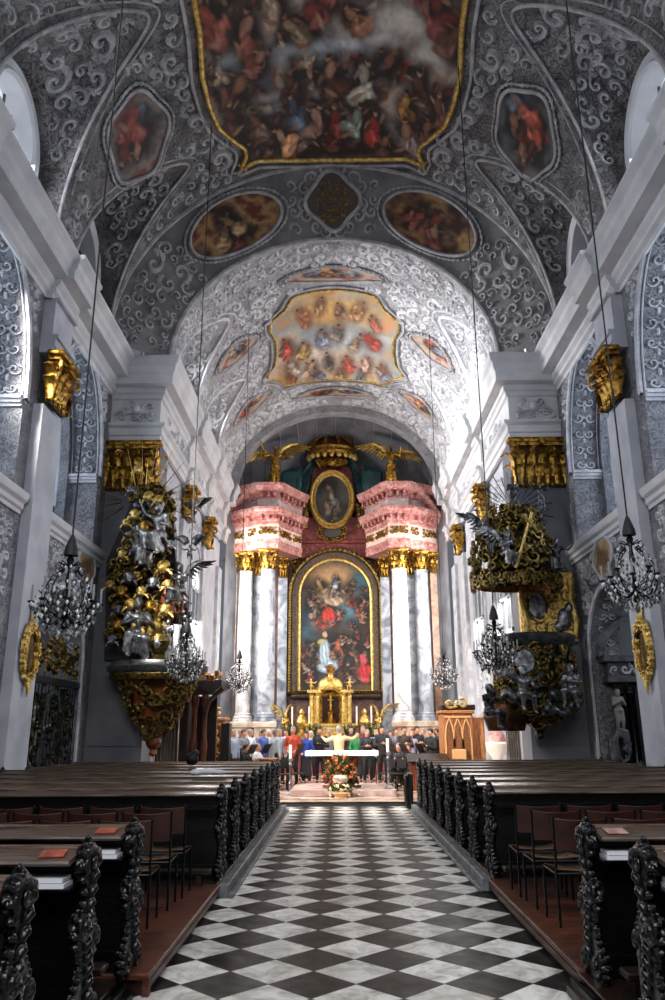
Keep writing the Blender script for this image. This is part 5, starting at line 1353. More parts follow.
words=('nearest the chairs, rearmost','second','third','fourth','fifth','sixth','seventh','eighth and nearest the altar')
pews=[]
for side,X,Y0,dy in (('left',-1.37,10.25,1.27),('right',1.96,10.38,1.28)):
    for i in range(8):
        lab='dark carved pew in the far block %s of the aisle, %s from the rear'%(side,words[i]) if 0<i<7 else 'dark carved pew in the far block %s of the aisle, the one %s'%(side,('nearest the chairs','nearest the altar')[i>0])
        L=L1 if side=='left' else 4.28
        if not pews: p=make_pew(L1,lab); base=p
        elif side=='right' and i==0: p=make_pew(4.28,lab); base=p
        else: p=dup(base,label=lab)
        p.location=(X if side=='right' else X-L,Y0+dy*i,.15); p['group']='carved pews in the far block %s of the aisle'%side
        if side=='left': p.location=(X,Y0+dy*i,.15); p.scale=(-1,1,1)
        pews.append(p)
near={'left':(-1.50,((6.5,'pew with an orange leaflet on its ledge, farthest of the near left pews'),(5.35,'pew with a red and white leaflet, second of the near left pews'),(4.25,'pew at the lower left corner, closest to the viewer'))),
      'right':(1.95,((6.35,'pew with a pale leaflet on its ledge, farthest of the near right pews'),(5.2,'pew at the right edge, directly behind the farthest near right pew'),(4.1,'pew at the lower right corner, closest to the viewer')))}
sh=MB().add([(0,0,0),(.3,0,0),(.3,-.2,0),(0,-.2,0),(0,0,.012),(.3,0,.012),(.3,-.2,.012),(0,-.2,.012)],[(0,3,2,1),(4,5,6,7),(0,1,5,4),(1,2,6,5),(2,3,7,6),(3,0,4,7)])
for side,(X,rows) in near.items():
    for i,(y,lab) in enumerate(rows):
        if i==0: base=make_pew(4.6,'dark '+lab); p=base
        else: p=dup(base,label='dark '+lab)
        p.location=(X,y,.13); p['group']='carved pews nearest the viewer on the %s'%side
        if side=='left': p.scale=(-1,1,1)
        if side=='right' and i==2: continue
        s=-1 if side=='left' else 1
        if i<2:
            # leaflet lying on the sloping ledge
            c=V((X+s*.18,y-.14,.13+1.0)); 
            m=MB().box(-.075,.075,-.07,.07,0,.006,M=Matrix.Translation(c)@Matrix.Rotation(math.radians(8.5),4,'X')@Matrix.Rotation(.1*i,4,'Z'))
            tag(m.build('leaflet',PAPERR if side=='left' else mat('pinkish_leaflet','b79a90',.6,col2='8d6a60',vs=9)),('orange' if i==0 else 'red and white')+' leaflet lying on the ledge of the '+('farthest' if i==0 else 'second')+' near left pew' if side=='left' else 'pale pink leaflet on the ledge of the '+('farthest' if i==0 else 'second')+' near right pew','leaflet')
            m=MB()
            for k in range(2): m.box(X+s*.22-.15+.01*k,X+s*.22+.15-.015*k,y-.23+.01*k,y-.06,.13+.817+.03*k,.13+.843+.03*k)
            tag(m.build('hymn_books',PAPER),'white hymn sheets on the shelf under the ledge of the %s near %s pew'%(('farthest','second')[i],side),'books')
# low panel before the first right pew, and small cloth bundles
m=MB().box(1.74,1.86,20.0,20.5,.0,.85,b=.02)
for k in range(6): m.tube([(1.72,20.02+.08*k,.05),(1.69,20.05+.08*k,.4),(1.72,20.02+.08*k,.8)],.03,5)
tag(m.build('pew_front_panel',WOODB),'low black carved panel closing the right pew block at the sanctuary step','panel')
m=MB().ell((-2.0,12.85,1.25),(.2,.12,.05),12,6); m=organic(m.ell((-1.82,12.87,1.24),(.14,.1,.04),10,6).ell((-2.15,12.83,1.24),(.12,.1,.05),10,6),.02,3)
tag(m.build('crumpled_cloth',PAPER,smooth=2),'crumpled white cloth lying on a pew ledge left of the aisle','cloth')
m=organic(MB().ell((-2.92,16.62,1.32),(.14,.12,.13),10,7).ell((-2.85,16.62,1.43),(.08,.08,.07),8,6),.02,2)
tag(m.build('dark_bag',BLACK,smooth=2),'small dark bag standing on a pew ledge left of the aisle','bag')
# ------------------------------------------------------------------ chairs
def make_chair(label):
    t=thing('stacking_chair',label,'chair'); w=.245
    for s in (-1,1):
        MB().tube([(s*w,0,0),(s*w,0,.44),(s*w,-.035,.93)],.013,6).build('rear_leg',STEEL,t)
        MB().tube([(s*w,.43,0),(s*w,.42,.46)],.013,6).build('front_leg',STEEL,t)
    MB().tube([(-w,0,.44),(-w,.42,.45),(w,.42,.45),(w,0,.44),(-w,0,.44)],.011,6).build('seat_frame',STEEL,t)
    m=MB(); m.grid(lambda u,v:((u-.5)*.47,.0+.46*v,.475-.02*math.sin(PI*u)+.012*math.cos(3*v)),8,8); m.grid(lambda u,v:((u-.5)*.47,.0+.46*v,.460-.02*math.sin(PI*u)+.012*math.cos(3*v)),8,8)
    m.tube([(-.235,0,.48),(0,0,.462),(.235,0,.48)],.008,4); m.build('seat',CHW,t,fixn=False)
    m=MB(); 
    for y in (0,.012): m.grid(lambda u,v:((u-.5)*.49,-.02-.02*v-.05*math.sin(PI*u)+y,.64+.27*v+.015*math.sin(PI*u)*v*-1),10,4)
    m.tube([((u/10-.5)*.49,-.034-.05*math.sin(PI*u/10),.91-.015*math.sin(PI*u/10)) for u in range(11)],.008,5); m.build('backrest',CHR,t,fixn=False)
    return t
base=None; ordi=('next to the aisle','second from the aisle','third from the aisle','fourth from the aisle','fifth from the aisle','sixth from the aisle')
for side,xs in (('left',-1.84),('right',2.25)):
    s=-1 if side=='left' else 1
    for j,(y,n) in enumerate(((9.1,6),(8.5,6),(7.78,3))):
        for k in range(n):
            lab='wood and black metal chair on the %s platform, %s row, %s'%(side,('far','middle','near')[j],ordi[k])
            c=make_chair(lab) if base is None else dup(base,label=lab)
            base=base or c
            c['group']='stacking chairs on the %s timber platform'%side
            c.location=(xs+s*(.555*k+.03*j),y,.15); c.rotation_euler=(0,0,.03*math.sin(k*3+j))
# ------------------------------------------------------------------ sanctuary furniture
ds=MB().box(-1.25,1.6,22.15,25.2,.17,.33,b=.01); tag(ds.build('altar_dais',STONEW),'low reddish stone dais below the free-standing altar','dais')
t=thing('altar_table','free-standing altar table with a long white cloth and a carved wooden pedestal','altar',(.14,23.0,.33))
MB().box(-1.0,1.0,-.35,.35,.9,.98,b=.01).box(-1.02,1.02,-.37,.37,.86,.985).build('altar_cloth',CLOTH,t)
m=MB(); m.lathe([(.5,0),(.52,.08),(.42,.14),(.3,.3),(.34,.5),(.44,.7),(.5,.84),(.5,.86)],16,sy=.6,rf=lambda a:1+.05*math.cos(8*a))
for k in range(8):
    a=2*PI*k/8; m.tube([(.45*math.cos(a),.27*math.sin(a),.1),(.36*math.cos(a),.2*math.sin(a),.4),(.5*math.cos(a),.3*math.sin(a),.8)],.05,6)
m.build('carved_pedestal',WOODM,t)
def flowers_mb(w,h,d,n,seed):
    r=random.Random(seed); A=MB();B=MB()
    for k in range(n):
        x=r.gauss(0,w*.4);y=r.uniform(-d,0);z=r.uniform(0,h)*(1-abs(x)/w*.4)
        q=r.uniform(.03,.065); A.ell((x,y,z),(q,q,q*.8),7,5)
        for j in range(3):
            a=r.uniform(0,6.3); B.tube([(x,y,z),(x+.1*math.cos(a),y-.03,z+.08*math.sin(a)),(x+.17*math.cos(a),y-.05,z+.1*math.sin(a))],[.012,.03,.004],4,flat=.4)
    return A,B
fa=thing('flower_arrangement','large rust and cream flower arrangement hanging below the front edge of the altar','flowers',(.1,22.5,.62))
A,B=flowers_mb(.6,.62,.15,90,3); A.build('blossoms',FLOWR,fa); B.build('foliage',LEAF,fa)
MB().lathe([(.0,0),(.18,.0),(.24,.12),(.2,.2)],12,(0,-.05,-.12)).build('bowl',MARW,fa)
fb=thing('flower_arrangement','cream and peach flower bouquet on the floor before the altar','flowers',(.12,22.0,.18))
A,B=flowers_mb(.34,.34,.22,60,4); A.build('blossoms',mat('cream_blossoms','e3c7a4',.6,col2='cf9a78',vs=20),fb); B.build('foliage',LEAF,fb)
MB().lathe([(.0,0),(.2,.0),(.26,.1),(.22,.14)],12,(0,-.1,-.01)).build('basket',mat('wicker','b08a5e',.7),fb)
st=MB().lathe([(.13,0),(.14,.03),(.05,.08),(.035,.2),(.06,.3),(.03,.36),(.03,.75),(.05,.8),(.03,.85),(.08,.93),(.09,.96)],12)
for x,l in ((-1.28,'left'),(1.42,'right')):
    t=thing('altar_candle_stand','tall ornate candle stand with a cream candle beside the %s end of the altar table'%l,'candlestick',(x,22.6,.17 if abs(x)>1.6 else .33))
    if x<-1.25: t.location.z=.17
    o=bpy.data.objects.new('stand',st.mesh('stand',SILV,.6)); COL.objects.link(o); o.parent=t
    MB().cyl(0,0,.96,1.32,.04,10).build('candle',CLOTH,t)
# ------------------------------------------------------------------ people
def hand(mb,p,d,s=1,palm=(0,-1,0)):
    p=V(p);d=V(d).normalized();n=V(palm);sd=d.cross(n)
    if sd.length<.1: sd=V((1,0,0))
    sd.normalize(); n=sd.cross(d)
    mb.cap(p-d*.02,p+d*.06,.03*s,.034*s,8)
    for k,l in enumerate((.062,.075,.07,.055)):
        o=p+d*.075+sd*(k-1.5)*.017*s; mb.tube([o-d*.02,o+d*l*.5+n*.008,o+d*l*.85+n*.028],[.0095*s,.009*s,.007*s],5)
    o=p+d*.02-sd*.032*s; mb.tube([o,o-sd*.02+d*.03,o-sd*.02+d*.062+n*.012],[.012*s,.011*s,.008*s],5)
def person_meshes(P,seed,skirt=False,longhair=False,vest=False,bald=False):
    J={k:V(v) for k,v in P.items()}; s=(J['head']-J['pelvis']).length/.68
    b=MB(); c=b.cap; hd=J['head']
    c(J['pelvis'],J['waist'],.13*s,.12*s);c(J['waist'],J['chest'],.12*s,.13*s);c(J['chest'],J['neck'],.11*s,.07*s);c(J['neck'],hd,.06*s,.062*s)
    for q in 'lr':
        c(J['chest'],J[q+'s'],.08*s,.06*s);c(J[q+'s'],J[q+'e'],.048*s,.04*s);c(J[q+'e'],J[q+'h'],.04*s,.026*s)
        c(J[q+'hip'],J[q+'k'],.08*s,.058*s);c(J[q+'k'],J[q+'a'],.055*s,.036*s); c(J[q+'a']+V((0,.02,-.03)),J[q+'a']+V((0,-.16,-.045))*s,.036*s,.028*s)
    b.ell(hd+V((0,0,.0)),(.082*s,.1*s,.118*s),14,10); b.ell(hd+V((0,-.045*s,-.06*s)),(.05*s,.05*s,.05*s),9,7)
    b.tube([hd+V((0,-.088*s,.025*s)),hd+V((0,-.118*s,-.018*s)),hd+V((0,-.095*s,-.026*s))],[.01*s,.016*s,.012*s],6)
    for q in (-1,1): b.ell(hd+V((q*.077*s,.005*s,-.005*s)),(.014*s,.022*s,.032*s),6,5); b.ell(hd+V((q*.03*s,-.083*s,.028*s)),(.02*s,.014*s,.01*s),6,4)
    b.ell(hd+V((0,-.094*s,-.052*s)),(.026*s,.012*s,.008*s),6,4)
    body=organic(b,.017,2)
    for q in 'lr': hand(body,J[q+'h'],(J[q+'h']-J[q+'e']).normalized(),s)
    # shirt / jacket
    j=MB(); j.cap(J['pelvis']+V((0,0,-.05)),J['waist'],.16*s,.15*s,12); j.cap(J['waist'],J['chest'],.15*s,.165*s,12); j.cap(J['chest'],J['neck']+V((0,0,-.01)),.16*s,.085*s,12)
    for q in 'lr':
        j.cap(J['chest']+V((0,0,.02)),J[q+'s'],.1*s,.077*s); j.cap(J[q+'s'],J[q+'e'],.07*s,.058*s); d=J[q+'h']-J[q+'e']; j.cap(J[q+'e'],J[q+'e']+d*.82,.057*s,.042*s)
    jk=organic(j,.02,2)
    t=MB()
    for q in 'lr':
        t.cap(J[q+'hip']+V((0,0,.03)),J[q+'k'],.105*s,.078*s); t.cap(J[q+'k'],J[q+'a']+V((0,0,.04)),.076*s,.056*s)
    t.cap(J['pelvis'],J['waist']+V((0,0,-.06)),.142*s,.13*s)
    if skirt:
        for q in range(5): t.cap(J['pelvis'],J['lk']*(q/4)+J['rk']*(1-q/4)+V((0,0,-.2)),.14*s,.12*s)
    tr=organic(t,.022,2)
    sh=MB()
    for q in 'lr': sh.cap(J[q+'a']+V((0,.03,-.045)),J[q+'a']+V((0,-.17,-.055))*s,.042*s,.036*s)
    h=MB(); h.ell(hd+V((0,.016*s,.036*s)),(.094*s,.11*s,.108*s),12,9)
    if longhair:
        h.ell(hd+V((0,.05*s,-.04*s)),(.092*s,.065*s,.13*s),10,8); h.ell(hd+V((0,.05*s,-.13*s)),(.08*s,.05*s,.09*s),9,6)
    h=organic(h,.014,1)
    # cut hair away from the face
    keep=[i for i,f in enumerate(h.f) if not (sum(h.v[k][1] for k in f)/len(f) < hd.y-.05*s and sum(h.v[k][2] for k in f)/len(f) < hd.z+.06*s)]
    h.f=[h.f[i] for i in keep]; h.m=[0]*len(h.f)
    return dict(body=body,top=jk,trousers=tr,shoes=sh,hair=h)
VAR={}
def pose_sing(H,k):
    P=pose_stand(H,'down'); s=H/1.7; k=min(k,3)
    A=(((-.27,-.06,1.14),(-.07,-.3,1.2),(.27,-.06,1.14),(.07,-.3,1.2)),((-.26,.0,1.12),(-.12,-.2,1.0),(.26,0,1.12),(.12,-.2,1.0)),((-.28,-.04,1.14),(-.14,-.3,1.26),(.25,.0,1.12),(.24,-.06,.86)),((-.24,.02,1.12),(-.25,-.03,.86),(.24,.02,1.12),(.25,-.03,.86)))[k]
    for n,a in zip(('le','lh','re','rh'),A): P[n]=tuple(V(a)*s)
    return P
def variant(key):
    if key in VAR: return VAR[key]
    k,lh,sk,sit=key
    P=pose_sit(1.68,'hold') if sit else pose_sing(1.7,k)
    if key[0]==9:
        P=pose_stand(1.75,'down'); P.update(le=(-.4,-.12,1.4),lh=(-.55,-.3,1.5),re=(.40,-.14,1.36),rh=(.52,-.34,1.46))
    M=person_meshes(P,k,sk,lh); VAR[key]={n:m.mesh(n,SKIN,3) for n,m in M.items()}; return VAR[key]
HAIRC={'g':'8a8884','b':'1c1512','n':'3c2818','y':'a98a5c','w':'c9c6c0','r':'6a3420'}
def cmat(col,rough=.75):
    return mat('cloth_'+col,col,rough,var=.18,vs=7,bump=.3,bs=14)
def person(x,y,label,top,bot='15161a',hair='n',k=0,lh=False,sk=False,sit=False,rz=0,z=.17,sc=1.0,folder=None,topname='shirt',skin=None,skm=None,group='singers of the choir around the altar'):
    V_=variant((k,lh,sk,sit)); t=bpy.data.objects.new('person',V_['body']); COL.objects.link(t)
    t.location=(x,y,z); t.rotation_euler=(0,0,rz); t.scale=(sc,sc,sc); tag(t,label,'person',group)
    def ch(n,nm,m):
        me=V_[n].copy(); me.materials.clear(); me.materials.append(m); o=bpy.data.objects.new(nm,me); COL.objects.link(o); o.parent=t
    ch('top',topname,cmat(top)); ch('trousers','skirt' if sk else 'trousers',cmat(bot)); ch('shoes','shoes',BLACK); ch('hair','hair',mat('hair_'+hair,HAIRC[hair],.6,var=.3,vs=20))
    if folder:
        f=MB().box(-.16,.16,-.32,-.3,1.05,1.3,M=Matrix.Translation((0,-.02,.12))@Matrix.Rotation(.35,4,'X')) if not sit else MB().box(-.16,.16,-.42,-.4,.72,.98)
        o=f.build('music_folder',cmat(folder)); o.location=(x,y,z); o.rotation_euler=(0,0,rz); o.scale=(sc,)*3
        tag(o,'open music folder held by the '+label.split('person ')[-1] if False else 'music folder in the hands of '+label,'folder') 
        o['label']=('music folder held by '+label)[:110]
    return t
# x from the photograph's column positions, measured at each row's depth
def PXX(u,Y): return .1+(u-340)*(Y*.9586-.1)/775.0*1.0+ -.0
front=[ # u, Y, description, top, bottom, hair, opts
 (216,26.9,'grey-haired person in a white shirt','dfe2e6','15161a','g',dict(k=3)),
 (234,27.4,'grey-haired person in red beside a dark-suited singer','b8503c','131418','g',dict(k=0,folder='6a2c28')),
]
S=[ # standing choir behind the altar, left to right
 (286,28.6,'person in a white blouse at the left of the standing choir','e6e2e0','1a1b20','n',1,1,0,None),
 (293,27.3,'person in an orange-red jumper holding hands together','b8482e','141518','g',1,0,0,None),
 (306,27.3,'person in a bright blue blouse with folded hands','2744a0','14151a','b',1,1,1,None),
 (320,28.0,'tall person in black concert dress reading from a folder','17171b','101114','b',0,0,0,'101010'),
 (329,29.2,'person with grey hair in a grey jacket behind the conductor','77787c','1a1b20','g',2,0,0,None),
 (357,28.4,'person in a bright green jumper right of the conductor','237a44','15161a','n',1,1,1,None),
 (351,29.6,'person in dark plum clothing in the back row behind the conductor','3a1e28','141418','b',3,1,0,None),
 (367,27.6,'person in a black jacket and white shirt front','26272b','101114','g',0,0,0,None),
 (376,28.8,'person in a pale grey shirt holding a folder','b9bcc6','1c1d22','g',0,0,0,'202226'),
 (382,27.4,'person in black with a white collar','1f2024','101114','b',0,1,0,None),
 (390,30.2,'tall person in a royal blue shirt in the back row','3a4a92','15161c','n',3,0,0,None),
 (396,27.9,'person in patterned grey clothing','77707a','2a2a30','n',1,1,1,None),
 (404,27.2,'person in a dark brown jacket','3c2c28','141518','n',0,0,0,None),
 (411,28.5,'person in a pale violet blouse','9a90a8','1a1b20','y',2,1,1,None),
 (417,28.7,'person in a black jacket playing in the orchestra','1a1b1e','101114','b',0,0,0,None),
 (341,30.5,'person in a dark green top at the back under the tabernacle','2a3c30','15161a','y',3,1,0,None),
 (311,30.4,'person in a pale pink top at the back left of the conductor','b8a0a0','1a1b20','w',3,1,0,None),
 (363,30.6,'person in a maroon cardigan at the back','5a2430','15161a','g',3,1,0,None),
]
for i,(u,Y,l,tp,bt,hr,k,lh,sk,fo) in enumerate(S):
    person(PXX(u,Y),Y,l,tp,bt,hr,k,bool(lh),bool(sk),False,rz=(.25*(340-u)/60)*-1,folder=fo,sc=(.98+.05*math.sin(i*2.3))*(1.03),topname='jacket' if 'jacket' in l else 'top')
person(PXX(339,25.6),25.6,'conductor in a cream cardigan seen from behind with both arms raised','d9bf8c','2c2824','g',9,False,False,False,rz=PI,sc=1.02,topname='cardigan',group='conductor')
# seated and standing group at the left
LG_=[(233,26.5,'person in a pale blue shirt standing at the left edge of the group','9aa8bc','202228','g',3,0,0,0,-.9),
 (243,27.2,'person in a grey waistcoat second from the left edge','77797f','1b1c20','n',0,0,0,0,-.9),
 (250,28.2,'person in a white shirt with folder at the left','e4e6e8','1c1d22','g',0,0,0,0,-1.0),
 (244,25.7,'seated person in black with short dark hair at the left','141519','101114','b',0,0,0,1,-1.2),
 (256,26.6,'seated person in a white blouse at the left','dedfe0','1c1d22','y',0,0,0,1,-1.2),
 (263,28.2,'person in a cornflower blue shirt behind the seated players','4a63a8','1b1c20','n',3,0,0,0,-.9),
 (268,29.0,'person with white hair behind the wooden rail','c8b8ac','2a2a2e','w',3,1,0,0,-.8),
 (261,30.0,'person in a mauve top at the back of the left group','8a7488','1b1c20','g',3,1,0,0,-.7),
 (240,29.8,'grey-haired person in a dark blue jacket at the back left','2e3850','15161a','g',3,0,0,0,-.8),
 (275,26.0,'grey-haired person in a pale grey shirt turned towards the altar','a7adb4','22242a','g',3,0,0,0,-2.2),
 (279,27.4,'person in a light blue blouse left of the candle stand','a6b4cc','1c1d24','y',1,1,0,0,-.6)]
for (u,Y,l,tp,bt,hr,k,lh,sk,si,rz) in LG_: person(PXX(u,Y),Y,l,tp,bt,hr,k,bool(lh),bool(sk),bool(si),rz=-rz,group='players and singers at the left of the sanctuary')
RG=[(424,26.2,'seated player in black with a bowed head at the right','141519','101114','b',0,0,0,1,1.0),
 (431,26.8,'person in a black suit standing left of the tall singer at the right','17181b','101114','b',0,0,0,0,.9),
 (437,27.0,'tall person in a dark suit with a pale shirt beside the wooden cabinet','20222a','121317','n',3,0,0,0,1.0),
 (413,29.3,'person in dark red at the back of the orchestra','6a3434','15161a','r',3,1,0,0,.5),
 (423,29.5,'person with bald pate at the back right','8a6a60','2a2a2e','g',3,0,0,0,.6),
 (399,26.2,'seated player with light music sheet in the orchestra','2a2a30','111216','g',0,0,0,1,.4),
 (409,25.8,'seated player in black nearest the altar on the right','141518','101114','n',0,0,0,1,.6)]
for (u,Y,l,tp,bt,hr,k,lh,sk,si,rz) in RG: person(PXX(u,Y),Y,l,tp,bt,hr,k,bool(lh),bool(sk),bool(si),rz=-rz,group='players and singers at the right of the sanctuary')
# players' chairs and music stands
def stool(label):
    t=thing('orchestra_chair',label,'chair')
    for sx in (-1,1):
        MB().tube([(sx*.2,.2,0),(sx*.2,.2,.44),(sx*.2,.24,.85)],.014,5).build('rear_leg',STEEL,t); MB().tube([(sx*.2,-.2,0),(sx*.2,-.2,.44)],.014,5).build('front_leg',STEEL,t)
    MB().box(-.22,.22,-.22,.22,.43,.47,b=.01).build('seat',BLACK,t); MB().box(-.2,.2,.22,.245,.6,.86,b=.005).build('backrest',BLACK,t); return t
def mstand(label):
    t=thing('music_stand',label,'music stand'); MB().tube([(0,0,.2),(0,0,1.1)],.012,5).build('pole',STEEL,t)
    for k in range(3): a=2*PI*k/3; MB().tube([(0,0,.25),(.25*math.cos(a),.25*math.sin(a),.01)],.009,5).build('leg',STEEL,t)
    MB().box(-.23,.23,-.012,0,-.15,.17,M=Matrix.Translation((0,0,1.15))@Matrix.Rotation(.5,4,'X')).build('desk',STEEL,t)
    MB().box(-.2,.2,.002,.006,-.12,.15,M=Matrix.Translation((0,0,1.15))@Matrix.Rotation(.5,4,'X')).build('music_sheet',CLOTH,t); return t
cb=None;sb=None
for i,(u,Y,w) in enumerate([(244,25.95,'under the seated player in black at the left'),(256,26.85,'under the seated person in a white blouse'),(424,26.45,'under the bowed player at the right'),(399,26.45,'under the player with the music sheet'),(409,26.05,'under the black-clad player nearest the altar'),(288,24.6,'empty, left of the candle stand'),(296,24.9,'empty, behind the left candle stand'),(278,24.4,'empty, at the end of the left pews'),(385,24.8,'empty, right of the altar table'),(396,24.5,'empty, right of the right candle stand')]):
    c=stool('black chair '+w) if cb is None else dup(cb,label='black chair '+w); cb=cb or c; c.location=(PXX(u,Y),Y,.17); c['group']='black chairs of the players'; c.rotation_euler=(0,0,(.9 if u<300 else -.8))
for i,(u,Y,w) in enumerate([(252,25.2,'before the seated players at the left'),(266,25.6,'at the left beside the rail'),(420,25.2,'before the bowed player at the right'),(404,25.0,'before the right orchestra players'),(392,25.4,'right of the altar table'),(300,25.6,'behind the left candle stand'),(382,25.9,'just behind the right end of the altar')]):
    c=mstand('black music stand '+w) if sb is None else dup(sb,label='black music stand '+w); sb=sb or c; c.location=(PXX(u,Y),Y,.17); c['group']='black music stands'; c.rotation_euler=(0,0,(1.2 if u<340 else -1.2))
# wooden rail / lectern in the left group and music desk at the right
t=thing('prayer_desk','orange-brown carved wooden prayer desk in front of the seated group at the left','desk',(PXX(268,25.0),25.0,.17))
MB().box(-.3,.3,-.2,.2,0,.1,b=.01).box(-.26,.26,-.16,.1,.1,.85).build('body',WOODM,t); MB().box(-.3,.3,-.28,.14,.85,.9,b=.01).build('top',WOODO,t)
for s in (-1,1): MB().tube([(s*.24,-.2,.08),(s*.27,-.22,.4),(s*.22,-.2,.62),(s*.28,-.24,.84)],[.04,.05,.03,.04],7).build('scrolled_bracket',WOODO,t)
t=thing('music_desk','dark wooden music desk with a sloping top in front of the right players','desk',(PXX(427,24.2),24.2,.17))
MB().box(-.55,.55,-.25,.25,0,.75,b=.01).build('body',WOODM,t); m=MB(); m.prism([(-.34,.78),(.3,.98),(.3,1.02),(-.34,.82)],-.62,.62,'x'); m.box(-.5,.5,-.2,.2,.75,.8); m.build('sloping_top',WOODB,t)
# ------------------------------------------------------------------ chandeliers
def make_chandelier(label,cord):
    t=thing('crystal_chandelier',label,'chandelier')
    MB().tube([(0,0,0),(0,0,cord)],.012,6).build('cord',BLACK,t)
    for k in range(int(cord/1.3)): pass
    MB().lathe([(.09,-.27),(.085,-.2),(.05,-.08),(.02,0),(.0,.01)],14).build('cord_cover',BLACK,t)
    fr=MB(); cr=MB(); cb2=MB(); r=random.Random(2); CD=[]
    fr.lathe([(.02,-1.2),(.05,-1.17),(.03,-1.1),(.06,-1.0),(.03,-.9),(.02,-.7),(.04,-.6),(.02,-.45),(.05,-.32),(.02,-.27)],10)
    n=8
    for k in range(n):
        a=2*PI*(k+.5)/n; c,s=math.cos(a),math.sin(a)
        R=lambda q,z:(q*c,q*s,z)
        fr.tube([R(.04,-1.05),R(.14,-1.14),R(.26,-1.12),R(.36,-1.0),R(.41,-.9)],.013,5)      # main arm
        fr.tube([R(.04,-.4),R(.14,-.36),R(.17,-.42),R(.12,-.47),R(.1,-.42)],.009,4)           # top crook
        fr.tube([R(.08,-.45),R(.2,-.55),R(.27,-.7),R(.26,-.85),R(.2,-.98),R(.1,-1.05)],.009,4)  # cage bow
        fr.tube([R(.26,-1.12),R(.3,-1.2),R(.24,-1.22),R(.22,-1.16)],.008,4)
        CD.append((.41*c,.41*s,-.87,.21,.014))
        if k%2==0:
            fr.tube([R(.1,-.95),R(.2,-.9),R(.28,-.78)],.009,4); CD.append((.28*c,.28*s,-.75,.18,.013))
    def drop(x,y,z,q):
        (cr if r.random()<.6 else cb2).add([(x,y,z),(x+q,y,z-q*1.3),(x,y+q,z-q*1.3),(x-q,y,z-q*1.3),(x,y-q,z-q*1.3),(x,y,z-q*3)],[(0,1,2),(0,2,3),(0,3,4),(0,4,1),(5,2,1),(5,3,2),(5,4,3),(5,1,4)])
    for ring_,z,q,m in ((.42,-.9,.02,40),(.38,-.97,.02,30),(.36,-1.04,.02,30),(.27,-1.16,.024,26),(.16,-1.22,.022,16),(.27,-.7,.018,26),(.24,-.62,.017,20),(.22,-.54,.017,18),(.17,-.43,.016,16),(.31,-.84,.018,26),(.2,-.8,.02,16),(.12,-.68,.02,10),(.3,-1.1,.02,22),(.08,-1.26,.024,6),(.15,-.95,.022,12)):
        for k in range(m):
            a=2*PI*k/m+r.uniform(-.05,.05); drop(ring_*math.cos(a),ring_*math.sin(a),z+r.uniform(-.02,.02),q*r.uniform(.8,1.2))
    for k in range(n):                                   # strings of beads
        a=2*PI*(k+.5)/n; a2=2*PI*(k+1.5)/n
        for i in range(1,9):
            tt=i/9; aa=a+(a2-a)*tt; z=-.9-.09*math.sin(PI*tt); cr.ell((.4*math.cos(aa),.4*math.sin(aa),z),.011,5,4)
            q=.1+.3*tt; cr.ell((q*math.cos(a),q*math.sin(a),-.42-.46*tt+.06*math.sin(PI*tt)),.011,5,4)
    cr.ell((0,0,-1.28),(.035,.035,.05),8,6)
    fr.build('frame',IRON,t); cm_=MB().cyl(0,0,0,.2,.014,6).mesh('candle',WAX,.6); cu_=MB().lathe([(.012,-.03),(.045,-.015),(.05,0),(.02,.01)],8).mesh('candle_cup',SILD,.6)
    for x,y,z,h,q in CD:
        o=bpy.data.objects.new('candle',cm_); COL.objects.link(o); o.parent=t; o.location=(x,y,z); k_=bpy.data.objects.new('candle_cup',cu_); COL.objects.link(k_); k_.parent=o
    cr.build('crystal_drops',CRYS,t,smooth=.3)['kind']='stuff'; cb2.build('bright_crystal_drops',mat('bright_crystal','ffffff',.15,.2,spec=1),t,smooth=.3)['kind']='stuff'  # whiter drops put the crystal sparkle into the colour
    return t
CH=[('large crystal chandelier hanging at the far left in front of the left wall',-3.3,9.6,4.27,11.9,1.0),
    ('large crystal chandelier hanging at the far right in front of the side chapel arch',4.1,10.4,4.68,11.4,1.0),
    ('crystal chandelier hanging before the carved group of the left side altar',-3.22,17.0,4.2,13.0,1.02),
    ('crystal chandelier hanging before the right pulpit',3.12,15.2,4.2,13.0,1.02),
    ('distant crystal chandelier left of the high altar columns',-3.07,25.0,4.34,11.2,1.02),
    ('distant crystal chandelier right of the high altar columns',3.4,25.0,4.42,10.9,1.02)]
cb=None
for l,x,y,z,c,s in CH:
    o=make_chandelier(l,c) if cb is None else dup(cb,label=l); cb=cb or o; o.location=(x,y,z); o.scale=(s,s,s); o['group']='crystal chandeliers on long cords'
    if o is not cb:
        for q in o.children:
            if q.name.startswith('cord') and not q.name.startswith('cord_cover'): q.scale=(1,1,c/11.9)
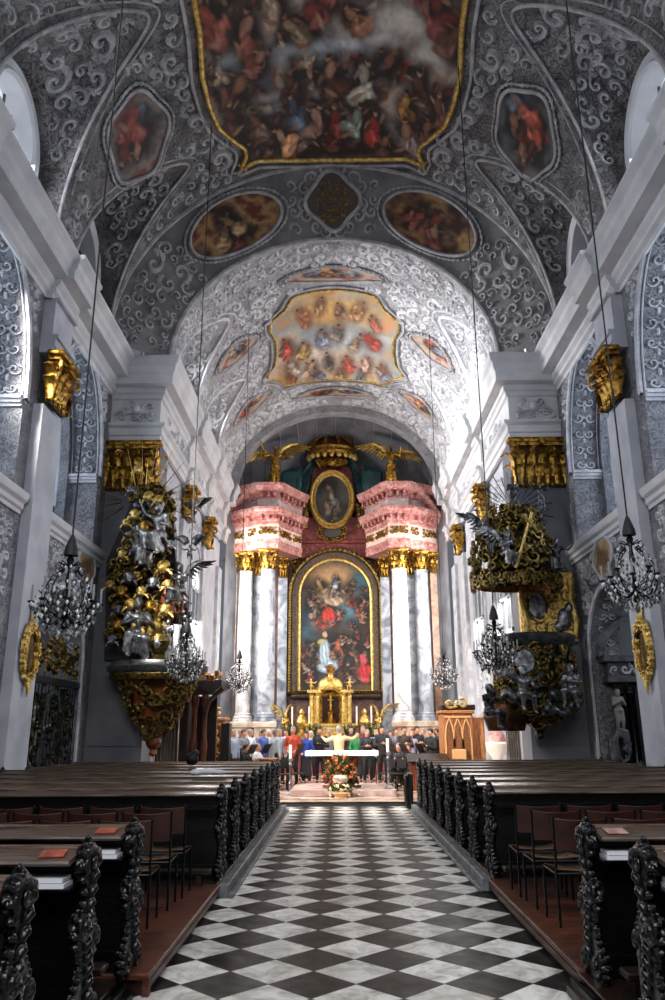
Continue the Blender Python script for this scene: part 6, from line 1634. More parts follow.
# ------------------------------------------------------------------ gilded oval mirrors on the pilasters
def mirror(label,loc,rz):
    t=thing('oval_wall_mirror',label,'mirror',loc,rz=rz)
    m=MB(); P=[]
    for i in range(40):
        a=2*PI*i/40; P.append(((.26*math.cos(a),-.03,.42*math.sin(a)),V((math.cos(a)/.26,0,math.sin(a)/.42)).normalized(),V((0,-1,0))))
    m.sweep([(0,-.02),(0,.05),(.04,.09),(.08,.05),(.1,-.02)],P,closed=True); m.build('frame',GOLD,t,fixn=False)
    m=MB(); f=flat((0,-.03,0),(1,0,0),(0,0,1),(0,-1,0)); r=random.Random(9)
    for k in range(18):
        a=2*PI*k/18; scroll(m,f,.38*math.cos(a),.55*math.sin(a),.09*r.uniform(.8,1.3),a+PI,1 if k%2 else -1,.09,.035); leafblob(m,f,.36*math.cos(a+.17),.54*math.sin(a+.17),.05,a,.08)
    for z in (.68,.8): leafblob(m,f,0,z,.09,PI/2,.1)
    for k in range(3): m.tube([(-.05+.05*k,-.04,-.6),(-.04+.04*k,-.08,-.72),(0,-.06,-.9)],[.04,.04,.01],6)
    m.build('leafy_gilt_border',GOLDP,t,fixn=False)
    m=MB(); m.add([(0,-.05,0)]+[(.26*math.cos(2*PI*i/40),-.04,.42*math.sin(2*PI*i/40)) for i in range(40)],[(0,1+i,1+(i+1)%40) for i in range(40)]); m.build('glass',mat('aged_mirror','5c4a30',.25,.8),t,fixn=False)
mirror('gilded leafy oval mirror on the left nave pilaster below the chandelier',(-6.36,16.25,3.45),PI/2)
mirror('gilded leafy oval mirror on the right nave pilaster below the chandelier',(6.36,16.1,3.42),-PI/2)
# painted ovals on the parapet wall
for sx,side,y,z in ((1,'right',18.6,5.9),(-1,'left',20.0,6.05)):
    t=thing('painted_medallion','faded brown painted medallion on the %s parapet below the gallery rail'%side,'painting',(sx*6.56,y,z))
    vs=[];xy=[]
    for j in range(13):
        for i in range(40):
            a=2*PI*i/40; r=(1+.08*math.cos(4*a))*j/12; vs.append((sx*6.54,y+.62*r*math.cos(a),z+.5*r*math.sin(a))); xy.append((r*math.cos(a),r*math.sin(a)))
    xy=np.array(xy); cv=Canvas(xy[:,0],xy[:,1],['8a6a4c','b29a74','c8b48c'],70,sc=2); 
    for k in range(3): cv.figure(-.3+.3*k,-.1,1.1,('8a5a44','7a6a5c','a08060')[k],seed=400+k,dark='6a5038')
    m=MB().add(vs,[(j*40+i,j*40+(i+1)%40,(j+1)*40+(i+1)%40,(j+1)*40+i) for j in range(12) for i in range(40)]); me=m.mesh('painted_scene',ART,9,False)
    ca=me.color_attributes.new('Art','FLOAT_COLOR','POINT'); q=np.ones((len(vs),4)); q[:,:3]=np.clip(cv.c,0,1); ca.data.foreach_set('color',q.ravel())
    o=bpy.data.objects.new('painted_scene',me); COL.objects.link(o); place_under(o,t)
    m=MB(); frame_tube(m,[(sx*6.54,y+.66*(1+.08*math.cos(4*2*PI*i/40))*math.cos(2*PI*i/40),z+.54*(1+.08*math.cos(4*2*PI*i/40))*math.sin(2*PI*i/40)) for i in range(40)],.045); o=m.build('frame',RELF,fixn=False,smooth=2); place_under(o,t)
# ------------------------------------------------------------------ left side altar group against the pier
GX,GY=-5.25,20.75
t=thing('carved_altar_console','gilded tapering console supporting the silver and gold sculpture on the left pier','console',(-4.85,20.6,1.4))
def LK(o): o.parent=t; o.matrix_parent_inverse=Matrix.Translation(-V(t.location)); return o
ctr=(-4.62,20.5,0)
LK(MB().lathe([(1.22,3.3),(1.3,3.36),(1.32,3.46),(1.24,3.52),(1.2,3.6)],36,ctr,sy=.62).build('top_slab',MARD))
LK(MB().lathe([(1.18,3.12),(1.24,3.2),(1.26,3.26),(1.2,3.3)],36,ctr,sy=.62).build('gilt_moulding',GOLDD))
m=MB().lathe([(.02,1.25),(.1,1.32),(.07,1.42),(.16,1.5),(.2,1.6),(.16,1.7),(.3,1.8),(.34,1.95),(.3,2.05),(.55,2.15),(.66,2.35),(.72,2.6),(.92,2.95),(1.05,3.15)],36,ctr,sy=.62,rf=lambda a:1+.04*math.cos(6*a)); LK(m.build('corbel',mat('corbel_gilt_red','6a3c20',.4,.5,col2='2a2018',vs=3)))
m=MB(); r=random.Random(6)
for k in range(64):
    a=PI+r.random()*PI; z=r.uniform(1.75,3.1); q=float(np.interp(z,[1.7,1.9,2.05,2.2,2.5,2.9,3.15],[.2,.3,.34,.56,.72,.92,1.06]))
    c=V((ctr[0]+q*math.cos(a),ctr[1]+.62*q*math.sin(a),z)); N=V((math.cos(a),math.sin(a)*1.3,-.3)).normalized(); du=V((-math.sin(a),.62*math.cos(a),0)).normalized(); dv=N.cross(du)
    scroll(m,flat(c,du,dv,N),0,0,r.uniform(.08,.15),r.uniform(0,6),r.choice((-1,1)),.07,.035)
LK(m.build('gilt_scrollwork',GOLDD,fixn=False))
# the great sculpture: dark rayed niche, clouds, cherubs
t=thing('gilded_cloud_group','tall gilded cloud of cherub heads with long rays climbing the left pier','sculpture',(-5.3,20.9,3.6))
def LC(o): o.parent=t; o.matrix_parent_inverse=Matrix.Translation(-V(t.location)); return o
m=cloud_mb((-5.35,20.85,5.6),(.8,.22,1.9),90,3,puff=.72,vox=.04,sm=2); LC(m.build('dark_cloud',mat('dark_gilt_cloud','5a4c30',.35,.8,col2='1e1a14',vs=4,bump=.5,bs=12),smooth=2))
m=cloud_mb((-5.1,20.75,7.6),(.6,.22,.8),46,5,puff=.7,vox=.035,sm=2); LC(m.build('silver_cloud',SILD,smooth=2))
LC(MB().prism([(-6.2,3.7),(-4.4,3.7),(-4.4,6.2),(-4.6,7.9),(-5.0,8.4),(-5.7,8.4),(-6.0,7.4),(-6.35,6.4)],21.05,21.14,'y').build('dark_backing',mat('dark_backing','2a2624',.7)))  # dark board stands for a backdrop and the black shade behind the figures
g_=MB(); r=random.Random(31)
for k in range(150):
    z=r.uniform(4.2,8.4); cx=-5.35+.25*(z>6.8); hw_=.75 if z<6.8 else .55; x=cx+r.uniform(-hw_,hw_)
    f_=flat((x,20.55+.12*abs(x-cx)/hw_,z),(1,0,0),(0,0,1),(r.uniform(-.3,.3),-1,0)); scroll(g_,f_,0,0,r.uniform(.05,.11),r.uniform(0,6),r.choice((-1,1)),.08,.04); leafblob(g_,f_,.1,.04,.06,r.uniform(0,3),.1)
LC(g_.build('gilt_foliage',GOLDD,fixn=False))
hm=MB(); r=random.Random(12)
heads=[(138,470,.15),(155,480,.16),(131,490,.15),(158,500,.16),(110,585,.15),(172,600,.16),(112,640,.16),(136,625,.2),(165,610,.2),(118,625,.16),(170,545,.15),(135,515,.17),(148,497,.19),(145,528,.22),(139,548,.2),(127,537,.15),(122,555,.16),(146,556,.15),(129,578,.18),(163,567,.22),(141,592,.17),(121,592,.2),(153,583,.18),(168,585,.16),(131,605,.18),(150,606,.16),(118,610,.15),(160,520,.14),(126,523,.14)]
def W(u,v,Y):    # place on the plane Y from measured photo proportions
    cy=math.cos(math.radians(16.6));sy=math.sin(math.radians(16.6)); a=(u-332.5)/775;b=(500-v)/775
    yw=math.radians(-.4457); rr=math.radians(-.3); a2=a*math.cos(rr)+(-b*math.sin(rr)); b2=a*math.sin(rr)+b*math.cos(rr)
    fy=cy-b2*sy; fz=sy+b2*cy; dx=a2*math.cos(yw)+fy*math.sin(yw); dy=-a2*math.sin(yw)+fy*math.cos(yw); k=Y/dy
    return V((.1+dx*k,Y,1.85+fz*k))
for i,(u,v,s) in enumerate(heads):
    hm=MB(); cherub_head(hm,(0,0,0),s*1.35,(r.uniform(-.5,.6),-1,r.uniform(-.4,.2))); 
    if i==0: pass
    o=organic(hm,.016,2).build('cherub_head',(GOLDP,GOLDP,SILV,GOLD)[(i*7)%4],smooth=2); o.location=W(u,v,20.28); LC(o)
c0=W(143,500,20.62)
for k in range(26):
    a=PI*(-.15)+PI*1.3*k/25; L=r.uniform(1.2,1.7)*(1.25 if k%2 else .9); m=MB(); p0=c0+V((.6*math.cos(a),0,.45*math.sin(a)));p1=c0+V((L*math.cos(a)*.8,-.05,L*math.sin(a))); 
    if p1.x<-6.45: p1=p0+(p1-p0)*((-6.45-p0.x)/(p1.x-p0.x))
    m.tube([p0,p1],[.045,.012],4,flat=.4); LC(m.build('gilt_ray',GOLDD if (k%3) else GOLDP))
m=MB().tube([W(100,582,20.4),W(120,568,20.5)],[.012,.03],4,flat=.5); LC(m.build('gilt_ray',GOLDP))
# figures of the left group
def statue(label,P,loc,rz,m,wings=None,name='carved_figure',seed=1,vox=.03,**k):
    a=thing(name,label,'statue',loc,rz=rz)
    figure_mb(P,vox,seed=seed,**k).build('body',m,a,smooth=2)
    if wings:
        for w in wings: wing_mb(w[0],w[1],1.0,n=7).build('wing',m,a,smooth=.9)
    return a
base=W(125,672,20.3)
statue('seated silver bearded figure in robes at the left end of the console',pose_sit(2.15,'hold'),(-5.2,20.35,3.6),.3,SILV,seed=21)
statue('silver robed figure reaching upward in the upper part of the left cloud group',pose_sit(1.95,'up'),(-4.72,20.3,6.35),-.5,SILV,seed=22)
statue('silver reclining figure leaning left above the gilded cherub heads',pose_sit(1.6,'out'),(-5.35,20.3,6.0),.9,SILV,seed=23)
statue('dark silver winged figure holding a triangle at the right edge of the left group',pose_sit(1.5,'hold'),(-4.1,20.35,5.0),-.4,SILD,wings=[((.1,.1,.85),(.55,.2,1.25)),((-.1,.1,.85),(-.4,.3,1.3))],seed=24)
statue('dark bearded robed figure standing at the right end of the console',pose_stand(1.5,'pray'),(-3.95,20.5,3.6),-.5,SILD,seed=25)
statue('small pale robed figure between the console statues',pose_stand(1.05,'pray'),(-4.35,20.25,3.6),-.2,SILV,seed=26)
for u,v,w,nm in ((193,512,-.5,'outstretched dark cherub flying right beside the gilded choir capital'),(190,548,.2,'small dark flying cherub right of the left sculpture, lower one')):
    p=W(u,v,20.6); a=statue(nm,scaled(pose_sit(.8,'out'),.7),tuple(p-V((0,0,.35))),w,SILD,seed=int(u),putto=True,drape=False,bare=True,vox=.035,wings=[((.08,.08,.5),(.3,.15,.75)),((-.08,.08,.5),(-.3,.15,.7))])
    
t=thing('wooden_triangle','silvered triangle frame in the hands of the winged figure of the left group','triangle',tuple(W(182,600,20.1)))
q=[W(170,592,20.1)-V(t.location),W(192,604,20.1)-V(t.location),W(176,613,20.1)-V(t.location)]; MB().tube([q[0],q[1],q[2],q[0]],.025,5).build('frame',SILD,t)
t=thing('gilded_flame_urn','gilded urn with a globe in the middle of the left console','urn',(-4.55,20.2,3.6))
MB().lathe([(.2,0),(.24,.05),(.1,.16),(.22,.3),(.3,.48),(.22,.66),(.08,.72),(.12,.8),(.0,.95)],16).build('urn_body',GOLDD,t); MB().ell((0,-.25,.42),(.09,.07,.13),8,6).build('silver_medallion',SILV,t)
m=MB(); r=random.Random(4)
for k in range(26):
    x=r.uniform(-.35,.35); m.tube([(x,r.uniform(-.1,.1),0),(x*.9+r.uniform(-.06,.06),-.05,.7),(x*.8,0,1.35+r.uniform(-.2,.3))],[.06,.075,.02],6)
tag(organic(m,.035,2).build('gilded_drapery',GOLDD,loc=(-4.72,20.6,3.7),smooth=2),'long falling folds of gilded drapery above the urn of the left console','drapery')
tag(organic(m,.035,2).build('copper_drapery',mat('copper_leaf','8a4c28',.4,.7,col2='4a2414',vs=5),loc=(-4.42,20.7,4.6),smooth=2),'coppery red falling drapery at the right of the left cloud group','drapery')
# ------------------------------------------------------------------ pulpit on the right pier
UX,UY=5.02,20.0
t=thing('carved_pulpit','round dark pulpit with gilded carving projecting from the right choir pier','pulpit',(UX,UY,1.7))
def PU(o): o.parent=t; o.matrix_parent_inverse=Matrix.Translation(-V(t.location)); return o
c=(UX,UY,0)
DKP=mat('pulpit_dark_silver','2a2a28',.35,.6,col2='121210',vs=4,bump=.5,bs=14)
PU(MB().lathe([(.95,3.85),(1.02,3.9),(1.06,3.98),(1.08,4.12),(1.0,4.16),(.9,4.14),(.9,3.9)],40,c,sy=.85).build('rim',MARD))
PU(MB().lathe([(.9,2.75),(.98,2.85),(.95,3.0),(.92,3.5),(.94,3.88)],40,c,sy=.85).build('drum',DKP))
m=MB().lathe([(.03,1.62),(.12,1.7),(.1,1.8),(.2,1.9),(.32,2.0),(.28,2.06),(.45,2.15),(.75,2.3),(.95,2.45),(1.05,2.6),(1.03,2.7),(.92,2.78)],40,c,sy=.85,rf=lambda a:1+.04*math.cos(8*a)); PU(m.build('corbel',DKP))
m=MB(); r=random.Random(16)
def pr(z): return float(np.interp(z,[1.9,2.0,2.15,2.3,2.45,2.6,2.75,2.85,3.0,3.9],[.22,.34,.47,.77,.97,1.07,.94,1.0,.97,.95]))
for k in range(200):
    a=PI+(r.random()*1.3-.15)*PI; z=r.uniform(2.0,3.8) if k%3 else r.uniform(2.1,2.9); q=pr(z)
    cc=V((UX+q*math.cos(a),UY+.85*q*math.sin(a),z)); N=V((math.cos(a),math.sin(a),-.15)).normalized(); du=V((-math.sin(a),.85*math.cos(a),0)).normalized(); dv=N.cross(du)
    scroll(m,flat(cc,du,dv,N),0,0,r.uniform(.07,.15),r.uniform(0,6),r.choice((-1,1)),.09,.04); leafblob(m,flat(cc,du,dv,N),.12,.05,.05,r.uniform(0,3),.08)
PU(m.build('gilt_foliage',GOLDD,fixn=False))
m=organic(MB().merge(cloud_mb((UX-.3,UY-.75,2.62),(.8,.2,.25),16,9,puff=.75,vox=.05,sm=2)).merge(cloud_mb((UX+.35,UY-.78,2.45),(.5,.18,.3),10,10,puff=.8,vox=.05,sm=2)),.04,1); PU(m.build('cloud_garland',SILD,smooth=2))
PU(MB().lathe([(.4,-.06),(.5,0),(.42,.06)],20,M=Matrix.Translation((UX-.42,UY-.84,3.45))@Matrix.Rotation(PI/2,4,'X')@Matrix.Diagonal((.5,.62,1,1))).build('silver_relief',SILV))
PU(MB().lathe([(.0,2.0),(.45,1.98),(.55,2.3),(.5,2.6),(.2,2.7)],18,(UX-.85,UY-.2,-.15),sy=.7).build('side_bracket',mat('copper_brown','5a3820',.4,.6,col2='2c1c12',vs=5)))
for (u,v,rz,l,m_,H,kk) in ((523,683,.1,'silver seated figure with arms raised at the front of the pulpit',SILV,1.45,'up'),(571,678,-.5,'silver seated putto at the right side of the pulpit, hugging his knee',SILV,1.35,'hold'),(488,700,.9,'dark silver figure crouching at the left side of the pulpit',SILD,1.4,'out')):
    p=W(u,v,19.0); statue(l,scaled(pose_sit(H,kk),.95),(p.x,p.y,p.z-.68),rz,m_,seed=int(u),name='carved_putto',putto=True,drape=False,bare=True,vox=.028,wings=[((-.1,.12,.75),(-.42,.2,1.0))] if u==523 else None)
PU(MB().box(UX-.45,UX+.55,20.6,21.24,2.4,3.9,b=.02).build('pier_bracket',DKP))
# back panel between basin and canopy
t=thing('pulpit_back_panel','gilded relief panel with a silver medallion between pulpit basin and canopy','panel',(UX+.3,20.9,4.7))
def PB(o): o.parent=t; o.matrix_parent_inverse=Matrix.Translation(-V(t.location)); return o
x0,x1=W(522,640,21.0).x,W(578,640,21.0).x
PB(MB().box(x0,x1,20.95,21.14,4.1,6.0,b=.02).build('board',GOLDP))
m=MB(); f=flat((0,20.95,0),(1,0,0),(0,0,1),(0,-1,0)); ornament(m,f,x0,x1,4.2,5.7,26,.2,.1,55); 
for x in (x0+.08,x1-.08): m.tube([(x,20.9,4.2),(x+.05,20.85,4.6),(x-.05,20.85,5.2),(x,20.9,5.8)],[.07,.1,.08,.1],6)
PB(m.build('gilt_reliefs',GOLDP,fixn=False))
PB(MB().lathe([(.0,.08),(.25,.07),(.33,0)],24,M=Matrix.Translation((x0+.45,20.92,5.05))@Matrix.Rotation(PI/2,4,'X')@Matrix.Diagonal((.9,1.25,1,1))).build('silver_medallion',SILV))
PB(organic(MB().ell((x1-.35,20.85,4.7),(.2,.12,.3)).ell((x1-.2,20.85,5.0),(.12,.12,.16)).ell((x1-.5,20.85,4.5),(.16,.1,.16)),.03,2).build('silver_relief',SILV,smooth=2))
# canopy
t=thing('pulpit_canopy','bulky carved canopy of dark gilded clouds over the pulpit, with red-gold fringe','canopy',(UX,UY,6.1))
def PC(o): o.parent=t; o.matrix_parent_inverse=Matrix.Translation(-V(t.location)); return o
c=(UX-.3,UY,0)
PC(MB().lathe([(1.0,5.6),(1.05,5.45),(1.08,5.42),(1.1,5.55),(1.06,5.66),(.8,5.7)],44,c,sy=.85,rf=lambda a:1+.02*math.cos(22*a)).build('fringe_rim',mat('red_gilt_fringe','6a2a18',.4,.6,col2='8a6430',vs=12,bump=.5)))
PC(MB().lathe([(1.0,5.6),(.3,5.63),(0,5.65)],30,c,sy=.85).build('soffit',WOODK))
m=cloud_mb((UX-.3,UY,6.25),(.9,.7,.6),60,21,puff=.46,vox=.05,sm=2); PC(m.build('cloud_bank',mat('canopy_gilt','5c5230',.35,.8,col2='1c1b16',vs=6,bump=.6,bs=16),smooth=2))
m=cloud_mb((UX-.05,UY+.1,7.2),(.5,.4,.5),26,22,puff=.55,vox=.045,sm=2); PC(m.build('upper_cloud',mat('canopy_gilt','5c5230'),smooth=2))
m=MB(); r=random.Random(33)
for k in range(150):
    a=PI+(r.random()*1.3-.15)*PI; z=r.uniform(5.65,7.5); q=1.08-.6*max(0,z-6.4)/1.1+r.uniform(-.2,.06)
    cc=V((UX-.3+q*math.cos(a),UY+.82*q*math.sin(a),z)); N=V((math.cos(a),math.sin(a),.1)).normalized(); du=V((-math.sin(a),math.cos(a),0)); dv=N.cross(du)
    scroll(m,flat(cc,du,dv,N),0,0,r.uniform(.06,.14),r.uniform(0,6),r.choice((-1,1)),.1,.045); leafblob(m,flat(cc,du,dv,N),.1,.05,.06,r.uniform(0,3),.1)
for k in range(64):
    a=PI+(k/64*1.3-.15)*PI; q=1.12; z=5.5+.09*math.sin(k*1.7); cc=V((UX-.3+q*math.cos(a),UY+.85*q*math.sin(a),z)); N=V((math.cos(a),math.sin(a),0)); du=V((-math.sin(a),math.cos(a),0)); scroll(m,flat(cc,du,V((0,0,1)),N),0,0,.08,k*1.3,1 if k%2 else -1,.08,.04); m.tube([cc,cc-V((0,0,.14))],[.05,.015],5)
PC(m.build('gilt_foliage',GOLDD,fixn=False))
cz=W(513,510,20.9)
for k in range(22):
    a=PI*(-.12)+PI*1.24*k/21; L=1.0+.12*(k%2); m=MB().tube([cz+V((.35*math.cos(a),0,.35*math.sin(a))),cz+V((L*math.cos(a),0,L*math.sin(a)*1.0))],[.025,.05],4,flat=.35); PC(m.build('silver_ray',SILD))
for (u,v,Y,rz,l,H,kk,m_,w) in ((505,545,19.1,.3,'silver angel seated on the left of the pulpit canopy beside the cross',1.3,'hold',SILV,1),(557,552,19.3,-.4,'silver robed figure seated on the right of the pulpit canopy',1.25,'out',SILD,0),
      (513,497,20.2,.1,'dark silver standing figure in the rays at the top of the pulpit canopy',1.2,'pray',SILD,0),(541,498,20.2,-.3,'small silver putto at the top right of the pulpit canopy',.9,'up',SILD,0),(488,540,19.4,.7,'dark putto hanging at the left edge of the pulpit canopy',.9,'out',SILD,1)):
    p=W(u,v,Y); statue(l,scaled(pose_sit(H,kk),.95) if v>510 else scaled(pose_stand(H,'pray' if kk=='pray' else 'up'),.9),(p.x,p.y,p.z-.6*H/1.3),rz,m_,seed=int(u)+1,drape=True,vox=.03,wings=[((-.1,.12,.75),(-.5,.25,1.1)),((.1,.12,.75),(.4,.25,1.1))] if w else None)
t=thing('gilded_cross','large pale gold cross leaning against the front of the pulpit canopy','cross',tuple(W(516,568,18.9)))
a=V((0,0,0)); top=W(532,512,18.75)-V(t.location); b1=W(522,514,18.7)-V(t.location); b2=W(537,530,18.8)-V(t.location)
MB().tube([a,top],.04,4).build('upright',GOLDP,t); MB().tube([b1,b2],.035,4).build('crossbar',GOLDP,t)
# ------------------------------------------------------------------ left chapel grille
t=thing('chapel_grille','tall wrought iron and gilt grille with a dark lintel closing the left side chapel','grille',(-6.7,18.7,0))
def GR(o): o.parent=t; o.matrix_parent_inverse=Matrix.Translation(-V(t.location)); return o
gx=-6.68; y0,y1=17.05,20.4
m=MB()
for i in range(17): y=y0+(y1-y0)*i/16; m.tube([(gx,y,.0),(gx,y,2.9)],.014,5)
for z in (.15,.9,1.7,2.5): m.box(gx-.02,gx+.02,y0,y1,z-.015,z+.015)
GR(m.build('iron_bars',IRON))
m=MB(); f=flat((gx+.02,0,0),(0,1,0),(0,0,1),(1,0,0)); ornament(m,f,y0,y1,.2,2.85,60,.15,.04,91); GR(m.build('scroll_grating',GRIL,fixn=False))
GR(MB().box(gx-.08,gx+.1,y0-.05,y1+.05,2.92,3.08,b=.01).build('lintel',MARD))
m=MB(); f=flat((gx+.04,0,0),(0,1,0),(0,0,1),(1,0,0)); ornament(m,f,y0+.1,y1-.1,3.1,3.95,26,.2,.08,92)
for k in range(12): a=PI*k/11; leafblob(m,f,18.7+.55*math.cos(a),3.5+.5*math.sin(a),.08,a,.1)
for z in range(5): m.tube([(gx+.03,y0+.3+.7*z,3.1),(gx+.03,y0+.45+.7*z,3.6+.1*(2-abs(z-2)))],.02,4)
GR(m.build('gilt_overthrow',GOLDD,fixn=False))
for y,w in ((17.3,.36),(20.15,.36)): GR(MB().lathe([(.2,0),(.2,.3),(.15,.35),(.14,2.6),(.17,2.7),(.2,2.9)],16,(gx-.25,y,0)).build('marble_column',MGRN))
m=MB()
for sx in (-1,1):
    for s_ in range(4): m.tube([(gx-.05,18.72+sx*.42,.2+.7*s_),(gx-.02,18.72+sx*(.42+.1*(s_%2)),.5+.7*s_),(gx-.05,18.72+sx*.42,.9+.7*s_)],.05,6)
m.sweep([(0,0),(0,.1),(.1,.1),(.1,0)],[((gx-.02,18.72-.42*math.cos(PI*i/12),2.3+.42*math.sin(PI*i/12)),V((0,-math.cos(PI*i/12),math.sin(PI*i/12))),(1,0,0)) for i in range(13)]); GR(m.build('green_marble_portal',MGRN,fixn=False))
statue('pale stone statue with a twisting body inside the left chapel grille',pose_stand(1.65,'pray'),(-7.0,18.75,.75),PI/2+.3,MARW,seed=51,name='stone_statue')
m=MB().box(-7.3,-6.8,18.4,19.1,0,.75,b=.02); tag(m.build('statue_plinth',MARD),'dark plinth under the stone statue in the left chapel','plinth')
# white marble fragment at far left edge
t=thing('stone_monument','white carved stone monument with a shell top in the near left chapel','monument',(-7.6,15.05,0)); m=MB().box(-.35,.35,-.3,.3,0,1.0,b=.03).box(-.42,.42,-.36,.36,1.0,1.12,b=.02); m.build('pedestal',MARW,t)
m=MB()
for k in range(7): a=PI*k/6; m.tube([(0,0,1.6),(.3*math.cos(a),-.1,1.6+.4*math.sin(a))],[.05,.1],6)
m.box(-.25,.25,-.2,.2,1.12,1.6); organic(m,.03,2).build('shell_top',MARW,t,smooth=2)
# ------------------------------------------------------------------ right chapel altar seen through the arch
t=thing('side_altar','dark marble side altar with black and twisted columns inside the right chapel arch','altar',(7.6,20.4,0))
def SA(o): o.parent=t; o.matrix_parent_inverse=Matrix.Translation(-V(t.location)); return o
GDM=mat('grey_dark_marble','6c6c72',.35,col2='434449',vs=3,kind='marble'); BM=mat('black_marble','0c0c0e',.2)
XX=lambda u,v,Y=19.9:W(u,v,Y)
xa=XX(611,700).x; xb=9.3; zt=XX(620,682).z; z2=XX(620,655).z
SA(MB().box(xa,xb,20.1,20.9,.0,.8,b=.02).box(xa-.04,xb,20.04,20.9,.8,.95,b=.02).box(xa+.05,xb,19.9,20.1,.0,.6,b=.02).build('altar_base',MARW))
SA(MB().box(xa+.1,xb,20.6,20.9,.95,zt).build('dark_reredos',mat('reredos_grey','303136',.4)))
SA(MB().box(xa,xa+.95,20.0,20.85,zt,zt+.14,b=.02).box(xa+.06,xa+.9,20.06,20.85,zt+.14,z2-.16).box(xa-.06,xa+1.0,19.94,20.85,z2-.16,z2,b=.02).build('entablature',GDM))
m=MB(); f=flat((0,20.06,0),(1,0,0),(0,0,1),(0,-1,0)); ornament(m,f,xa+.08,xa+.88,zt+.15,z2-.17,7,.13,.06,8); SA(m.build('carved_frieze',RELF,fixn=False))
for x in (xa+.35,xa+.62): SA(MB().lathe([(.15,.95),(.12,1.05),(.11,zt-.3),(.13,zt-.25)],18,(x,20.25,0)).build('column',BM)); SA(capital_mb(.28,.26,.26,rnd_=True).build('capital',SILD,smooth=.9)).location=(x,20.25,zt-.27)
m=MB(); x=xa+1.05
for k in range(2): m.tube([(x+.07*math.cos(j*.55+k*PI),20.0+.07*math.sin(j*.55+k*PI),.95+j*(zt-.95)/30) for j in range(31)],.1,8)
SA(m.build('twisted_column',mat('speckled_marble','3c3d3f',.35,col2='8a8a88',vs=14),smooth=2))
m=MB(); m.sweep([(0,-.1),(0,.18),(.16,.2),(.18,-.1)],[((xa+1.0-1.0*math.cos(PI*i/20),20.1,z2+.9*math.sin(PI*i/20)),V((-math.cos(PI*i/20),0,math.sin(PI*i/20))),(0,-1,0)) for i in range(12)]); SA(m.build('curved_pediment',GDM,fixn=False))
m=MB(); bx=xa+.12
m.tube([(bx,20.0,1.0),(bx-.12,19.95,1.2),(bx-.14,19.95,1.6),(bx,19.95,1.85),(bx+.16,19.95,1.8),(bx+.2,19.95,1.5),(bx+.08,19.95,1.35)],[.1,.13,.11,.09,.1,.1,.08],8)
for k in range(8): q=2*PI*k/8; m.tube([(bx+.24*math.cos(q),19.95,1.4+.34*math.sin(q)),(bx+.24*math.cos(q+.8),19.9,1.4+.34*math.sin(q+.8))],.045,6)
SA(organic(m,.025,2).build('scroll_bracket',GDM,smooth=2))
statue('pale stone putto standing on the scroll of the right side altar',scaled(pose_stand(1.2,'pray'),.85),(xa+.18,19.95,1.75),.2,mat('pale_stone','8e8c88',.6),seed=52,name='stone_putto',putto=True,drape=False,bare=True,vox=.03)
# ------------------------------------------------------------------ confessional curtain, canopied stall (left), cabinet (right)
t=thing('grey_curtain','grey pleated curtain hanging beside the left pier, behind the far pews','curtain',(-4.75,21.6,.17))
c0,c1=W(157,720,22.6),W(180,720,22.6)
m=MB(); n=60
m.grid(lambda u,v:(c0.x+(c1.x-c0.x)*u,22.6+.07*math.sin(u*PI*14)+.03*math.sin(u*37),.2+3.0*v),n,6); o=m.build('pleated_cloth',VELV,fixn=False,smooth=3); place_under(o,t)
o=MB().tube([(c0.x-.05,22.6,3.22),(c1.x+.05,22.6,3.22)],.03,6).build('rail',WOODK); place_under(o,t)
SX=W(200,720,23.6).x
t=thing('canopied_choir_stall','dark carved wooden stall with a gilt-edged canopy left of the sanctuary','stall',(SX-.0,23.6,.17))
def ST(o): o.parent=t; o.matrix_parent_inverse=Matrix.Translation(-V(t.location)); return o
xl=W(181,700,23.6).x; xr=W(223,700,23.6).x
ST(MB().box(xl,xl+.3,23.3,24.9,.17,3.05,b=.02).box(xl+.1,xl+.9,24.7,24.9,.17,2.9).build('side_wall',WOODK))
for x in (xl+.45,xl+.75):
    ST(MB().lathe([(.12,.17),(.12,.4),(.07,.5),(.09,1.2),(.11,1.5),(.07,1.7),(.07,2.5),(.12,2.7),(.1,2.9)],12,(x,23.45,0)).build('turned_post',WOODM))
m=MB(); P=[(xl-.05,2.95),(xl+.95,2.95),(xr,3.12),(xr,3.3),(xl-.05,3.3)]; m.prism(P,23.2,24.9,'y'); m.tube([(xl+.75,23.4,2.2),(xl+.85,23.4,2.7),(xl+1.25,23.4,3.05),(xr-.05,23.4,3.15)],[.05,.07,.07,.05],6); ST(m.build('canopy',WOODK))
m=MB(); f=flat((0,23.18,0),(1,0,0),(0,0,1),(0,-1,0)); ornament(m,f,xl,xr,3.18,3.62,18,.17,.1,18)
for k in range(12): m.ell((xl+.05+(xr-xl-.1)*k/11,23.25,3.42+.05*math.sin(k*2)),(.07,.06,.1),7,5)
ST(m.build('gilt_cresting',mat('brown_gilt','8a5a34',.45,.5,col2='c99a68',vs=9),fixn=False))
ST(MB().box(xl+1.1,xl+1.35,24.4,24.9,.17,2.1,b=.01).build('end_panel',WOODB))
t=thing('gilt_cabinet','reddish wooden cabinet with gilt panels behind the left choir stall','cabinet',(W(220,720,26.9).x,26.9,.17))
xa,xb=W(210,720,26.9).x,W(226,720,26.9).x
for nm,mm,mt in (('case',MB().box(xa,xb,26.6,27.4,.17,2.2,b=.02).box(xa-.06,xb+.06,26.52,27.42,2.2,2.3,b=.02),WOODO),('panel',MB().box(xa+.08,(xa+xb)/2-.03,26.57,26.6,.5,2.05).box((xa+xb)/2+.03,xb-.08,26.57,26.6,.5,2.05),WOODM)):
    o=mm.build(nm,mt); place_under(o,t)
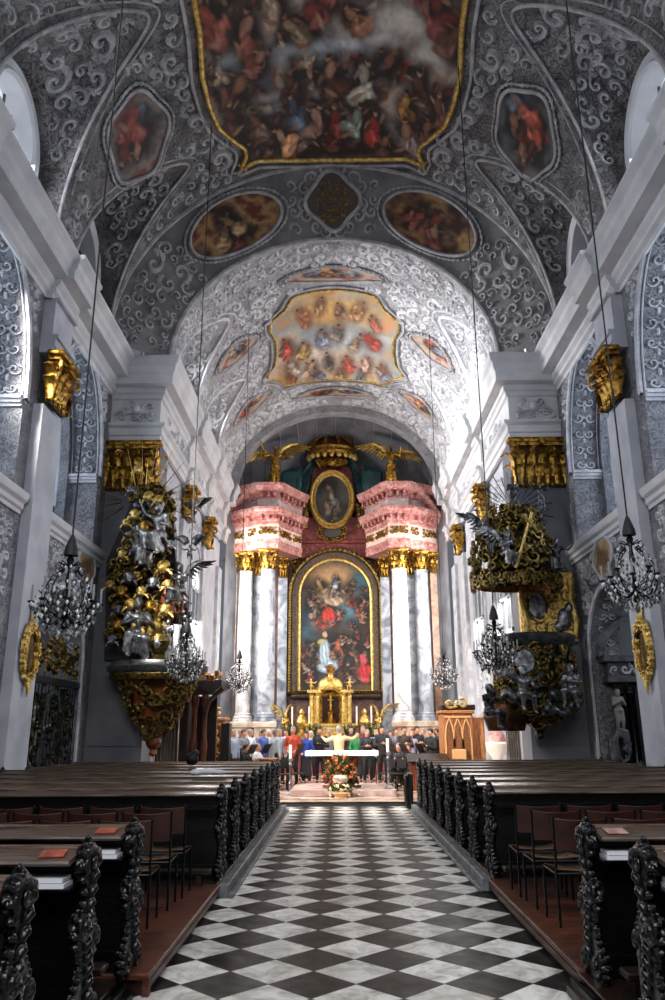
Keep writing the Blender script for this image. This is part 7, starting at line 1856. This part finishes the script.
m=MB(); f=flat((0,26.5,0),(1,0,0),(0,0,1),(0,-1,0)); ornament(m,f,xa,xb,2.28,2.6,9,.13,.07,19); ornament(m,f,xa+.1,xb-.1,.6,2.0,8,.12,.05,20); o=m.build('gilt_ornament',GOLDP,fixn=False); place_under(o,t)
# right: light oak organ-like cabinet with pointed arches
xa,xb=W(443,740,25.0).x,W(474,740,25.0).x; xc=W(487,740,25.0).x
t=thing('oak_cabinet','orange oak cabinet with pointed lattice arches at the right of the sanctuary','cabinet',((xa+xb)/2,25.0,.17))
def OC2(o): place_under(o,t); return o
OC2(MB().box(xa,xb,25.0,26.0,.17,2.35,b=.02).box(xb,xc,25.3,26.0,.17,2.25,b=.02).box(xa-.06,xb+.06,24.92,26.02,2.35,2.45,b=.02).box(xa-.03,xb+.03,24.97,26,.17,.35,b=.01).build('case',WOODO))
m=MB()
for k in range(3):
    w=(xb-xa-.16)/3; x0=xa+.08+k*w; x1=x0+w
    for a,b in (((x0,.9),(x0,1.6)),((x1,.9),(x1,1.6))): m.box(a[0]-.02,a[0]+.02,24.94,25.0,a[1],b[1])
    m.tube([(x0,24.96,1.6),(x0+w*.12,24.96,1.95),(x0+w*.5,24.96,2.22)],.022,4); m.tube([(x1,24.96,1.6),(x1-w*.12,24.96,1.95),(x0+w*.5,24.96,2.22)],.022,4)
m.box(xa+.06,xb-.06,24.94,25.0,.82,.9).box(xa+.06,xb-.06,24.94,25.0,2.22,2.28); OC2(m.build('pointed_tracery',mat('pale_oak','cf9c68',.45)))
for k in range(3):
    w=(xb-xa-.16)/3; x0=xa+.08+k*w; OC2(MB().prism([(x0+.05,.95),(x0+w-.05,.95),(x0+w-.05,1.6),(x0+w*.5,2.1),(x0+.05,1.6)],24.975,25.0,'y').build('fretwork_panel',mat('dark_fretwork','8a5630',.5,col2='5a3a24',vs=30)))
OC2(MB().box((xa+xb)/2-.22,(xa+xb)/2+.18,24.7,25.0,1.0,1.3,b=.02).build('book_rest',mat('pale_oak','cf9c68')))
OC2(MB().box(xa+.0,xb+.1,25.0,25.9,2.45,2.62,b=.02).build('dark_top',WOODK))
m=MB(); f=flat((0,24.98,0),(1,0,0),(0,0,1),(0,-1,0)); ornament(m,f,xa+.05,xb-.05,2.45,2.85,14,.15,.08,24); OC2(m.build('gilt_cresting',GOLDP,fixn=False))
# white covered vessel right of the cabinet and grey curtain strips
p=W(496,735,24.2); t=thing('white_covered_font','white covered stone font beside the oak cabinet','font',(p.x,24.2,.17))
MB().lathe([(.26,0),(.26,.25),(.14,.35),(.16,.9),(.3,1.1),(.34,1.3),(.3,1.35)],18).build('basin',CLOTH,t); MB().lathe([(.3,1.35),(.24,1.55),(.1,1.7),(.05,1.8),(.03,1.9)],18).build('lid',PINK,t)
p=W(512,735,22.9); m=MB(); x0=W(506,735,22.7).x; x1=W(520,735,22.7).x
m.grid(lambda u,v:(x0+(x1-x0)*u,22.7+.06*math.sin(u*PI*12),.2+2.6*v),48,4); tag(m.build('grey_curtain',VELV,fixn=False,smooth=3),'short grey pleated curtain beside the right pier behind the pews','curtain')
p=W(470,755,24.0); m=MB().box(p.x-.7,p.x+.5,23.7,24.1,.17,1.0,b=.02); tag(m.build('low_wooden_barrier',WOODK),'low dark wooden barrier in front of the oak cabinet','barrier')
# small white notice frames on the pier faces
m=MB().box(-6.05,-5.95,21.13,21.2,1.2,3.0); 
YAWD=-0.4457
EXPO=0.0; WORLD=.16
LN=200; LG=170; LC=285; LS=700; LA=420; LB=620; LF=520; LH=60
# ------------------------------------------------------------------ camera, light
cam=bpy.data.cameras.new('camera'); co=bpy.data.objects.new('camera',cam); COL.objects.link(co)
F=775.0; cam.sensor_fit='VERTICAL'; cam.sensor_height=36; cam.lens=F/1000*36; cam.clip_start=.05; cam.clip_end=200
CX,CY,CZZ=.1,0,1.85
pitch=math.radians(16.6); roll=math.radians(-.3); yaw=math.radians(YAWD)
f=V((math.sin(yaw)*math.cos(pitch),math.cos(yaw)*math.cos(pitch),math.sin(pitch)))
r0=V((math.cos(yaw),-math.sin(yaw),0)); u0=r0.cross(f)
r=r0*math.cos(roll)+u0*math.sin(roll); u=-r0*math.sin(roll)+u0*math.cos(roll)
M=Matrix(((r.x,u.x,-f.x,CX),(r.y,u.y,-f.y,CY),(r.z,u.z,-f.z,CZZ),(0,0,0,1)))
co.matrix_world=M
bpy.context.scene.camera=co
sc=bpy.context.scene
sc.view_settings.view_transform='Standard'; sc.view_settings.look='None'; sc.view_settings.gamma=1; sc.view_settings.use_curve_mapping=False
sc.view_settings.exposure=EXPO
w=bpy.data.worlds.new('sky'); sc.world=w; w.use_nodes=True; bg=w.node_tree.nodes['Background']; bg.inputs[0].default_value=(.75,.84,1,1); bg.inputs[1].default_value=WORLD
def area(name,loc,target,sx,sy,power,col=(1,1,1),spread=None):
    l=bpy.data.lights.new(name,'AREA'); l.shape='RECTANGLE'; l.size=sx; l.size_y=sy; l.energy=power; l.color=col
    if spread: l.spread=spread
    o=bpy.data.objects.new(name,l); COL.objects.link(o); o.location=loc
    d=V(target)-V(loc); o.rotation_euler=d.to_track_quat('-Z','Y').to_euler(); return o
for sx in (-1,1):
    for yc in VB:                                   # daylight entering the nave lunettes
        if yc!=VB[0]:
            area('window_daylight',(sx*6.6,yc,14.1),(sx*-1,yc,9),2.0,1.8,LN*.55 if sx>0 else LN,(.86,.92,1))
        area('gallery_daylight',(sx*9.9,yc,9.2),(sx*5,yc,8.2),2.6,2.4,LG*(1.5 if yc==13.4 else 1),(.72,.84,1))
    for yc in CB:
        area('choir_daylight',(sx*5.45,yc,13.4),(sx*-3,yc+.3,13.0 if sx<0 else 10.5),2.0,.9,LC*(.45 if sx>0 else 1.1),(.96,.97,1),None if sx>0 else math.radians(80))
for sx in (-1,1): area('sanctuary_window',(sx*4.6,32.9,7.5),(sx*-2.0,36.2,7),1.6,5.5,LS*(.7 if sx>0 else 1.0),(1,.96,.91))
area('rear_floor_fill',(0,-2.5,9.5),(0,9.5,0),9,5,LB,(.94,.96,1),math.radians(115))  # added fill lamp behind the camera, aimed down to brighten the floor
for sx in (-1,1):                                         # oratory windows of the choir throw light on the sanctuary floor
    for yc in (23.7,28.3): area('oratory_window_daylight',(sx*4.9,yc,6.0),(sx*-.6,yc+.6,.2),1.4,2.2,LF*(1.0 if sx<0 else .7),(1,.96,.92))
area('chapel_fill',(10.0,18.6,4.6),(7.5,20.3,2),1.2,1.6,LH,(.85,.92,1)); area('chapel_fill',(-10.0,18.6,4.6),(-7.2,18.7,1.5),1.2,1.6,LH,(.85,.92,1))  # added lamps that lighten the side chapels a little
area('altar_front_fill',(-6.5,13.4,10.4),(.8,24.0,1.0),1.6,1.6,LA*1.0,(1,.96,.9),math.radians(46))  # added narrow lamp brightening the front faces in the sanctuary
